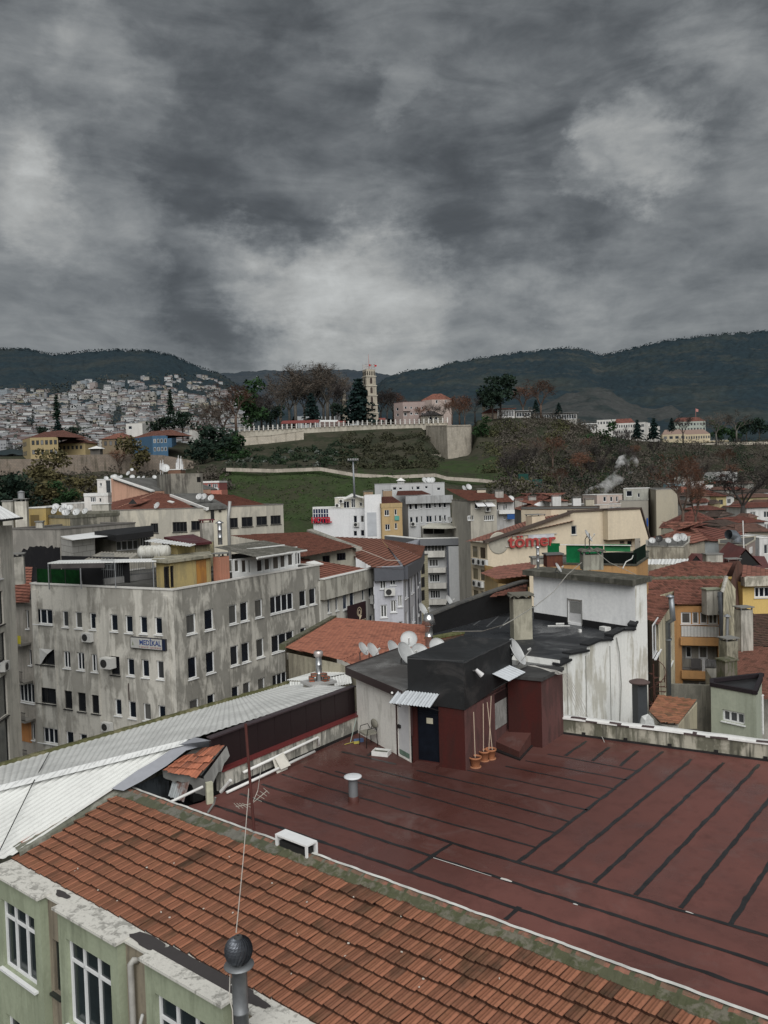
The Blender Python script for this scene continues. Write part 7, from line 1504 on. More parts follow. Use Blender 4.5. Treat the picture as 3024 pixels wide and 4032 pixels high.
def house(lbl, cor, yk, mat, roof='flat', wins=(), zb=5, back=9, rh_=1.6, rm=None, cat='house', name='house', cop=None):
 b = Bld(name, lbl, cor, yk=yk, zb=zb, mat=mat, roofm=felt_g if roof == 'flat' else rm, back=back, cat=cat, noroof=roof != 'flat', cop=cop)
 for q in wins: b.win(q[0], [q[1:]], fw=.12, sill=False)
 b.done(); P = b.poly; z = b.zt
 if roof == 'gable' or roof == 'hip':
  o = .4; n = len(P); a, c = P[0], P[n-3]; bb_, d = P[n-2], P[n-1]
  du = (c-a).normalized(); dv = V((-du.y, du.x, 0)); L = (c-a).length; Wd = back
  q = [a-du*o-dv*o, c+du*o-dv*o, c+du*o+dv*(Wd+o), a-du*o+dv*(Wd+o)]; ins = Wd*.45 if roof == 'hip' else 0
  r0 = a+dv*Wd/2+du*ins-du*(o if not ins else 0); r1 = c+dv*Wd/2-du*ins+du*(o if not ins else 0)
  m = MB(); g = .6; q = [V((p.x, p.y, z+.02)) for p in q]; r0 = V((r0.x, r0.y, z+rh_)); r1 = V((r1.x, r1.y, z+rh_))
  tile_plane(m, [q[0], q[1], r1, r0], g, .07, .35); tile_plane(m, [q[2], q[3], r0, r1], g, .07, .35)
  if ins: tile_plane(m, [q[1], q[2], r1], g, .07, .35); tile_plane(m, [q[3], q[0], r0], g, .07, .35)
  else: m.face([q[0], r0, q[3]]); m.face([q[1], q[2], r1])
  m.build('roof', rm or T_RGT, b.t)
 return b
wht = plaster((.62, .62, .62), (.4, .4, .38), .5, .35, .5); bei = plaster((.48, .44, .36), (.3, .28, .23), .6, .4, .5); gry = plaster((.36, .35, .33), (.2, .2, .18), .7, .5, .5)
house('red roofed house directly right of the cream gable block', [(2532, 112), (2720, 108)], 2135, bei, 'hip', back=14, rh_=2.5)
house('long house with a broad flat red roof behind the dish row', [(2545, 118), (2830, 112)], 2125, plaster((.42, .46, .48), (.3, .32, .33), .4, .2), 'hip', back=16, rh_=2, rm=T_DRK)
house('cream building with a deep pale roof slab and small arched windows', [(2603, 150), (2790, 140), (2852, 146)], 2080, plaster((.5, .47, .38), (.4, .37, .3), .4, .3), 'hip', [(1, 2805, 2100, 2812, 2118), (1, 2822, 2098, 2829, 2116), (1, 2838, 2097, 2845, 2115)], back=14, rh_=3.5, name='building', cat='building', rm=T_DRK)
house('tall blank beige tower block beside a lift of blue sheeting', [(2550, 190), (2583, 175), (2668, 178)], 1925, plaster((.42, .38, .30), (.36, .33, .27), .5, .1, .4), 'flat', back=12, name='apartment_tower', cat='building', cop=gry)
b = house('lower blank grey block left of the beige tower', [(2440, 180), (2552, 178)], 1972, plaster((.34, .32, .28), (.28, .27, .24), .5, .2, .4), 'flat', back=12, name='apartment_block', cat='building', cop=gry); pxbox('blue_sheet', b.t, b.W[0], (2546, 2040, 2552, 2072), .1, .3, plain((.02, .1, .4), .6))
house('pinkish flats with a pillared roof storey and wide windows', [(2300, 176), (2445, 178)], 1990, plaster((.48, .43, .38), (.34, .31, .28), .5, .3), 'flat', [(0, 2400, 1996, 2418, 2010, 3), (0, 2422, 1996, 2446, 2010, 3)], back=10, name='apartment_block', cat='building', cop=stainw)
house('pillared roof storey of the pinkish flats', [(2350, 182), (2450, 184)], 1950, plaster((.46, .38, .34), (.3, .26, .24), .5, .2), 'flat', [(0, 2375, 1955, 2388, 1975), (0, 2402, 1955, 2413, 1975), (0, 2425, 1955, 2434, 1975)], zb=18, back=6, cat='rooftop storey', cop=stainw)
house('grey rooftop shed with an open side left of the beige tower', [(2455, 186), (2552, 184)], 1925, plaster((.4, .4, .36), (.25, .25, .22), .5, .3), 'flat', [(0, 2465, 1932, 2490, 1955), (0, 2510, 1942, 2520, 1958)], zb=18, back=6, cat='rooftop storey', cop=stainw)
for i, (x0, x1, Y, y, m_, lb_, rf) in enumerate(((2030, 2075, 165, 2040, gry, 'plain grey gabled house right of the blue balcony house', 'gable'), (2030, 2150, 178, 1975, wht, 'white house with a long red roof left of the grey gable', 'hip'), (2165, 2235, 172, 1975, gry, 'grey gabled house among red roofs behind the cream block', 'hip'), (2088, 2200, 190, 1972, wht, 'white house partly hidden behind two chimneys', 'hip'), (2060, 2160, 150, 2010, gry, 'low grey house under a brown roof below the white one', 'hip'))): house(lb_, [(x0, Y), (x1, Y)], y, m_, rf, back=11, rh_=1.7, rm=T_DRK if i % 2 else T_RGT)
for i, (x, y0, y1, Y) in enumerate(((2042, 2010, 1970, 160), (2190, 2000, 1955, 150), (1895, 1950, 1930, 150), (1965, 1960, 1935, 155), (2270, 2000, 1962, 160), (2320, 1990, 1968, 150), (2095, 1985, 1958, 175))): chimney(xy(x, Y, y0), at(x, y0, Y).z-3, at(x, y1, Y).z, 1.6, 1.2, 0, [gry, wht, bei][i % 3], ['grey', 'white', 'beige', 'grey capped', 'white capped', 'beige capped', 'slim grey'][i]+' chimney among the far red roofs near column '+['one', 'two', 'three', 'four', 'five', 'six', 'seven'][i])
for i, (x, y) in enumerate(((1828, 1923), (1846, 1917), (2012, 1963), (2117, 1985))): dish(at(x, y, 160), 130+20*i, .65, ['left dish on the red roof beyond the awnings', 'right dish on the red roof beyond the awnings', 'dark edged dish by the far grey chimney', 'white dish on the low brown roof'][i], False, 30)
# ================================================================ HILLS
def lerp_tab(tab, x):
 if x <= tab[0][0]: return tab[0][1:]
 for a, b in zip(tab, tab[1:]):
  if x <= b[0]:
   t = (x-a[0])/(b[0]-a[0]); return tuple(p+(q-p)*t for p, q in zip(a[1:], b[1:]))
 return tab[-1][1:]
def hill(name, crest, Yc, base, Yb, mat, amp, fr, nx=260, ny=80, pw=1.25, x0=-500, x1=3500):
 """hillside that rises from its foot at distance Yb to its crest at distance Yc"""
 def P(x, t):
  yc = lerp_tab(crest, x)[0]; yb = lerp_tab(base, x)[0]; Y = Yb+(Yc-Yb)*t**pw
  p = at(x, yb+(yc-yb)*t, Y); q = p*fr
  f = noise.noise(q)*.6+noise.noise(q*2.3)*.4; g = noise.noise(p*(fr*.12)); s = Y/Yc
  return p+V((0, -g*amp*6*(t*(1-t)*4), f*amp*s))
 mb = MB(); g = [[P(x0+(x1-x0)*i/nx, j/ny) for j in range(ny+1)] for i in range(nx+1)]
 for i in range(nx+1): q = g[i][-1]; g[i].append(V((q.x, q.y+300, q.z-120)))
 mb.v = [p for r in g for p in r]; K = ny+2
 for i in range(nx):
  for j in range(ny+1): a = i*K+j; mb.f.append((a, a+K, a+K+1, a+1)); mb.uv.append([(0, 0)]*4); mb.mi.append(0)
 struct(mb, name, mat, True)
 def S(x, y):
  yc = lerp_tab(crest, x)[0]; yb = lerp_tab(base, x)[0]; t = max(0, min(1, (yb-y)/(yb-yc))); return Yb+(Yc-Yb)*t**pw
 return S
mid_m = patchy((.034, .047, .060), (.05, .06, .068), (.042, .053, .062), .006, .08)  # distance haze of the hills is baked into their bluish base colours
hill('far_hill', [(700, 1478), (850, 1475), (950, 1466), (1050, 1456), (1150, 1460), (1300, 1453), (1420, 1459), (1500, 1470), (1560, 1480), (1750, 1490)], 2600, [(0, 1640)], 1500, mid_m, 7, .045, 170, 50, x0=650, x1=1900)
CL = [(-500, 1372), (0, 1375), (110, 1378), (220, 1399), (300, 1390), (400, 1382), (480, 1380), (600, 1385), (680, 1400), (760, 1438), (860, 1470), (960, 1530), (1100, 1600)]
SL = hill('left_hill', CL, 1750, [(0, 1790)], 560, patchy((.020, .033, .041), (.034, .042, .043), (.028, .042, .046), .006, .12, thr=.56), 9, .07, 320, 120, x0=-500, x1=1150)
CR = [(1440, 1560), (1520, 1486), (1600, 1462), (1700, 1455), (1760, 1434), (1850, 1420), (1950, 1402), (2080, 1387), (2180, 1375), (2235, 1371), (2290, 1378), (2370, 1400), (2500, 1370), (2600, 1346), (2760, 1325), (2900, 1312), (3024, 1306), (3500, 1285)]
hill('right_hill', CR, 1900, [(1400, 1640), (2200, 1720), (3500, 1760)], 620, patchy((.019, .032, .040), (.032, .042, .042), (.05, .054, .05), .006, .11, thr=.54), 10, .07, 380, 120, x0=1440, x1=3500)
hill('limestone_spur', [(2000, 1640), (2140, 1590), (2230, 1552), (2330, 1528), (2400, 1540), (2480, 1590), (2560, 1610), (2650, 1600), (2760, 1650), (2900, 1700)], 900, [(2000, 1700), (2900, 1740)], 640, patchy((.05, .054, .054), (.026, .035, .036), (.036, .042, .04), .03, .25, thr=.56), 4, .07, 150, 50, 1.0, 2000, 2900)
# citadel slope
TC = [(-400, (2150, 170), (2000, 215), (1900, 250), (1880, 262), (1800, 300)), (0, (2150, 170), (1990, 215), (1890, 250), (1875, 262), (1798, 300)), (400, (2150, 170), (1960, 215), (1900, 250), (1860, 265), (1790, 300)), (700, (2150, 170), (1930, 215), (1885, 240), (1840, 275), (1740, 330)),
      (880, (2150, 170), (1990, 205), (1850, 235), (1795, 312), (1768, 330)), (1200, (2180, 170), (1990, 205), (1845, 235), (1755, 318), (1733, 332)), (1500, (2150, 175), (1980, 205), (1870, 235), (1715, 322), (1696, 341)), (1660, (2150, 175), (1960, 210), (1868, 240), (1712, 318), (1690, 342)), (1745, (2130, 175), (1950, 215), (1880, 240), (1812, 296), (1803, 346)), (1850, (2130, 175), (1960, 215), (1885, 240), (1800, 300), (1792, 346)),
      (1880, (2130, 175), (1960, 215), (1890, 240), (1770, 307), (1655, 346)), (2000, (2120, 180), (1970, 215), (1895, 240), (1750, 310), (1645, 350)), (2200, (2100, 185), (2000, 215), (1900, 260), (1760, 320), (1648, 355)), (2290, (2100, 190), (2000, 220), (1910, 265), (1770, 325), (1668, 360)), (2380, (2100, 190), (2010, 225), (1920, 270), (1790, 330), (1715, 370)), (2500, (2100, 195), (2010, 240), (1900, 300), (1820, 350), (1735, 400)), (2700, (2080, 215), (1960, 260), (1880, 320), (1800, 380), (1745, 430)), (3024, (2080, 220), (1960, 270), (1890, 330), (1820, 390), (1733, 450)), (3500, (2080, 220), (1960, 270), (1890, 330), (1820, 390), (1725, 450))]
def tc(x):
 if x <= TC[0][0]: return TC[0][1:]
 for a, b in zip(TC, TC[1:]):
  if x <= b[0]:
   t = (x-a[0])/(b[0]-a[0]); return [tuple(p+(q-p)*t for p, q in zip(u, v)) for u, v in zip(a[1:], b[1:])]
 return TC[-1][1:]
def slope(x, t, nz=1.0):
 c = tc(x); k = min(3, int(t*4)); f = t*4-k; y = c[k][0]+(c[k+1][0]-c[k][0])*f; Y = c[k][1]+(c[k+1][1]-c[k][1])*f
 p = at(x, y, Y); return p+V((0, 0, nz*(noise.noise(p*.09)*1.6+noise.noise(p*.3)*.5)*min(1, (1-t)*6))), y
def tof(x, y):
 c = tc(x)
 for k in range(4):
  if c[k+1][0] <= y <= c[k][0]: return (k+(c[k][0]-y)/(c[k][0]-c[k+1][0]))/4
 return 0 if y > c[0][0] else 1
def on_slope(x, y): return slope(x, tof(x, y))[0]
YT = [(880, 1707), (1200, 1689), (1500, 1676), (1700, 1670), (1770, 1666)]
mb = MB(); NX, NY = 330, 90; G_ = []; px_ = {}
for i in range(NX+1):
 x = -400+3900*i/NX; r = []
 for j in range(NY+1): p, y = slope(x, j/NY); r.append(p); px_[(i, j)] = (x, y)
 q = r[-1]; yt = lerp_tab(YT, x)[0] if 880 < x < 1770 else None
 if yt: q = at(x, yt, 348)
 r.append(q+V((0, .3, 0))); r.append(V((q.x*1.15, q.y+140, q.z-1))); r.append(V((q.x*1.6, q.y+300, q.z-50))); G_.append(r)
K = NY+4; mb.v = [p for r in G_ for p in r]
for i in range(NX):
 for j in range(NY+3):
  a = i*K+j; mb.f.append((a, a+K, a+K+1, a+1)); mb.uv.append([(0, 0)]*4); mi = 1
  if j < NY:
   x, y = px_[(i, j)]; n_ = noise.noise(V((x*.02, y*.05, 0)))*18
   if 860 < x < 1560 and y > 1862+n_*.6: mi = 0
   if 1560 <= x < 2040 and 1810+n_ < y < 1905: mi = 0
   if 1400 < x < 1700 and 1835+n_ < y: mi = 0
  mb.mi.append(mi)
lawn = patchy((.036, .054, .022), (.042, .045, .027), (.026, .036, .018), .09, 1.2, thr=.5); brush = patchy((.05, .048, .034), (.03, .036, .022), (.065, .058, .044), .09, 1.2)
struct(mb, 'citadel_slope', [lawn, brush], True)
# ---------------------------------------------------------------- vegetation
def leaf(mb, c, s, up=.3):
 a = V((rnd.gauss(0, 1), rnd.gauss(0, 1), rnd.gauss(0, up))).normalized(); b = a.cross(V((rnd.gauss(0, 1), rnd.gauss(0, 1), rnd.gauss(0, 1)))).normalized()
 mb.face([c-a*s, c+b*s*.7, c+a*s, c-b*s*.6])
def scatter(name, label, cat, n, pick, mat, smin, smax, k=5, hgt=1.0):
 mb = MB(); i = 0
 while i < n:
  p = pick()
  if p is None: continue
  i += 1; s = rnd.uniform(smin, smax)
  for _ in range(k): leaf(mb, p+V((rnd.gauss(0, s), rnd.gauss(0, s*.6), abs(rnd.gauss(0, s*hgt)))), s*rnd.uniform(.3, .7))
 mb.uv = [[(0, 0)]*4]*len(mb.f)
 return tag(mb.build(name, mat), label, cat, kind='stuff')
def crowns(name, label, cat, n, pick, mat, rmin, rmax, k=55):
 mb = MB(); i = 0
 while i < n:
  p = pick()
  if p is None: continue
  i += 1; R = rnd.uniform(rmin, rmax); sq = rnd.uniform(.7, 1.25)
  for _ in range(int(k*min(1, R/rmax+.3))):
   d = V((rnd.gauss(0, 1), rnd.gauss(0, 1), abs(rnd.gauss(0, 1)))).normalized(); f = rnd.uniform(.72, 1.08); leaf(mb, p+V((d.x*R*f, d.y*R*f, d.z*R*sq*f)), rnd.uniform(.2, .5)*(.6+R/rmax*.5), 1)
 mb.uv = [[(0, 0)]*4]*len(mb.f)
 return tag(mb.build(name, mat), label, cat, kind='stuff')
def in_px(x0, x1, y0, y1, mask=.0, fr=.012):
 def f():
  x, y = rnd.uniform(x0, x1), rnd.uniform(y0, y1)
  if noise.noise(V((x*fr, y*fr*2, 7))) < mask: return None
  c = tc(x)
  if not (c[4][0]+3 < y < c[0][0]): return None
  return on_slope(x, y)
 return f
brn = leafy((.095, .083, .069), (.062, .058, .05), .05); olv = leafy((.08, .08, .04), (.045, .052, .028), .05); dgr = leafy((.018, .032, .022), (.03, .045, .024), .15); gsh = leafy((.12, .135, .12), (.07, .08, .06), .3)
crowns('leafless_wood', 'leafless brown wood covering the cliff to the right of the stone bastion', 'wood', 1500, in_px(1960, 3150, 1650, 2060, -.35), brn, 1.4, 4.2)
crowns('olive_scrub', 'olive green ivy and scrub on the cliff below the restaurant', 'scrub', 420, in_px(1900, 2400, 1665, 2060, .08, .012), olv, 1.2, 3.4)
crowns('dark_scrub', 'dark evergreen scrub scattered over the wooded cliff', 'scrub', 260, in_px(2250, 3150, 1730, 1960, .1, .015), dgr, 1.8, 4.6)
crowns('terrace_shrubs', 'low dark shrubs planted in rows on the terraced slope under the promenade', 'shrubs', 210, in_px(900, 1420, 1765, 1838, -.1, .03), dgr, .8, 1.8, 40)
crowns('bank_scrub', 'rough dark scrub on the bank left of the stone bastion', 'scrub', 260, in_px(1330, 1740, 1712, 1850, -.12, .02), leafy((.055, .055, .034), (.034, .038, .024), .12), .9, 2.2, 40)
crowns('grey_shrubs', 'rounded grey green shrubs dotted along the terraces', 'shrubs', 34, in_px(900, 1350, 1785, 1836, -1), gsh, .8, 1.3, 60)
scatter('grass_tufts', 'clumps of longer grass over the green slope', 'grass', 1500, in_px(870, 1700, 1860, 2060, -.1, .03), leafy((.06, .10, .03), (.04, .06, .025), .3), .25, .5, 4, .5)
crowns('left_scrub', 'bare brown scrub below the old stone town wall', 'scrub', 260, in_px(-100, 900, 1850, 2030, -.15, .02), brn, 1, 2.6)
bark = plain((.13, .12, .105), .9, 0, .2); barkd = plain((.06, .05, .045), .9)
def branch(mb, p, d, L, r, dep, twig):
 q = p+d*L; mid = p+d*L*.5+V((rnd.gauss(0, .04), rnd.gauss(0, .04), 0))*L
 mb.tube([p, mid, q], r, 4 if dep > 1 else 3, r*.62, caps=False)
 if dep == 0: return
 for k in range(rnd.choice((2, 3, 3))):
  a = V((rnd.gauss(0, .55), rnd.gauss(0, .55), rnd.gauss(.18, .3))); branch(mb, q if k else mid, (d+a).normalized(), L*rnd.uniform(.62, .82), r*.6, dep-1, twig)
def bare_proto(name, dep=5, tm=None, haze=None):
 """3 by 10 m leafless tree, built once and copied"""
 t = thing(name, '', 'tree'); m = MB(); m.tube([(0, 0, -1), (.05, 0, 1.4), (0, .05, 2.6)], .26, 7, .2); m.build('trunk', tm or bark, t, True)
 m = MB()
 for k in range(4): a = k*1.6+rnd.uniform(-.3, .3); branch(m, V((0, 0, 2.4)), V((.5*math.cos(a), .5*math.sin(a), 1)).normalized(), 2.3, .12, dep, 0)
 tips = [m.v[i] for i in range(0, len(m.v), 9) if m.v[i].z > 4]
 m.cur = 1
 for p in tips:
  if rnd.random() < .55:
   for _ in range(2): d = V((rnd.gauss(0, 1), rnd.gauss(0, 1), rnd.gauss(.4, .6))).normalized()*rnd.uniform(.5, 1.0); o_ = d.orthogonal().normalized()*.035; m.face([p-o_, p+o_, p+d])
 m.build('crown', [tm or bark, haze or plain((.09, .07, .055), .9)], t); return t
def conifer_proto(name, mat, layers=13, wd=.32):
 t = thing(name, '', 'tree'); m = MB(); m.tube([(0, 0, -1), (0, 0, 9.5)], .2, 6, .04); m.build('trunk', barkd, t); m = MB()
 for i in range(layers):
  z = 1.2+8.6*i/layers; R = 10*wd*(1-i/layers)**.85+.25
  for k in range(11):
   a = rnd.uniform(0, 6.283); r_ = R*rnd.uniform(.65, 1.12); d = V((math.cos(a), math.sin(a), 0)); sd = V((-d.y, d.x, 0))
   for s in range(5):
    f = (s+.5)/5; c = V((0, 0, z))+d*r_*f+V((0, 0, -.28*r_*f*f+rnd.uniform(-.1, .15)))
    for _ in (0, 1): leaf(m, c+V((rnd.gauss(0, .12), rnd.gauss(0, .12), rnd.gauss(0, .08))), min(.42, .14+r_*.14), 1.2)
 m.uv = [[(0, 0)]*4]*len(m.f); m.build('crown', mat, t); return t
def round_proto(name, mat, n=900, flat=1.0):
 t = thing(name, '', 'tree'); m = MB(); m.tube([(0, 0, -1), (0, 0, 4)], .25, 6, .15)
 for k in range(5): a = k*1.3; m.tube([(0, 0, 2+.3*k), (1.8*math.cos(a), 1.8*math.sin(a), 4.5+.4*k)], .1, 4, .03)
 m.build('trunk', barkd, t); m = MB(); cs = [V((rnd.gauss(0, 1.7), rnd.gauss(0, 1.7), 5.6*flat+rnd.gauss(0, 1.5))) for _ in range(13)]
 for i in range(n):
  c = cs[i % 13]; d = V((rnd.gauss(0, 1), rnd.gauss(0, 1), rnd.gauss(0, .8))).normalized(); leaf(m, c+d*rnd.uniform(.8, 1.55), rnd.uniform(.22, .5), 1)
 m.uv = [[(0, 0)]*4]*len(m.f); m.build('crown', mat, t); return t
PR = {'bare': [bare_proto('bare_tree'), bare_proto('bare_tree'), bare_proto('bare_tree')], 'rust': [bare_proto('bare_tree', 5, plain((.10, .07, .055), .9), plain((.16, .075, .045), .9))],
      'dbare': [bare_proto('bare_tree', 5, plain((.05, .045, .042), .9), plain((.05, .042, .04), .9))], 'cedar': [conifer_proto('cedar_tree', leafy((.010, .022, .022), (.018, .034, .03), .5), 15, .33)], 'pine': [round_proto('pine_tree', leafy((.014, .026, .02), (.024, .04, .026), .5))],
      'green': [round_proto('leafy_tree', leafy((.02, .045, .018), (.03, .06, .025), .5), 1100)], 'olive': [round_proto('yellowing_tree', leafy((.10, .088, .04), (.065, .06, .032), .4), 800)], 'cypress': [conifer_proto('cypress_tree', leafy((.012, .028, .02), (.02, .036, .024), .5), 14, .10)]}
used = set()
def tree(kind, x, y, Y, h, label, group, wide=1.0, i=0):
 """foot of the trunk at the photo column x and row y, distance Y; h metres tall"""
 pr = PR[kind][i % len(PR[kind])]; o = pr if id(pr) not in used else copy_tree(pr); used.add(id(pr))
 o.location = at(x, y, Y); o.scale = (h/10*wide, h/10*wide, h/10); o.rotation_euler = (0, 0, rnd.uniform(0, 6.28)); o['label'] = label; o['category'] = 'tree'; o['group'] = group
 return o
pt_ = 'tall pale branched bare tree behind the promenade, %s'
for i, (x, y, h, s) in enumerate(((1105, 1665, 22, 'low crowned, at the far left end'), (1165, 1660, 26, 'tall, second from the far left'), (1290, 1650, 27, 'tallest, over the red pavilion end'), (1225, 1650, 27, 'tall, straight behind the small cedar'), (1140, 1665, 21, 'leftmost of the pale group'), (1240, 1660, 24, 'just right of the small dark cedar'), (1200, 1655, 19, 'half behind the small dark cedar'), (1310, 1655, 23, 'nearest the minaret'), (1275, 1655, 20, 'in the middle of the pale group'))): tree('bare', x, y, 372+i, h*1.12, pt_ % s, 'pale bare trees behind the promenade', 1.15, i)
tree('dbare', 1525, 1660, 365, 17, 'dark bare tree between the clock tower and the pink flats', 'dark bare trees', 1.1)
for i, (x, y, Y, h, k, s) in enumerate(((1030, 1690, 350, 18, 'dbare', 'dark bare tree right of the round evergreen'), (1065, 1685, 355, 20, 'bare', 'pale bare tree between the round evergreen and the pale group'), (1090, 1680, 352, 10, 'pine', 'low dark tree behind the left end of the balustrade'), (1050, 1688, 349, 8, 'pine', 'lowest dark tree behind the left end of the balustrade'), (1345, 1655, 366, 19, 'dbare', 'dark bare tree overlapping the minaret'), (1550, 1655, 372, 15, 'rust', 'brown bare tree behind the pink flats'), (1500, 1658, 368, 16, 'dbare', 'dark bare tree right beside the clock tower'), (1700, 1660, 352, 9, 'dbare', 'dark bare tree before the gabled pink house'), (1655, 1662, 350, 8, 'rust', 'brown bare tree before the pink flats'), (1810, 1665, 352, 14, 'rust', 'brown bare tree above the bastion'), (1870, 1655, 352, 13, 'dbare', 'dark bare tree right of the bastion top'), (1330, 1660, 360, 9, 'pine', 'dark shrub like tree at the minaret foot'))): tree(k, x, y, Y, h, s, 'trees filling the promenade belt', 1.2, i)
for i, (x, y, h, s, k) in enumerate(((835, 1745, 20, 'pale bare plane tree above the blue house', 'bare'), (930, 1690, 22, 'rust coloured bare tree left of the round dark tree', 'rust'), (800, 1760, 13, 'short rust brown bare tree near the blue house', 'rust'), (880, 1730, 19, 'rust coloured bare tree second from the round dark tree', 'rust'), (2130, 1640, 19, 'big brown bare tree above the long glazed restaurant', 'rust'), (2060, 1640, 16, 'bare brown tree left of the big one above the restaurant', 'rust'), (1780, 1660, 11, 'low bare tree right of the gabled pink house', 'rust'), (1830, 1665, 10, 'bare tree at the left edge of the bastion top', 'rust'), (1745, 1660, 9, 'small pale bare tree before the pink house garden', 'bare'), (2820, 1740, 15, 'pale bare tree left of the right edge conifers', 'bare'), (2900, 1730, 15, 'pale bare tree behind the right edge conifers', 'bare'), (2690, 1735, 13, 'bare tree before the pale green school', 'dbare'), (2450, 1790, 14, 'bare tree standing below the white school', 'dbare'), (2300, 1800, 13, 'bare tree under the small glazed pavilion', 'dbare'), (1850, 1880, 10, 'bare tree at the foot of the bastion', 'dbare'))): tree(k, x, y, 335+i*2 if x < 1900 else 345+i*2, h, s, 'bare trees along the citadel', 1.1, i)
tree('cedar', 1418, 1672, 349, 21, 'big dark cedar in front of the clock tower', 'dark cedars on the promenade', 1.3); tree('cedar', 1228, 1672, 352, 14.5, 'smaller dark cedar left of the big one', 'dark cedars on the promenade', 1.05)
for i, (x, y, Y, h, w_, k, s) in enumerate(((992, 1690, 345, 22, .95, 'green', 'dense round dark green tree above the stone retaining wall'), (860, 1855, 290, 18, 1.3, 'pine', 'dark evergreen clump left of the terraces'), (800, 1870, 280, 14, 1.3, 'pine', 'dark evergreen right below the blue house'), (900, 1850, 285, 12, 1.2, 'green', 'bright edged evergreen at the terrace corner'), (930, 1880, 270, 9, 1.3, 'green', 'low dark green tree at the foot of the terrace'), (1940, 1640, 345, 12, 1.3, 'pine', 'broad pine left of the tall pine above the restaurant'), (1972, 1640, 347, 20, 1.15, 'pine', 'tall dark pine above the restaurant'), (1895, 1730, 325, 9, 1.2, 'green', 'dark tree right of the bastion'), (655, 1720, 320, 9, 1.4, 'pine', 'conifer clump behind the blue house'), (610, 1730, 325, 8, 1.3, 'pine', 'conifer left of the blue house roof'), (720, 1725, 320, 12, 1.1, 'pine', 'tall dark conifer right of the blue house'),
 (2370, 1800, 350, 15, 1.0, 'green', 'dark tree in the cliff notch'), (2330, 1820, 340, 12, 1.0, 'green', 'smaller dark tree left of the cliff notch tree'), (2510, 1735, 400, 11, 1.0, 'cedar', 'conifer before the white school'), (2575, 1735, 405, 12, 1.0, 'cedar', 'conifer between the white and cream schools'), (2645, 1700, 440, 8, 1.0, 'cedar', 'conifer left of the pale green school'), (2830, 1735, 430, 11, 1.0, 'green', 'round dark tree right of the cream school'), (2890, 1738, 432, 10, 1.2, 'green', 'second round dark tree right of the cream school'), (2940, 1738, 434, 13, 1.0, 'pine', 'dark pine near the right edge'), (2990, 1738, 436, 14, 1.0, 'pine', 'dark pine at the right edge'), (2110, 1625, 352, 6, 1, 'cedar', 'tiny dark conifer rising over the long restaurant roof'), (2200, 1628, 352, 5, 1.2, 'cedar', 'low dark conifer at the restaurant end'))): tree(k, x, y, Y, h, s, 'evergreen trees along the citadel', w_)
for i, (x, y, Y, h, w_, k, s) in enumerate(((195, 1930, 235, 14, 1.1, 'olive', 'yellowing tree against the old town wall'), (235, 2010, 205, 12, 1.5, 'olive', 'broad yellowing tree below the town wall'), (150, 2040, 200, 10, 1.3, 'olive', 'yellowing tree at the foot of the town wall'), (540, 1860, 255, 13, 1.1, 'olive', 'thin yellowing tree before the blue house'), (350, 1990, 215, 9, 1.2, 'olive', 'small yellowing tree right of the broad one'), (20, 2060, 190, 13, 1.3, 'pine', 'dark conifer at the left edge'), (75, 2050, 195, 11, 1.1, 'pine', 'second dark conifer from the left edge'), (255, 2010, 190, 7, 1.2, 'green', 'dark bushy tree before the yellowing ones'), (470, 1870, 262, 10, 1.1, 'rust', 'bare brown tree on the town wall walk'), (230, 1735, 330, 9, 1.2, 'cedar', 'dark cedar behind the yellow wooden house'), (290, 1740, 332, 7, 1.4, 'pine', 'flat dark pine right of the yellow wooden house roof'), (165, 1730, 335, 6, 1.2, 'pine', 'low dark pine left above the yellow wooden house'))): tree(k, x, y, Y, h, s, 'trees around the old town wall', w_)
for i, (x, y, s) in enumerate(((225, 1660, 'dark cypress standing among the hazy hill houses'), (672, 1640, 'dark cypress above the blue house roof'))): tree('cypress', x, y, 560, 20, s, 'cypresses before the hill town', 1.3)
tree('rust', 2690, 2110, 140, 17, 'tall slim leafless poplar behind the dish row', 'bare trees in the right hand town', .7); tree('dbare', 2925, 2060, 165, 14, 'gnarled leafless plane tree in the right hand town', 'bare trees in the right hand town', 1.4); tree('rust', 2740, 2100, 145, 12, 'thin leafless tree right of the slim poplar', 'bare trees in the right hand town', .7)
for i in range(26):
 x, y = rnd.uniform(1980, 2980), 0; y = rnd.uniform(1790, 1960); p = on_slope(x, y); o = tree(['bare', 'dbare', 'rust'][i % 3], x, y, p.y, rnd.uniform(8, 13), ['pale leafless tree standing out of the wooded cliff', 'dark leafless tree standing out of the wooded cliff', 'brownish leafless tree standing out of the wooded cliff'][i % 3], 'leafless trees on the wooded cliff, '+['pale', 'dark', 'brownish'][i % 3], 1.1, i); o.location = p
# ---------------------------------------------------------------- citadel
lime = stone((.52, .47, .39), (.44, .40, .34), 1.1, .55, .5, (.22, .2, .17)); oldw = stone((.26, .21, .17), (.20, .17, .14), .9, .5, .8, (.1, .09, .08))
def strip_wall(name, label, pts, hpx, Y, mat, th=1.2, cap=None):
 t = thing(name, label, 'wall', at(pts[0][0], pts[0][1], pts[0][2] if len(pts[0]) > 2 else Y)); m = MB(); P = [at(p[0], p[1], p[2] if len(p) > 2 else Y) for p in pts]
 for a, b in zip(P, P[1:]):
  n_ = V((-(b-a).y, (b-a).x, 0)).normalized()*th; h = hpx
  q = [a, b, b+n_, a+n_]; m.face([a-Z3*h, b-Z3*h, b, a]); m.face(q); m.face([a-Z3*h+n_, b-Z3*h+n_, b+n_, a+n_][::-1])
 m.build('masonry', mat, t)
 if cap:
  m = MB()
  for a, b in zip(P, P[1:]): m.slab([a+V((0, -.15, .22)), b+V((0, -.15, .22)), b+V((0, th, .22)), a+V((0, th, .22))], .21)
  m.build('coping', cap, t)
 return t, P
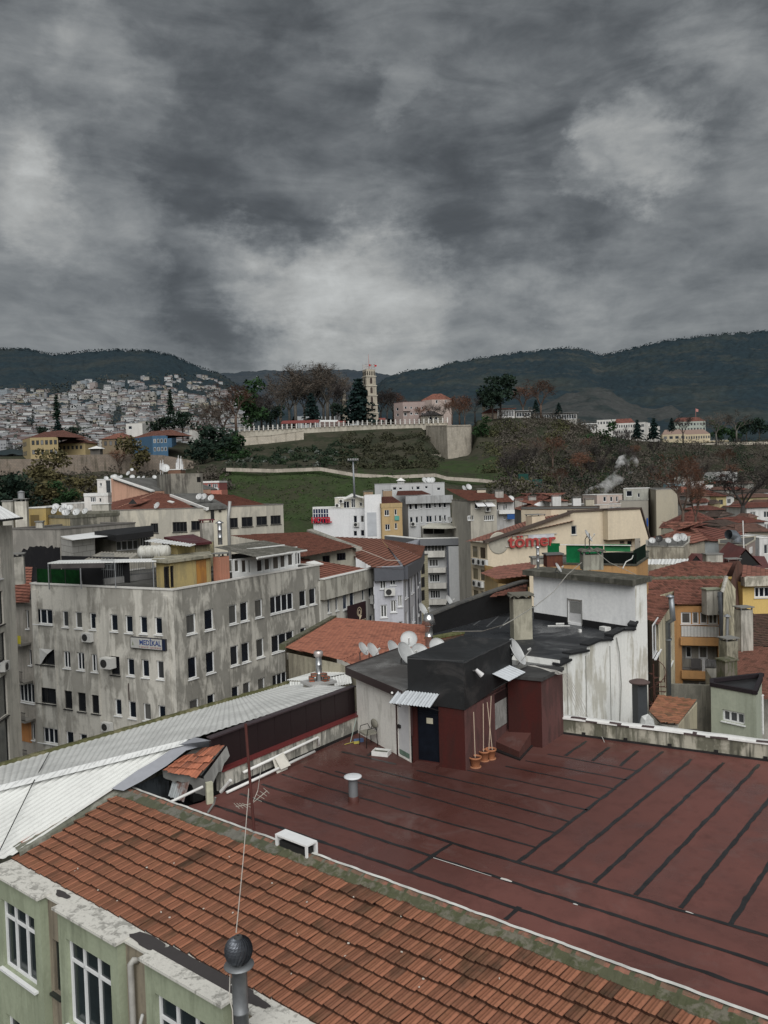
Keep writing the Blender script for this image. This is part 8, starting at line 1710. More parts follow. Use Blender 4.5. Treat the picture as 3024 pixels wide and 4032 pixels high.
strip_wall('town_wall', 'old pinkish stone town wall below the yellow and blue houses', [(-150, 1812), (0, 1808), (245, 1806), (250, 1792), (480, 1788), (640, 1792), (760, 1815)], 11, 262, oldw)
t, P = strip_wall('retaining_wall', 'pale stone retaining wall under the left end of the promenade', [(938, 1722, 332), (1060, 1716, 332), (1195, 1697, 333)], 6.5, 332, lime, cap=lime)
strip_wall('promenade_wall', 'long pale promenade wall under the chain balustrade', [(938, 1700, 342), (1190, 1687, 342), (1400, 1676, 343), (1700, 1668, 344), (1762, 1666, 345)], 2.6, 343, plaster((.44, .41, .35), (.25, .23, .19), .7, .5, .3), cap=lime)
t, P = strip_wall('path_wall', 'low stone path wall crossing above the green slope', [(890, 1842, 230), (1080, 1847, 229), (1262, 1840, 229), (1400, 1864, 230), (1545, 1872, 231), (1714, 1864, 233), (1760, 1877, 233), (1900, 1886, 234), (1990, 1897, 234), (2070, 1893, 235)], 1.0, 240, plaster((.42, .38, .33), (.2, .18, .15), .6, .3, .5), .4)
m = MB()
for a, b in zip(P, P[1:]):
 for k in range(max(2, int((b-a).length/2.2))): q = a.lerp(b, k/int((b-a).length/2.2)); m.tube([q-V((0, .2, 0)), q-V((0, .2, -1.3))], .07, 3)
 m.tube([a-V((0, .2, -1.2)), b-V((0, .2, -1.2))], .05, 3); m.tube([a-V((0, .2, -.7)), b-V((0, .2, -.7))], .04, 3)
m.build('fence_rail', plain((.05, .045, .04), .8), t)
strip_wall('terrace_wall', 'rubble wall at mid height of the bank below the clock tower', [(1375, 1737, 315), (1440, 1732, 318), (1500, 1733, 318)], 3.6, 315, stone((.3, .27, .23), (.22, .2, .17), 1.2, .8, .8))
strip_wall('stair_wall', 'stepped pale wall running down from the bastion foot', [(1620, 1828, 268), (1680, 1826, 272), (1682, 1790, 290), (1735, 1788, 296)], 2.2, 280, lime, .5)
bs = thing('bastion', 'tall pale stone bastion jutting from the promenade', 'bastion', at(1765, 1700, 330))
m = MB(); q = [at(1677, 1680, 338), at(1760, 1679, 316), at(1853, 1677, 330), at(1858, 1680, 350), at(1690, 1680, 352)]
for k in range(4): a, b = q[k], q[k+1]; m.face([a-Z3*22+V((0, -1.2, 0)), b-Z3*22+V((0, -1.2, 0)), b, a])
m.build('masonry', lime, bs); m = MB(); m.face(q); m.build('top', lime, bs)
m = MB(); m.slab([p+Z3*.5+V((0, -.3, 0)) for p in q], .5); m.build('coping', lime, bs)
for k, x in enumerate((1768, 1795, 1820)): pass
bl = thing('balustrade', 'white posts and sagging chains along the promenade edge', 'balustrade', at(1350, 1680, 341)); line = [(945, 1700, 341.5), (1190, 1687, 341.5), (1400, 1676, 342.5), (1700, 1668, 343.5), (1762, 1664, 344)]
def on_line(x): y, Y = lerp_tab(line, x); return at(x, y-1, Y)
N = 44; pv = None; wp = plain((.6, .59, .56), .7)
for k in range(N+1):
 p = on_line(945+817*k/N); m = MB(); m.cbox(p+Z3*.75, (.42, .42, 1.7), 0); m.lathe([(.32, 1.6), (.3, 1.9), (.02, 2.1)], p, 6); m.build('post', wp, bl)
 if pv: m = MB(); m.tube([pv.lerp(p, j/4)+Z3*(1.35-.55*math.sin(math.pi*j/4)) for j in range(5)], .09, 3); m.build('chain', wp, bl)
 pv = p
# clock tower
tw_ = thing('clock_tower', 'tall tiered stone clock tower with a crown and lattice mast', 'clock tower', at(1460, 1668, 352)); cx = at(1458, 1668, 352); tst = stone((.46, .42, .34), (.40, .36, .30), 1.0, .5, .35, (.3, .27, .22)); s_ = 352/3150
def zy(y): return at(1458, y, 352).z
lev = [(1670, 1628, 62), (1628, 1595, 58), (1595, 1559, 56), (1559, 1521, 53), (1521, 1484, 50)]; rz = .42
for i, (y0, y1, w_) in enumerate(lev):
 W_ = w_*s_*.80; z0, z1 = zy(y0), zy(y1); m = MB(); m.cbox((cx.x, cx.y, (z0+z1)/2), (W_, W_, z1-z0), rz); tr_ = m.build('storey', tst, tw_)
 m = MB(); m.cbox((cx.x, cx.y, z1), (W_+.5, W_+.5, .42), rz); m.build('cornice', plaster((.48, .45, .38), (.25, .23, .2), .5, .3), tr_)
 for a, lo in ((rz-math.pi/2, 0), (rz, 1)):
  d = V((math.cos(a), math.sin(a), 0)); sdv = V((-d.y, d.x, 0)); 
  if d.y > 0: d = -d
  o_ = V((cx.x, cx.y, z0+.9))+d*(W_/2+.02); m = MB(); hh_ = (z1-z0)*.52; ww = .55
  m.face([o_-sdv*ww, o_+sdv*ww, o_+sdv*ww+Z3*hh_, o_+sdv*ww*.6+Z3*(hh_+.4), o_+Z3*(hh_+.6), o_-sdv*ww*.6+Z3*(hh_+.4), o_-sdv*ww+Z3*hh_]); m.build('arched_window', plain((.05, .035, .03), .6), tr_)
W_ = 47*s_*.8; z0, z1 = zy(1484), zy(1456); m = MB(); m.cbox((cx.x, cx.y, (z0+z1)/2), (W_, W_, z1-z0), rz); cr_ = m.build('crown', tst, tw_)
m = MB()
for sx in (-1, 1):
 for k in range(4):
  for ax in (0, 1):
   l_ = V((sx*(W_/2+.05), -W_/2+W_*(k+.5)/4, 0)) if ax else V((-W_/2+W_*(k+.5)/4, sx*(W_/2+.05), 0)); c = V((cx.x+l_.x*math.cos(rz)-l_.y*math.sin(rz), cx.y+l_.x*math.sin(rz)+l_.y*math.cos(rz), z0+1.3)); m.cbox(c, (.45, .12, 1.7) if not ax else (.12, .45, 1.7), rz)
m.build('louvre', plain((.04, .035, .03), .7), cr_)
m = MB(); zt_ = z1; h_ = W_/2
C4 = [V((cx.x+(a*math.cos(rz)-b*math.sin(rz))*h_, cx.y+(a*math.sin(rz)+b*math.cos(rz))*h_, zt_)) for a, b in ((-1, -1), (1, -1), (1, 1), (-1, 1))]
for k in range(4):
 a, b = C4[k], C4[(k+1) % 4]
 for j in range(5): q = a.lerp(b, j/4); m.tube([q, q+Z3*(2.2 if j % 4 else 2.9)], .06, 3)
 for dz in (1.1, 2.1): m.tube([a+Z3*dz, b+Z3*dz], .05, 3)
m.build('railing', plain((.5, .45, .42), .6), cr_)
m = MB(); zt2 = at(1450, 1394, 352).z; n_ = 9
for a in range(3): th_ = a*2.1; m.tube([V((cx.x+.6*math.cos(th_), cx.y+.6*math.sin(th_), zt_)), V((cx.x+.12*math.cos(th_), cx.y+.12*math.sin(th_), zt_+4.5)), V((cx.x, cx.y, zt2))], .06, 3)
for j in range(n_): f = j/n_; r_ = .6*(1-f)+.1; zz_ = zt_+4.6*f; m.tube([V((cx.x+r_*math.cos(a), cx.y+r_*math.sin(a), zz_)) for a in (0, 2.1, 4.2, 6.28)], .05, 3)
m.build('lattice_mast', plain((.42, .2, .17), .6), tw_)
for k, (x, y) in enumerate(((1474, 1440), (1452, 1438))): p = at(x, y, 350.5); t = thing('flag', ['red flag flying at the right of the tower crown', 'red flag on the tower mast'][k], 'flag', p); m = MB(); m.tube([p-Z3*2.2, p+Z3*.6], .05, 3); m.build('pole', plain((.3, .3, .3), .6), t); m = MB(); m.face([p+Z3*.55, p-Z3*.3, p+V((.5, 0, -.45)), p+V((1.0, .1, -.3)), p+V((1.0, .1, .35)), p+V((.5, 0, .3))]); m.build('cloth', plain((.42, .02, .025), .8), t)
mn = thing('minaret', 'short stone minaret with a balcony and pointed cap left of the big cedar', 'minaret', at(1358, 1668, 370)); s2 = 370/3150; b0 = at(1358, 1668, 370)
def hz(y): return at(1358, y, 370).z-b0.z
m = MB(); m.lathe([(2.0, 0), (1.9, hz(1625)), (1.15, hz(1612)), (1.05, hz(1585)), (1.7, hz(1580)), (1.75, hz(1573)), (1.6, hz(1573)), (.95, hz(1572)), (.9, hz(1548)), (1.05, hz(1547))], b0, 14); m.build('shaft', tst, mn, True); m = MB(); m.lathe([(1.05, hz(1547)), (.5, hz(1538)), (.02, hz(1522))], b0, 12); m.build('cap', plain((.3, .29, .28), .6), mn)
m = MB(); c = at(1362, 1660, 378); m.lathe([(5, -1), (5, 2.5), (4.4, 4.2), (2.6, 5.6), (.1, 6.2)], c, 20); tag(m.build('mosque_dome', plain((.34, .35, .36), .6)), 'low grey mosque dome beside the minaret', 'dome')
pv_ = thing('pavilion', 'long open promenade pavilion with a dark red awning roof', 'pavilion', at(1180, 1672, 346)); a, b = at(1107, 1668, 344), at(1255, 1660, 344); a.z = b.z; m = MB(); k_ = V((0, 5, 1.2)); m.slab([a, b, b+k_, a+k_], .5); m.build('awning_roof', plain((.20, .055, .05), .7), pv_)
m = MB(); d = b-a
for j in range(9): m.cbox(a+d*(j/8)-Z3*1.4+V((0, .3, 0)), (.2, .2, 2.8)); 
m.build('post', plain((.15, .08, .07), .7), pv_)
for (xa, xb, y, Y, lb_) in ((1260, 1330, 1658, 346, 'small white roofed kiosk right of the red pavilion'), (1326, 1360, 1660, 345, 'low red fronted kiosk beside the minaret'), (1490, 1518, 1650, 350, 'small red canopy right of the clock tower')): t = thing('kiosk', lb_, 'kiosk', at(xa, y+12, Y)); a, b = at(xa, y, Y), at(xb, y, Y); m = MB(); m.slab([a, b, b+V((0, 4, .8)), a+V((0, 4, .8))], .3); m.build('roof', stainw if 'white' in lb_ else plain((.22, .07, .06), .7), t); m = MB(); m.obox(a-Z3*2.3, b-a, V((0, 3, 0)), V((0, 0, 2))); m.build('wall', plain((.16, .12, .11), .8), t)
pnk = plaster((.34, .27, .255), (.27, .22, .205), .4, .2, .3); sb = dict(sill=False, fw=.14); z9 = (900, 1300, 1.659)
b = Bld('pink_flats', 'pink block of flats with white windows right of the clock tower', [(1550, 362), (1586, 358), (1676, 358)], yk=1588, zb=40, mat=pnk, back=10, cop=plain((.25, .15, .14), .8), roofm=T_DRK); b.win(1, [(1148, 498, 1165, 518), (1185, 500, 1200, 515), (1217, 502, 1240, 517, 2), (1258, 500, 1275, 515), (1145, 538, 1165, 560), (1185, 537, 1202, 553), (1217, 540, 1240, 552, 2), (1258, 540, 1275, 555)], z9, **sb); b.win(0, [(1095, 508, 1110, 525), (1097, 545, 1112, 562)], z9, **sb); b.done(); balcony(b.t, b.W[1], .1, 3.2, b.zt-4, 1, 1, pnk)
house('gabled pale pink house behind the pink flats', [(1660, 374), (1700, 370), (1777, 372)], 1578, plaster((.40, .33, .30), (.3, .25, .23), .4, .2, .3), 'hip', [(1, 1715, 1575, 1724, 1588), (1, 1752, 1576, 1758, 1586)], zb=40, back=11, rh_=3.5)
house('dark roofed cottage in front of the gabled pink house', [(1655, 356), (1740, 356)], 1638, plaster((.3, .28, .24), (.2, .19, .16), .4, .2), 'hip', [(0, 1690, 1640, 1700, 1652), (0, 1712, 1640, 1722, 1652)], zb=40, back=8, rh_=2.4, rm=plain((.06, .055, .055), .9))
wv = plaster((.58, .57, .55), (.4, .4, .38), .4, .2, .3); gmr = glass((.03, .035, .04), (.3, .3, .3), .3)
def rest(lb_, x0, x1, y, yb, Y, n, rm, roofp=None, wm=wv):
 b = Bld('restaurant', lb_, [(x0, Y), (x1, Y)], yk=y, zb=45, mat=wm, back=8, noroof=True); L = b.W[0].L; zt = b.zt; z0 = at(x0, yb, Y).z
 window(b.W[0], .3, z0, L-.3, zt-.5, b.t, n, None, gm=gmr, sill=False, fw=.16); b.done(); m = MB(); a, c = b.W[0].p(-.6, zt+.35, .8), b.W[0].p(L+.6, zt+.35, .8); m.slab([a, c, c+V((0, 9.5, .5)), a+V((0, 9.5, .5))], .34); m.build('roof', rm, b.t)
rest('white hilltop restaurant with a red tiled roof above the cliff', 1958, 2026, 1612, 1642, 350, 6, T_DRK); rest('grey glazed annexe beside the white hilltop restaurant', 2030, 2090, 1620, 1642, 352, 5, plain((.3, .3, .3), .8), wm=gry); rest('long low glazed restaurant under a thin dark roof on the cliff', 2100, 2272, 1630, 1654, 356, 17, plain((.12, .12, .12), .7), wm=gry); rest('small white glazed pavilion below the long restaurant', 2277, 2346, 1672, 1692, 360, 4, stainw)
b = house('brown house with two chimneys left of the hilltop restaurant', [(1898, 352), (1956, 350)], 1628, plaster((.33, .27, .22), (.24, .2, .17), .4, .2), 'hip', zb=45, back=9, rh_=3, rm=T_DRK)
for k, x in enumerate((1905, 1937)): chimney(xy(x, 355, 1610), 56, at(x, 1592, 355).z, 1.3, 1.1, 0, bei, ['left square chimney on the brown house by the restaurant', 'right square chimney on the brown house by the restaurant'][k])
strip_wall('cliff_parapet', 'pale parapet along the cliff edge before the schools', [(2560, 1745, 420), (2700, 1750, 425), (2850, 1742, 430), (3200, 1735, 440)], 1.6, 425, lime)
for (x0, x1, Y, y, m_, rf, lb_, nw, nr) in ((2416, 2500, 470, 1668, wv, 'hip', 'white school with a red roof and rows of windows', 9, 3), (2500, 2540, 465, 1665, wv, 'flat', 'white end block of the red roofed school', 2, 2), (2350, 2430, 500, 1655, wv, 'flat', 'white flat roofed school behind the red roofed one', 7, 1), (2540, 2580, 470, 1678, wv, 'flat', 'small white school block right of the end block', 4, 1), (2608, 2700, 455, 1712, plaster((.5, .43, .3), (.35, .3, .22), .4, .2), 'hip', 'cream school with a gabled front', 4, 1), (2680, 2796, 460, 1712, plaster((.5, .43, .3), (.35, .3, .22), .4, .2), 'hip', 'long cream school wing with many windows', 12, 1), (2790, 2870, 450, 1735, plaster((.5, .43, .3), (.35, .3, .22), .4, .2), 'flat', 'low cream wing at the end of the school', 5, 1), (2656, 2778, 520, 1662, plaster((.36, .40, .36), (.28, .3, .28), .4, .2), 'hip', 'pale green school with a flagpole', 10, 3)):
 b = Bld('school', lb_, [(x0, Y), (x1, Y-3)], yk=y, zb=30, mat=m_, roofm=stainw, back=12, noroof=rf != 'flat', cop=None if rf != 'flat' else stainw); L = b.W[0].L
 for r in range(nr): b.grid(0, [L*(k+.2)/nw for k in range(nw)], [b.zt-2.6-3.2*r], L/nw*.6, 1.6, 1, gm=gmr, fm=plain((.4, .4, .4), .6), sill=False, fw=.08)
 b.done()
 if rf != 'flat':
  P = b.poly; z = b.zt; q = [V((p.x, p.y, z+.02)) for p in P]; r0 = (q[0]+q[3])/2+(q[1]-q[0])*.15+Z3*3; r1 = (q[1]+q[2])/2-(q[1]-q[0])*.15+Z3*3; m = MB(); m.face([q[0], q[1], r1, r0]); m.face([q[2], q[3], r0, r1]); m.face([q[1], q[2], r1]); m.face([q[3], q[0], r0]); m.build('roof', T_DRK if 'cream' not in lb_ else plain((.24, .17, .14), .9), b.t)
m = MB(); m.tube([at(2740, 1650, 515), at(2739, 1608, 515)], .12, 4); m.face([at(2740, 1609, 515), at(2750, 1612, 515), at(2749, 1622, 515), at(2740, 1620, 515)]); tag(m.build('flagpole', plain((.45, .2, .18), .7)), 'tall flagpole over the pale green school', 'flagpole')
# old wooden houses on the town wall
yl = plaster((.36, .285, .155), (.28, .225, .13), .3, .2, .3); bld = plain((.035, .03, .025), .7)
b = house('yellow wooden mansion with dark framed windows on the town wall', [(88, 300), (118, 288), (228, 288)], 1733, yl, 'hip', zb=30, back=12, rh_=3, rm=tiles((.2, .09, .07), (.15, .07, .055), (.05, .035, .03), .4))
def more(b, i, us, zs, w_, h, m_=bld): 
 for zz_ in zs:
  for u in us: window(b.W[i], u, b.zt-zz_, u+w_, b.zt-zz_+h, b.t, 1, gm=gmr, fm=m_, cut=False, sill=False)
more(b, 1, [.6+1.6*k for k in range(6)], (2.6, 6.0), 1.0, 1.6); more(b, 0, [.6, 2.6, 4.6, 6.6], (2.6, 6.0), 1.0, 1.6)
b = house('lower yellow wing of the wooden mansion', [(222, 300), (335, 298)], 1748, yl, 'hip', zb=30, back=9, rh_=2.2, rm=tiles((.2, .09, .07), (.15, .07, .055), (.05, .035, .03), .4)); more(b, 0, [1+1.7*k for k in range(6)], (2.2,), .9, 1.3)
blu = plaster((.055, .12, .20), (.045, .09, .15), .3, .2, .3); b = house('bright blue old mansion with white windows on the town wall', [(520, 305), (600, 292), (660, 292)], 1727, blu, 'hip', zb=30, back=11, rh_=2.6, rm=tiles((.24, .11, .08), (.18, .08, .06), (.05, .035, .03), .4)); more(b, 1, [.4+1.3*k for k in range(4)], (2.6, 5.6), .8, 1.4, stainw); more(b, 0, [3+2*k for k in range(3)], (2.6,), .9, 1.5, stainw)
house('small blue upper house behind the bright blue mansion', [(620, 318), (675, 318)], 1706, blu, 'hip', zb=30, back=7, rh_=1.5)
b = house('brown timber house between the yellow and blue mansions', [(400, 304), (500, 302)], 1730, plaster((.2, .16, .11), (.15, .12, .09), .4, .2), 'hip', zb=30, back=9, rh_=2.4); more(b, 0, [1+2.2*k for k in range(4)], (2.4,), 1.1, 1.6)
house('large pale house behind the town wall roofs', [(496, 345), (560, 345)], 1668, wv, 'flat', [(0, 505, 1678, 520, 1690)], zb=30, back=9)
house('white house with a conservatory roof beside the pale plane tree', [(745, 345), (800, 345)], 1690, wv, 'hip', zb=30, back=9, rh_=2, rm=stainw)
t = thing('kiosk', 'white umbrella roofed kiosk on the town wall', 'kiosk', at(380, 1785, 285)); m = MB(); c = at(380, 1768, 285); m.lathe([(2.9, 0), (2.8, .2), (.05, 1.1)], c, 10); m.build('roof', stainw, t); m = MB(); m.cbox(c-Z3*1.2, (3.4, 3, 2.3)); m.build('stall', plain((.12, .11, .1), .8), t)
# floodlight mast, green nets
t = thing('floodlight_mast', 'tall grey floodlight mast rising before the green slope', 'floodlight mast', at(1394, 1960, 160)); m = MB(); m.tube([at(1396, 1960, 160), at(1390, 1815, 160)], .24, 8, .14); m.build('pole', plain((.26, .28, .3), .5, .3), t, True); c = at(1390, 1813, 160)
m = MB(); m.cbox(c, (2.2, .9, .12)); m.build('platform', plain((.12, .13, .14), .6), t)
for k in range(5): m = MB(); m.cbox(c+V((-.9+.45*k, -.4, .22)), (.3, .25, .32), .2*k); m.build('floodlight', plain((.3, .3, .3), .4), t)
for k, (x0, y0, x1, y1, lb_) in enumerate(((2042, 1865, 2080, 1890, 'upper green construction net at the end of the path wall'), (2082, 1887, 2135, 1928, 'lower green construction net on the wooded bank'))): a, b = at(x0, y1, 236), at(x1, y0, 236); m = MB(); m.obox(a, V((b.x-a.x, 0, 0)), V((0, .3, 0)), V((0, 0, b.z-a.z))); tag(m.build('net', plain((.008, .055, .045), .8, 0, .2, 1)), lb_, 'net')
# ---------------------------------------------------------------- right hand village
VL = [(2855, 1858, 2875, 300, wht, 'f', 'white house highest on the wooded slope'), (2882, 1860, 2903, 300, wht, 'f', 'white annexe right of the highest house'), (2830, 1877, 2846, 298, wht, 'h', 'tiny white house left of the highest one'), (2655, 1880, 2722, 285, gry, 'f', 'dark roofed long shed at the top left of the village'), (2690, 1897, 2738, 270, wht, 'f', 'long white house with a blank side'), (2722, 1896, 2772, 266, wht, 'f', 'white house with a covered balcony'), (2660, 1905, 2682, 262, plaster((.22, .36, .42), (.16, .26, .3), .4, .2), 'f', 'light blue slim house'), (2682, 1916, 2722, 255, plaster((.3, .12, .09), (.2, .09, .07), .4, .2), 'f', 'brick red house beside the light blue one'), (2772, 1912, 2808, 262, wht, 'f', 'white cube house right of the covered balcony'), (2840, 1905, 2898, 285, gry, 'h', 'weathered grey house under a dark roof'), (2905, 1905, 2945, 288, gry, 'h', 'dim grey house by the wood'), (2935, 1905, 2965, 290, wht, 'f', 'small white house at the wood edge'), (2735, 1940, 2805, 240, wht, 'h', 'white house under a wide brown roof'), (2700, 1955, 2750, 228, gry, 'h', 'brown roofed grey house left of centre'), (2745, 1955, 2830, 225, bei, 'h', 'beige house with a long brown roof'), (2820, 1955, 2860, 222, plaster((.45, .38, .2), (.3, .26, .15), .5, .3), 'h', 'yellow peeling house in the village middle'), (2855, 1952, 2890, 224, wht, 'h', 'narrow white house right of the yellow one'), (2810, 1930, 2870, 250, gry, 'h', 'low house with a rusty roof above the yellow one'), (2880, 1930, 2945, 255, gry, 'h', 'brown roofed house in the upper right village'), (2960, 1940, 3060, 245, wht, 'h', 'white house with a red roof at the right edge'), (2945, 1960, 3060, 225, plaster((.5, .43, .25), (.36, .3, .2), .4, .2), 'h', 'yellow house with a row of balcony windows'), (2726, 1980, 2782, 205, wht, 'h', 'bright white gabled house'), (2782, 1985, 2815, 208, plaster((.42, .36, .22), (.3, .25, .16), .5, .3), 'h', 'cream house behind the bright white gable'), (2880, 1990, 2950, 200, wht, 'h', 'white walled house behind the plane tree'), (2940, 2000, 3100, 180, wht, 'h', 'large pale apartment house at the right edge'), (2760, 2035, 2830, 165, gry, 'h', 'grey house with a black roof among bare trees'), (2885, 2045, 2935, 160, plaster((.42, .33, .15), (.3, .25, .13), .5, .3), 'h', 'small ochre house under the plane tree'), (2930, 2060, 3010, 150, wht, 'h', 'pale house with a shallow gable'), (2845, 2075, 2925, 140, gry, 'h', 'brown roofed house above the plant room'), (2900, 2095, 3030, 125, bei, 'h', 'dark red roofed house right of the slim pole'), (2990, 2120, 3060, 115, wht, 'f', 'white walled corner at the right edge'), (2700, 1985, 2735, 215, gry, 'h', 'grey house left of the bright white gable'), (2965, 1985, 3060, 205, T_RGT and bei, 'h', 'beige house with a pale green side'), (2780, 2010, 2850, 190, gry, 'h', 'low dim house under the bright white gable'), (2830, 2010, 2885, 195, bei, 'h', 'beige house beside the plane tree trunk')]
for i, (x0, y, x1, Y, m_, rf, lb_) in enumerate(VL):
 dY = rnd.uniform(-6, 6); b = Bld('village_house', lb_, [(x0, Y), (x1, Y+dY*.4)], yk=y, zb=2, mat=m_, roofm=[stainw, felt_g, gry][i % 3], back=9, cat='house', noroof=rf == 'h', group=None, cop=None if rf == 'h' else [stainw, gry][i % 2]); L = b.W[0].L; n = max(1, int(L/2.6))
 for r in range(3): b.grid(0, [L*(k+.25)/n for k in range(n) if rnd.random() < .8], [b.zt-2.3-2.9*r], L/n*.42, 1.4, 2 if L/n > 2 else 1, gm=gmr, fm=[stainw, plain((.2, .17, .14), .7)][i % 2], sill=False, fw=.1)
 b.done()
 if rf == 'h':
  q = [V((p.x, p.y, b.zt+.03))+V((p.x-b.t.location.x, p.y-b.t.location.y, 0)).normalized()*.7 for p in b.poly]; h_ = 1.0; r0 = (q[0]+q[3])/2+(q[1]-q[0])*.2+Z3*h_; r1 = (q[1]+q[2])/2-(q[1]-q[0])*.2+Z3*h_; m = MB(); rm = [T_DRK, tiles((.12, .085, .07), (.09, .065, .055), (.04, .035, .03), .5, 0, .5, .4), tiles((.20, .11, .085), (.15, .085, .068), (.06, .045, .035), .5, 0, .5, .4)][i % 3]
  for f_ in ([q[0], q[1], r1, r0], [q[2], q[3], r0, r1], [q[1], q[2], r1], [q[3], q[0], r0]): tile_plane(m, f_, .7, .08, .4)
  m.build('roof', rm, b.t)
# ---------------------------------------------------------------- hill town on the left
wc = [((.44, .45, .45), 'white'), ((.36, .345, .31), 'cream'), ((.28, .285, .295), 'grey'), ((.31, .265, .25), 'pink'), ((.35, .32, .24), 'yellow'), ((.25, .285, .31), 'blue grey')]  # haze painted into the hill town: greyed, low-contrast colours
HP = []
for i, (c, nm) in enumerate(wc):
 for rf in (0, 1):
  m = MB(); w_, d_, h_ = 11, 9, 9+2*(i % 2); m.cbox((0, 0, h_/2-4), (w_, d_, h_+8))
  if rf: 
   m.cur = 1; z = h_; a = [V((-w_/2-.5, -d_/2-.5, z)), V((w_/2+.5, -d_/2-.5, z)), V((w_/2+.5, d_/2+.5, z)), V((-w_/2-.5, d_/2+.5, z))]; r0, r1 = V((-w_/4, 0, z+2)), V((w_/4, 0, z+2)); m.face([a[0], a[1], r1, r0]); m.face([a[2], a[3], r0, r1]); m.face([a[1], a[2], r1]); m.face([a[3], a[0], r0])
  else: m.cur = 2; m.cbox((0, 0, h_+.3), (w_+.6, d_+.6, .5)); m.cbox((2, 1, h_+1.4), (4, 4, 2.2))
  m.cur = 3
  for zz_ in (1.2, 4.3, 7.2):
   for k in range(4): m.cbox((-3.9+2.6*k, -d_/2-.02, zz_+.8), (1.3, .1, 1.4))
   for k in range(2): m.cbox((-w_/2-.02, -2+4*k, zz_+.8), (.1, 1.5, 1.4))
  o = m.build('hill_house', [plain(c, .9, 0, .15, .3), plain([(.17, .125, .12), (.15, .125, .12)][i % 2], .9, 0, .2, .3), plain((.3, .31, .32), .9), plain((.2, .205, .22), .7)])
  lb_ = 'hazy %s house with a %s on the far hillside' % (nm, 'low red hipped roof' if rf else 'flat roof and a roof hut'); tag(o, lb_, 'house', 'hill town houses, %s with %s roofs' % (nm, 'red' if rf else 'flat')); HP.append(o)
def top_y(x): return lerp_tab([(-100, 1560), (100, 1540), (300, 1515), (450, 1500), (700, 1488), (840, 1490), (900, 1520), (990, 1560)], x)[0]
spots = []; r2 = random.Random(5)
while len(spots) < 1500:
 x = r2.uniform(-80, 985); ty = top_y(x); y = ty+(1775-ty)*r2.random()**.9
 if noise.noise(V((x*.012, y*.03, 3))) < -.28: continue
 if y-ty < 25 and r2.random() < .5: continue
 spots.append((x, y))
vis = [s for s in spots if s[1] < 1700]; r2.shuffle(vis); ind = vis[:288]; rest_ = vis[288:]+[s for s in spots if s[1] >= 1700]
for k, (x, y) in enumerate(ind):
 o = HP[k % 12] if k < 12 else HP[k % 12].copy()
 if k >= 12: COL.objects.link(o)
 Y = SL(x, y); o.location = at(x, y, Y); s = r2.uniform(.6, .95)*(.8 if Y < 1000 else .95); o.scale = (s*r2.uniform(.8, 1.3), s, s*r2.uniform(.6, 1.1)); o.rotation_euler = (0, 0, r2.uniform(-.5, .5))
m = MB()
for (x, y) in rest_:
 p = at(x, y, SL(x, y)); s = r2.uniform(.5, .85); rz = r2.uniform(-.5, .5); w_ = 11*s*r2.uniform(.8, 1.3); h_ = 9*s*r2.uniform(.6, 1.1); m.cur = r2.choice((0, 0, 1, 2)); m.cbox(p+Z3*(h_/2-3), (w_, 9*s, h_+6), rz); m.cur = r2.choice((3, 4)); m.cbox(p+Z3*(h_+.4), (w_+.8, 9*s+.8, .8), rz); m.cur = 5
 fd = V((math.sin(rz), -math.cos(rz), 0)); sd = V((math.cos(rz), math.sin(rz), 0))
 for zz_ in (1.5, 4.6):
  for q in (-.3, 0, .3): m.cbox(p+fd*(4.5*s+.05)+sd*(w_*q)+Z3*(zz_*s+.5), (1.5*s, .1, 1.4*s), rz)
tag(m.build('distant_houses', [plain(wc[0][0], .9), plain(wc[1][0], .9), plain(wc[2][0], .9), plain((.16, .125, .12), .9), plain((.29, .3, .31), .9), plain((.12, .125, .14), .7)]), 'mass of small hazy houses packed between the nearer ones on the far hillside', 'houses', kind='stuff')
r3 = random.Random(8); m = MB()
for k in range(1800):
 x = r3.uniform(-100, 980); y = r3.uniform(top_y(x)-12, 1775); p = at(x, y, SL(x, y)); s = r3.uniform(1.5, 3.5)
 for _ in range(5): leaf(m, p+V((r3.gauss(0, s), r3.gauss(0, s), abs(r3.gauss(0, s*1.2)))), s*.7, 1)
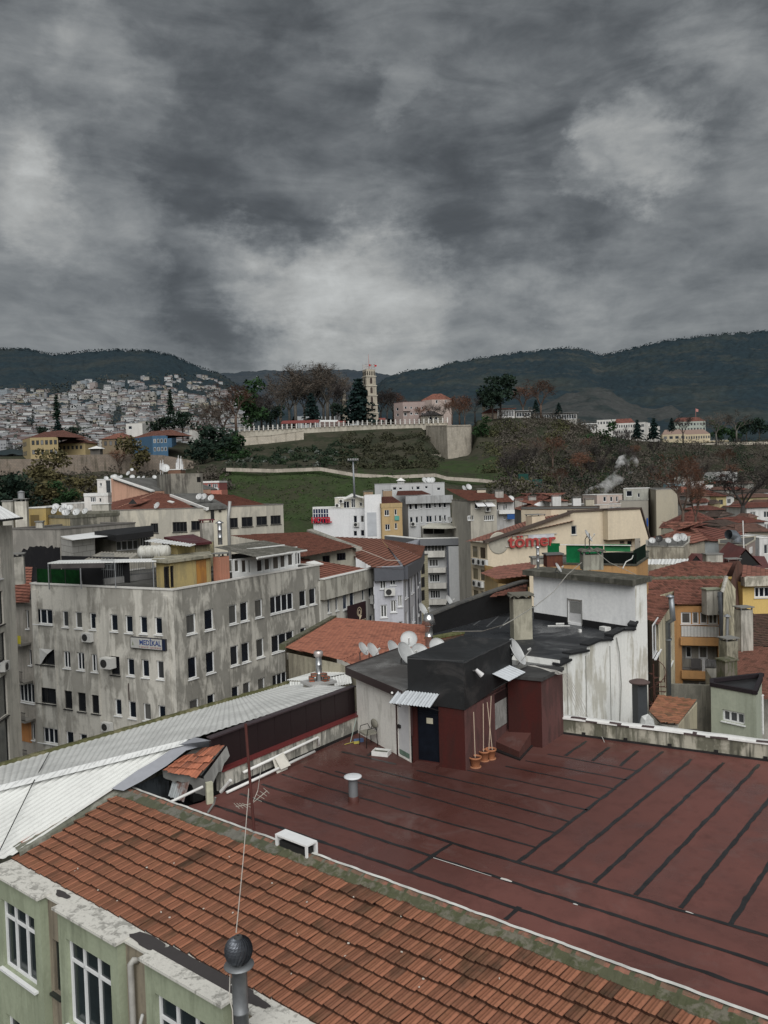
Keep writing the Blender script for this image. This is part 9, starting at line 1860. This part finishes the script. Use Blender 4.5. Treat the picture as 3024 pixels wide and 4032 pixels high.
m.uv = [[(0, 0)]*4]*len(m.f); tag(m.build('town_greenery', leafy((.045, .055, .05), (.06, .062, .055), .02)), 'hazy dark greenery between the far hillside houses', 'greenery', kind='stuff')
m = MB(); r4 = random.Random(3)
for (cr, Yc, a, b_) in ((CL, 1745, -100, 960), (CR, 1890, 1560, 3100)):
 for k in range(1100): x = r4.uniform(a, b_); p = at(x, lerp_tab(cr, x)[0]+1, Yc); s = r4.uniform(1.0, 2.3); leaf(m, p+Z3*r4.uniform(-2, 3)+V((0, r4.uniform(-20, 0), 0)), s, 1.5)
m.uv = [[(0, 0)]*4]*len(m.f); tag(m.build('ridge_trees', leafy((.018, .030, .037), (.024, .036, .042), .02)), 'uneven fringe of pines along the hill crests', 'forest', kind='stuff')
# second small mosque far away, smoke from a chimney
t = thing('minaret', 'slender white minaret far off on the hillside left of the bare trees', 'minaret', at(1014, 1520, 1100)); m = MB(); m.lathe([(1.1, 0), (.9, 10), (1.4, 10.6), (.8, 11), (.7, 15), (.05, 19)], at(1014, 1532, 1100), 8); m.build('shaft', plain((.42, .43, .44), .8), t)
sm_ = bpy.data.materials.new('smoke'); sm_.use_nodes = True; nt = sm_.node_tree; nt.nodes.remove(nt.nodes['Principled BSDF']); P = nd(nt, 'ShaderNodeNewGeometry').outputs['Position']
vo = nd(nt, 'ShaderNodeVolumePrincipled', Color=(1, 1, 1, 1), Density=mth(nt, 'MULTIPLY', ramp(nt, ntex(nt, P, .35, 5, .65), .5, .74), 1.1), Anisotropy=.0); nt.links.new(vo.outputs[0], nt.nodes['Material Output'].inputs['Volume'])
m = MB(); 
for (x, y, r_) in ((2315, 1938, .9), (2335, 1931, 1.1), (2355, 1928, 1.3), (2375, 1922, 1.5), (2392, 1912, 1.6), (2408, 1898, 1.7), (2424, 1882, 2.0), (2436, 1872, 1.6), (2462, 1838, 2.2), (2470, 1822, 2.4)):
 m.lathe([(.01, -r_*.8), (r_*.7, -r_*.55), (r_, 0), (r_*.7, r_*.55), (.01, r_*.8)], at(x, y, 160), 10)
tag(m.build('smoke', sm_, None, True), 'thin white smoke drifting up from a chimney before the wooded cliff', 'smoke', kind='stuff')
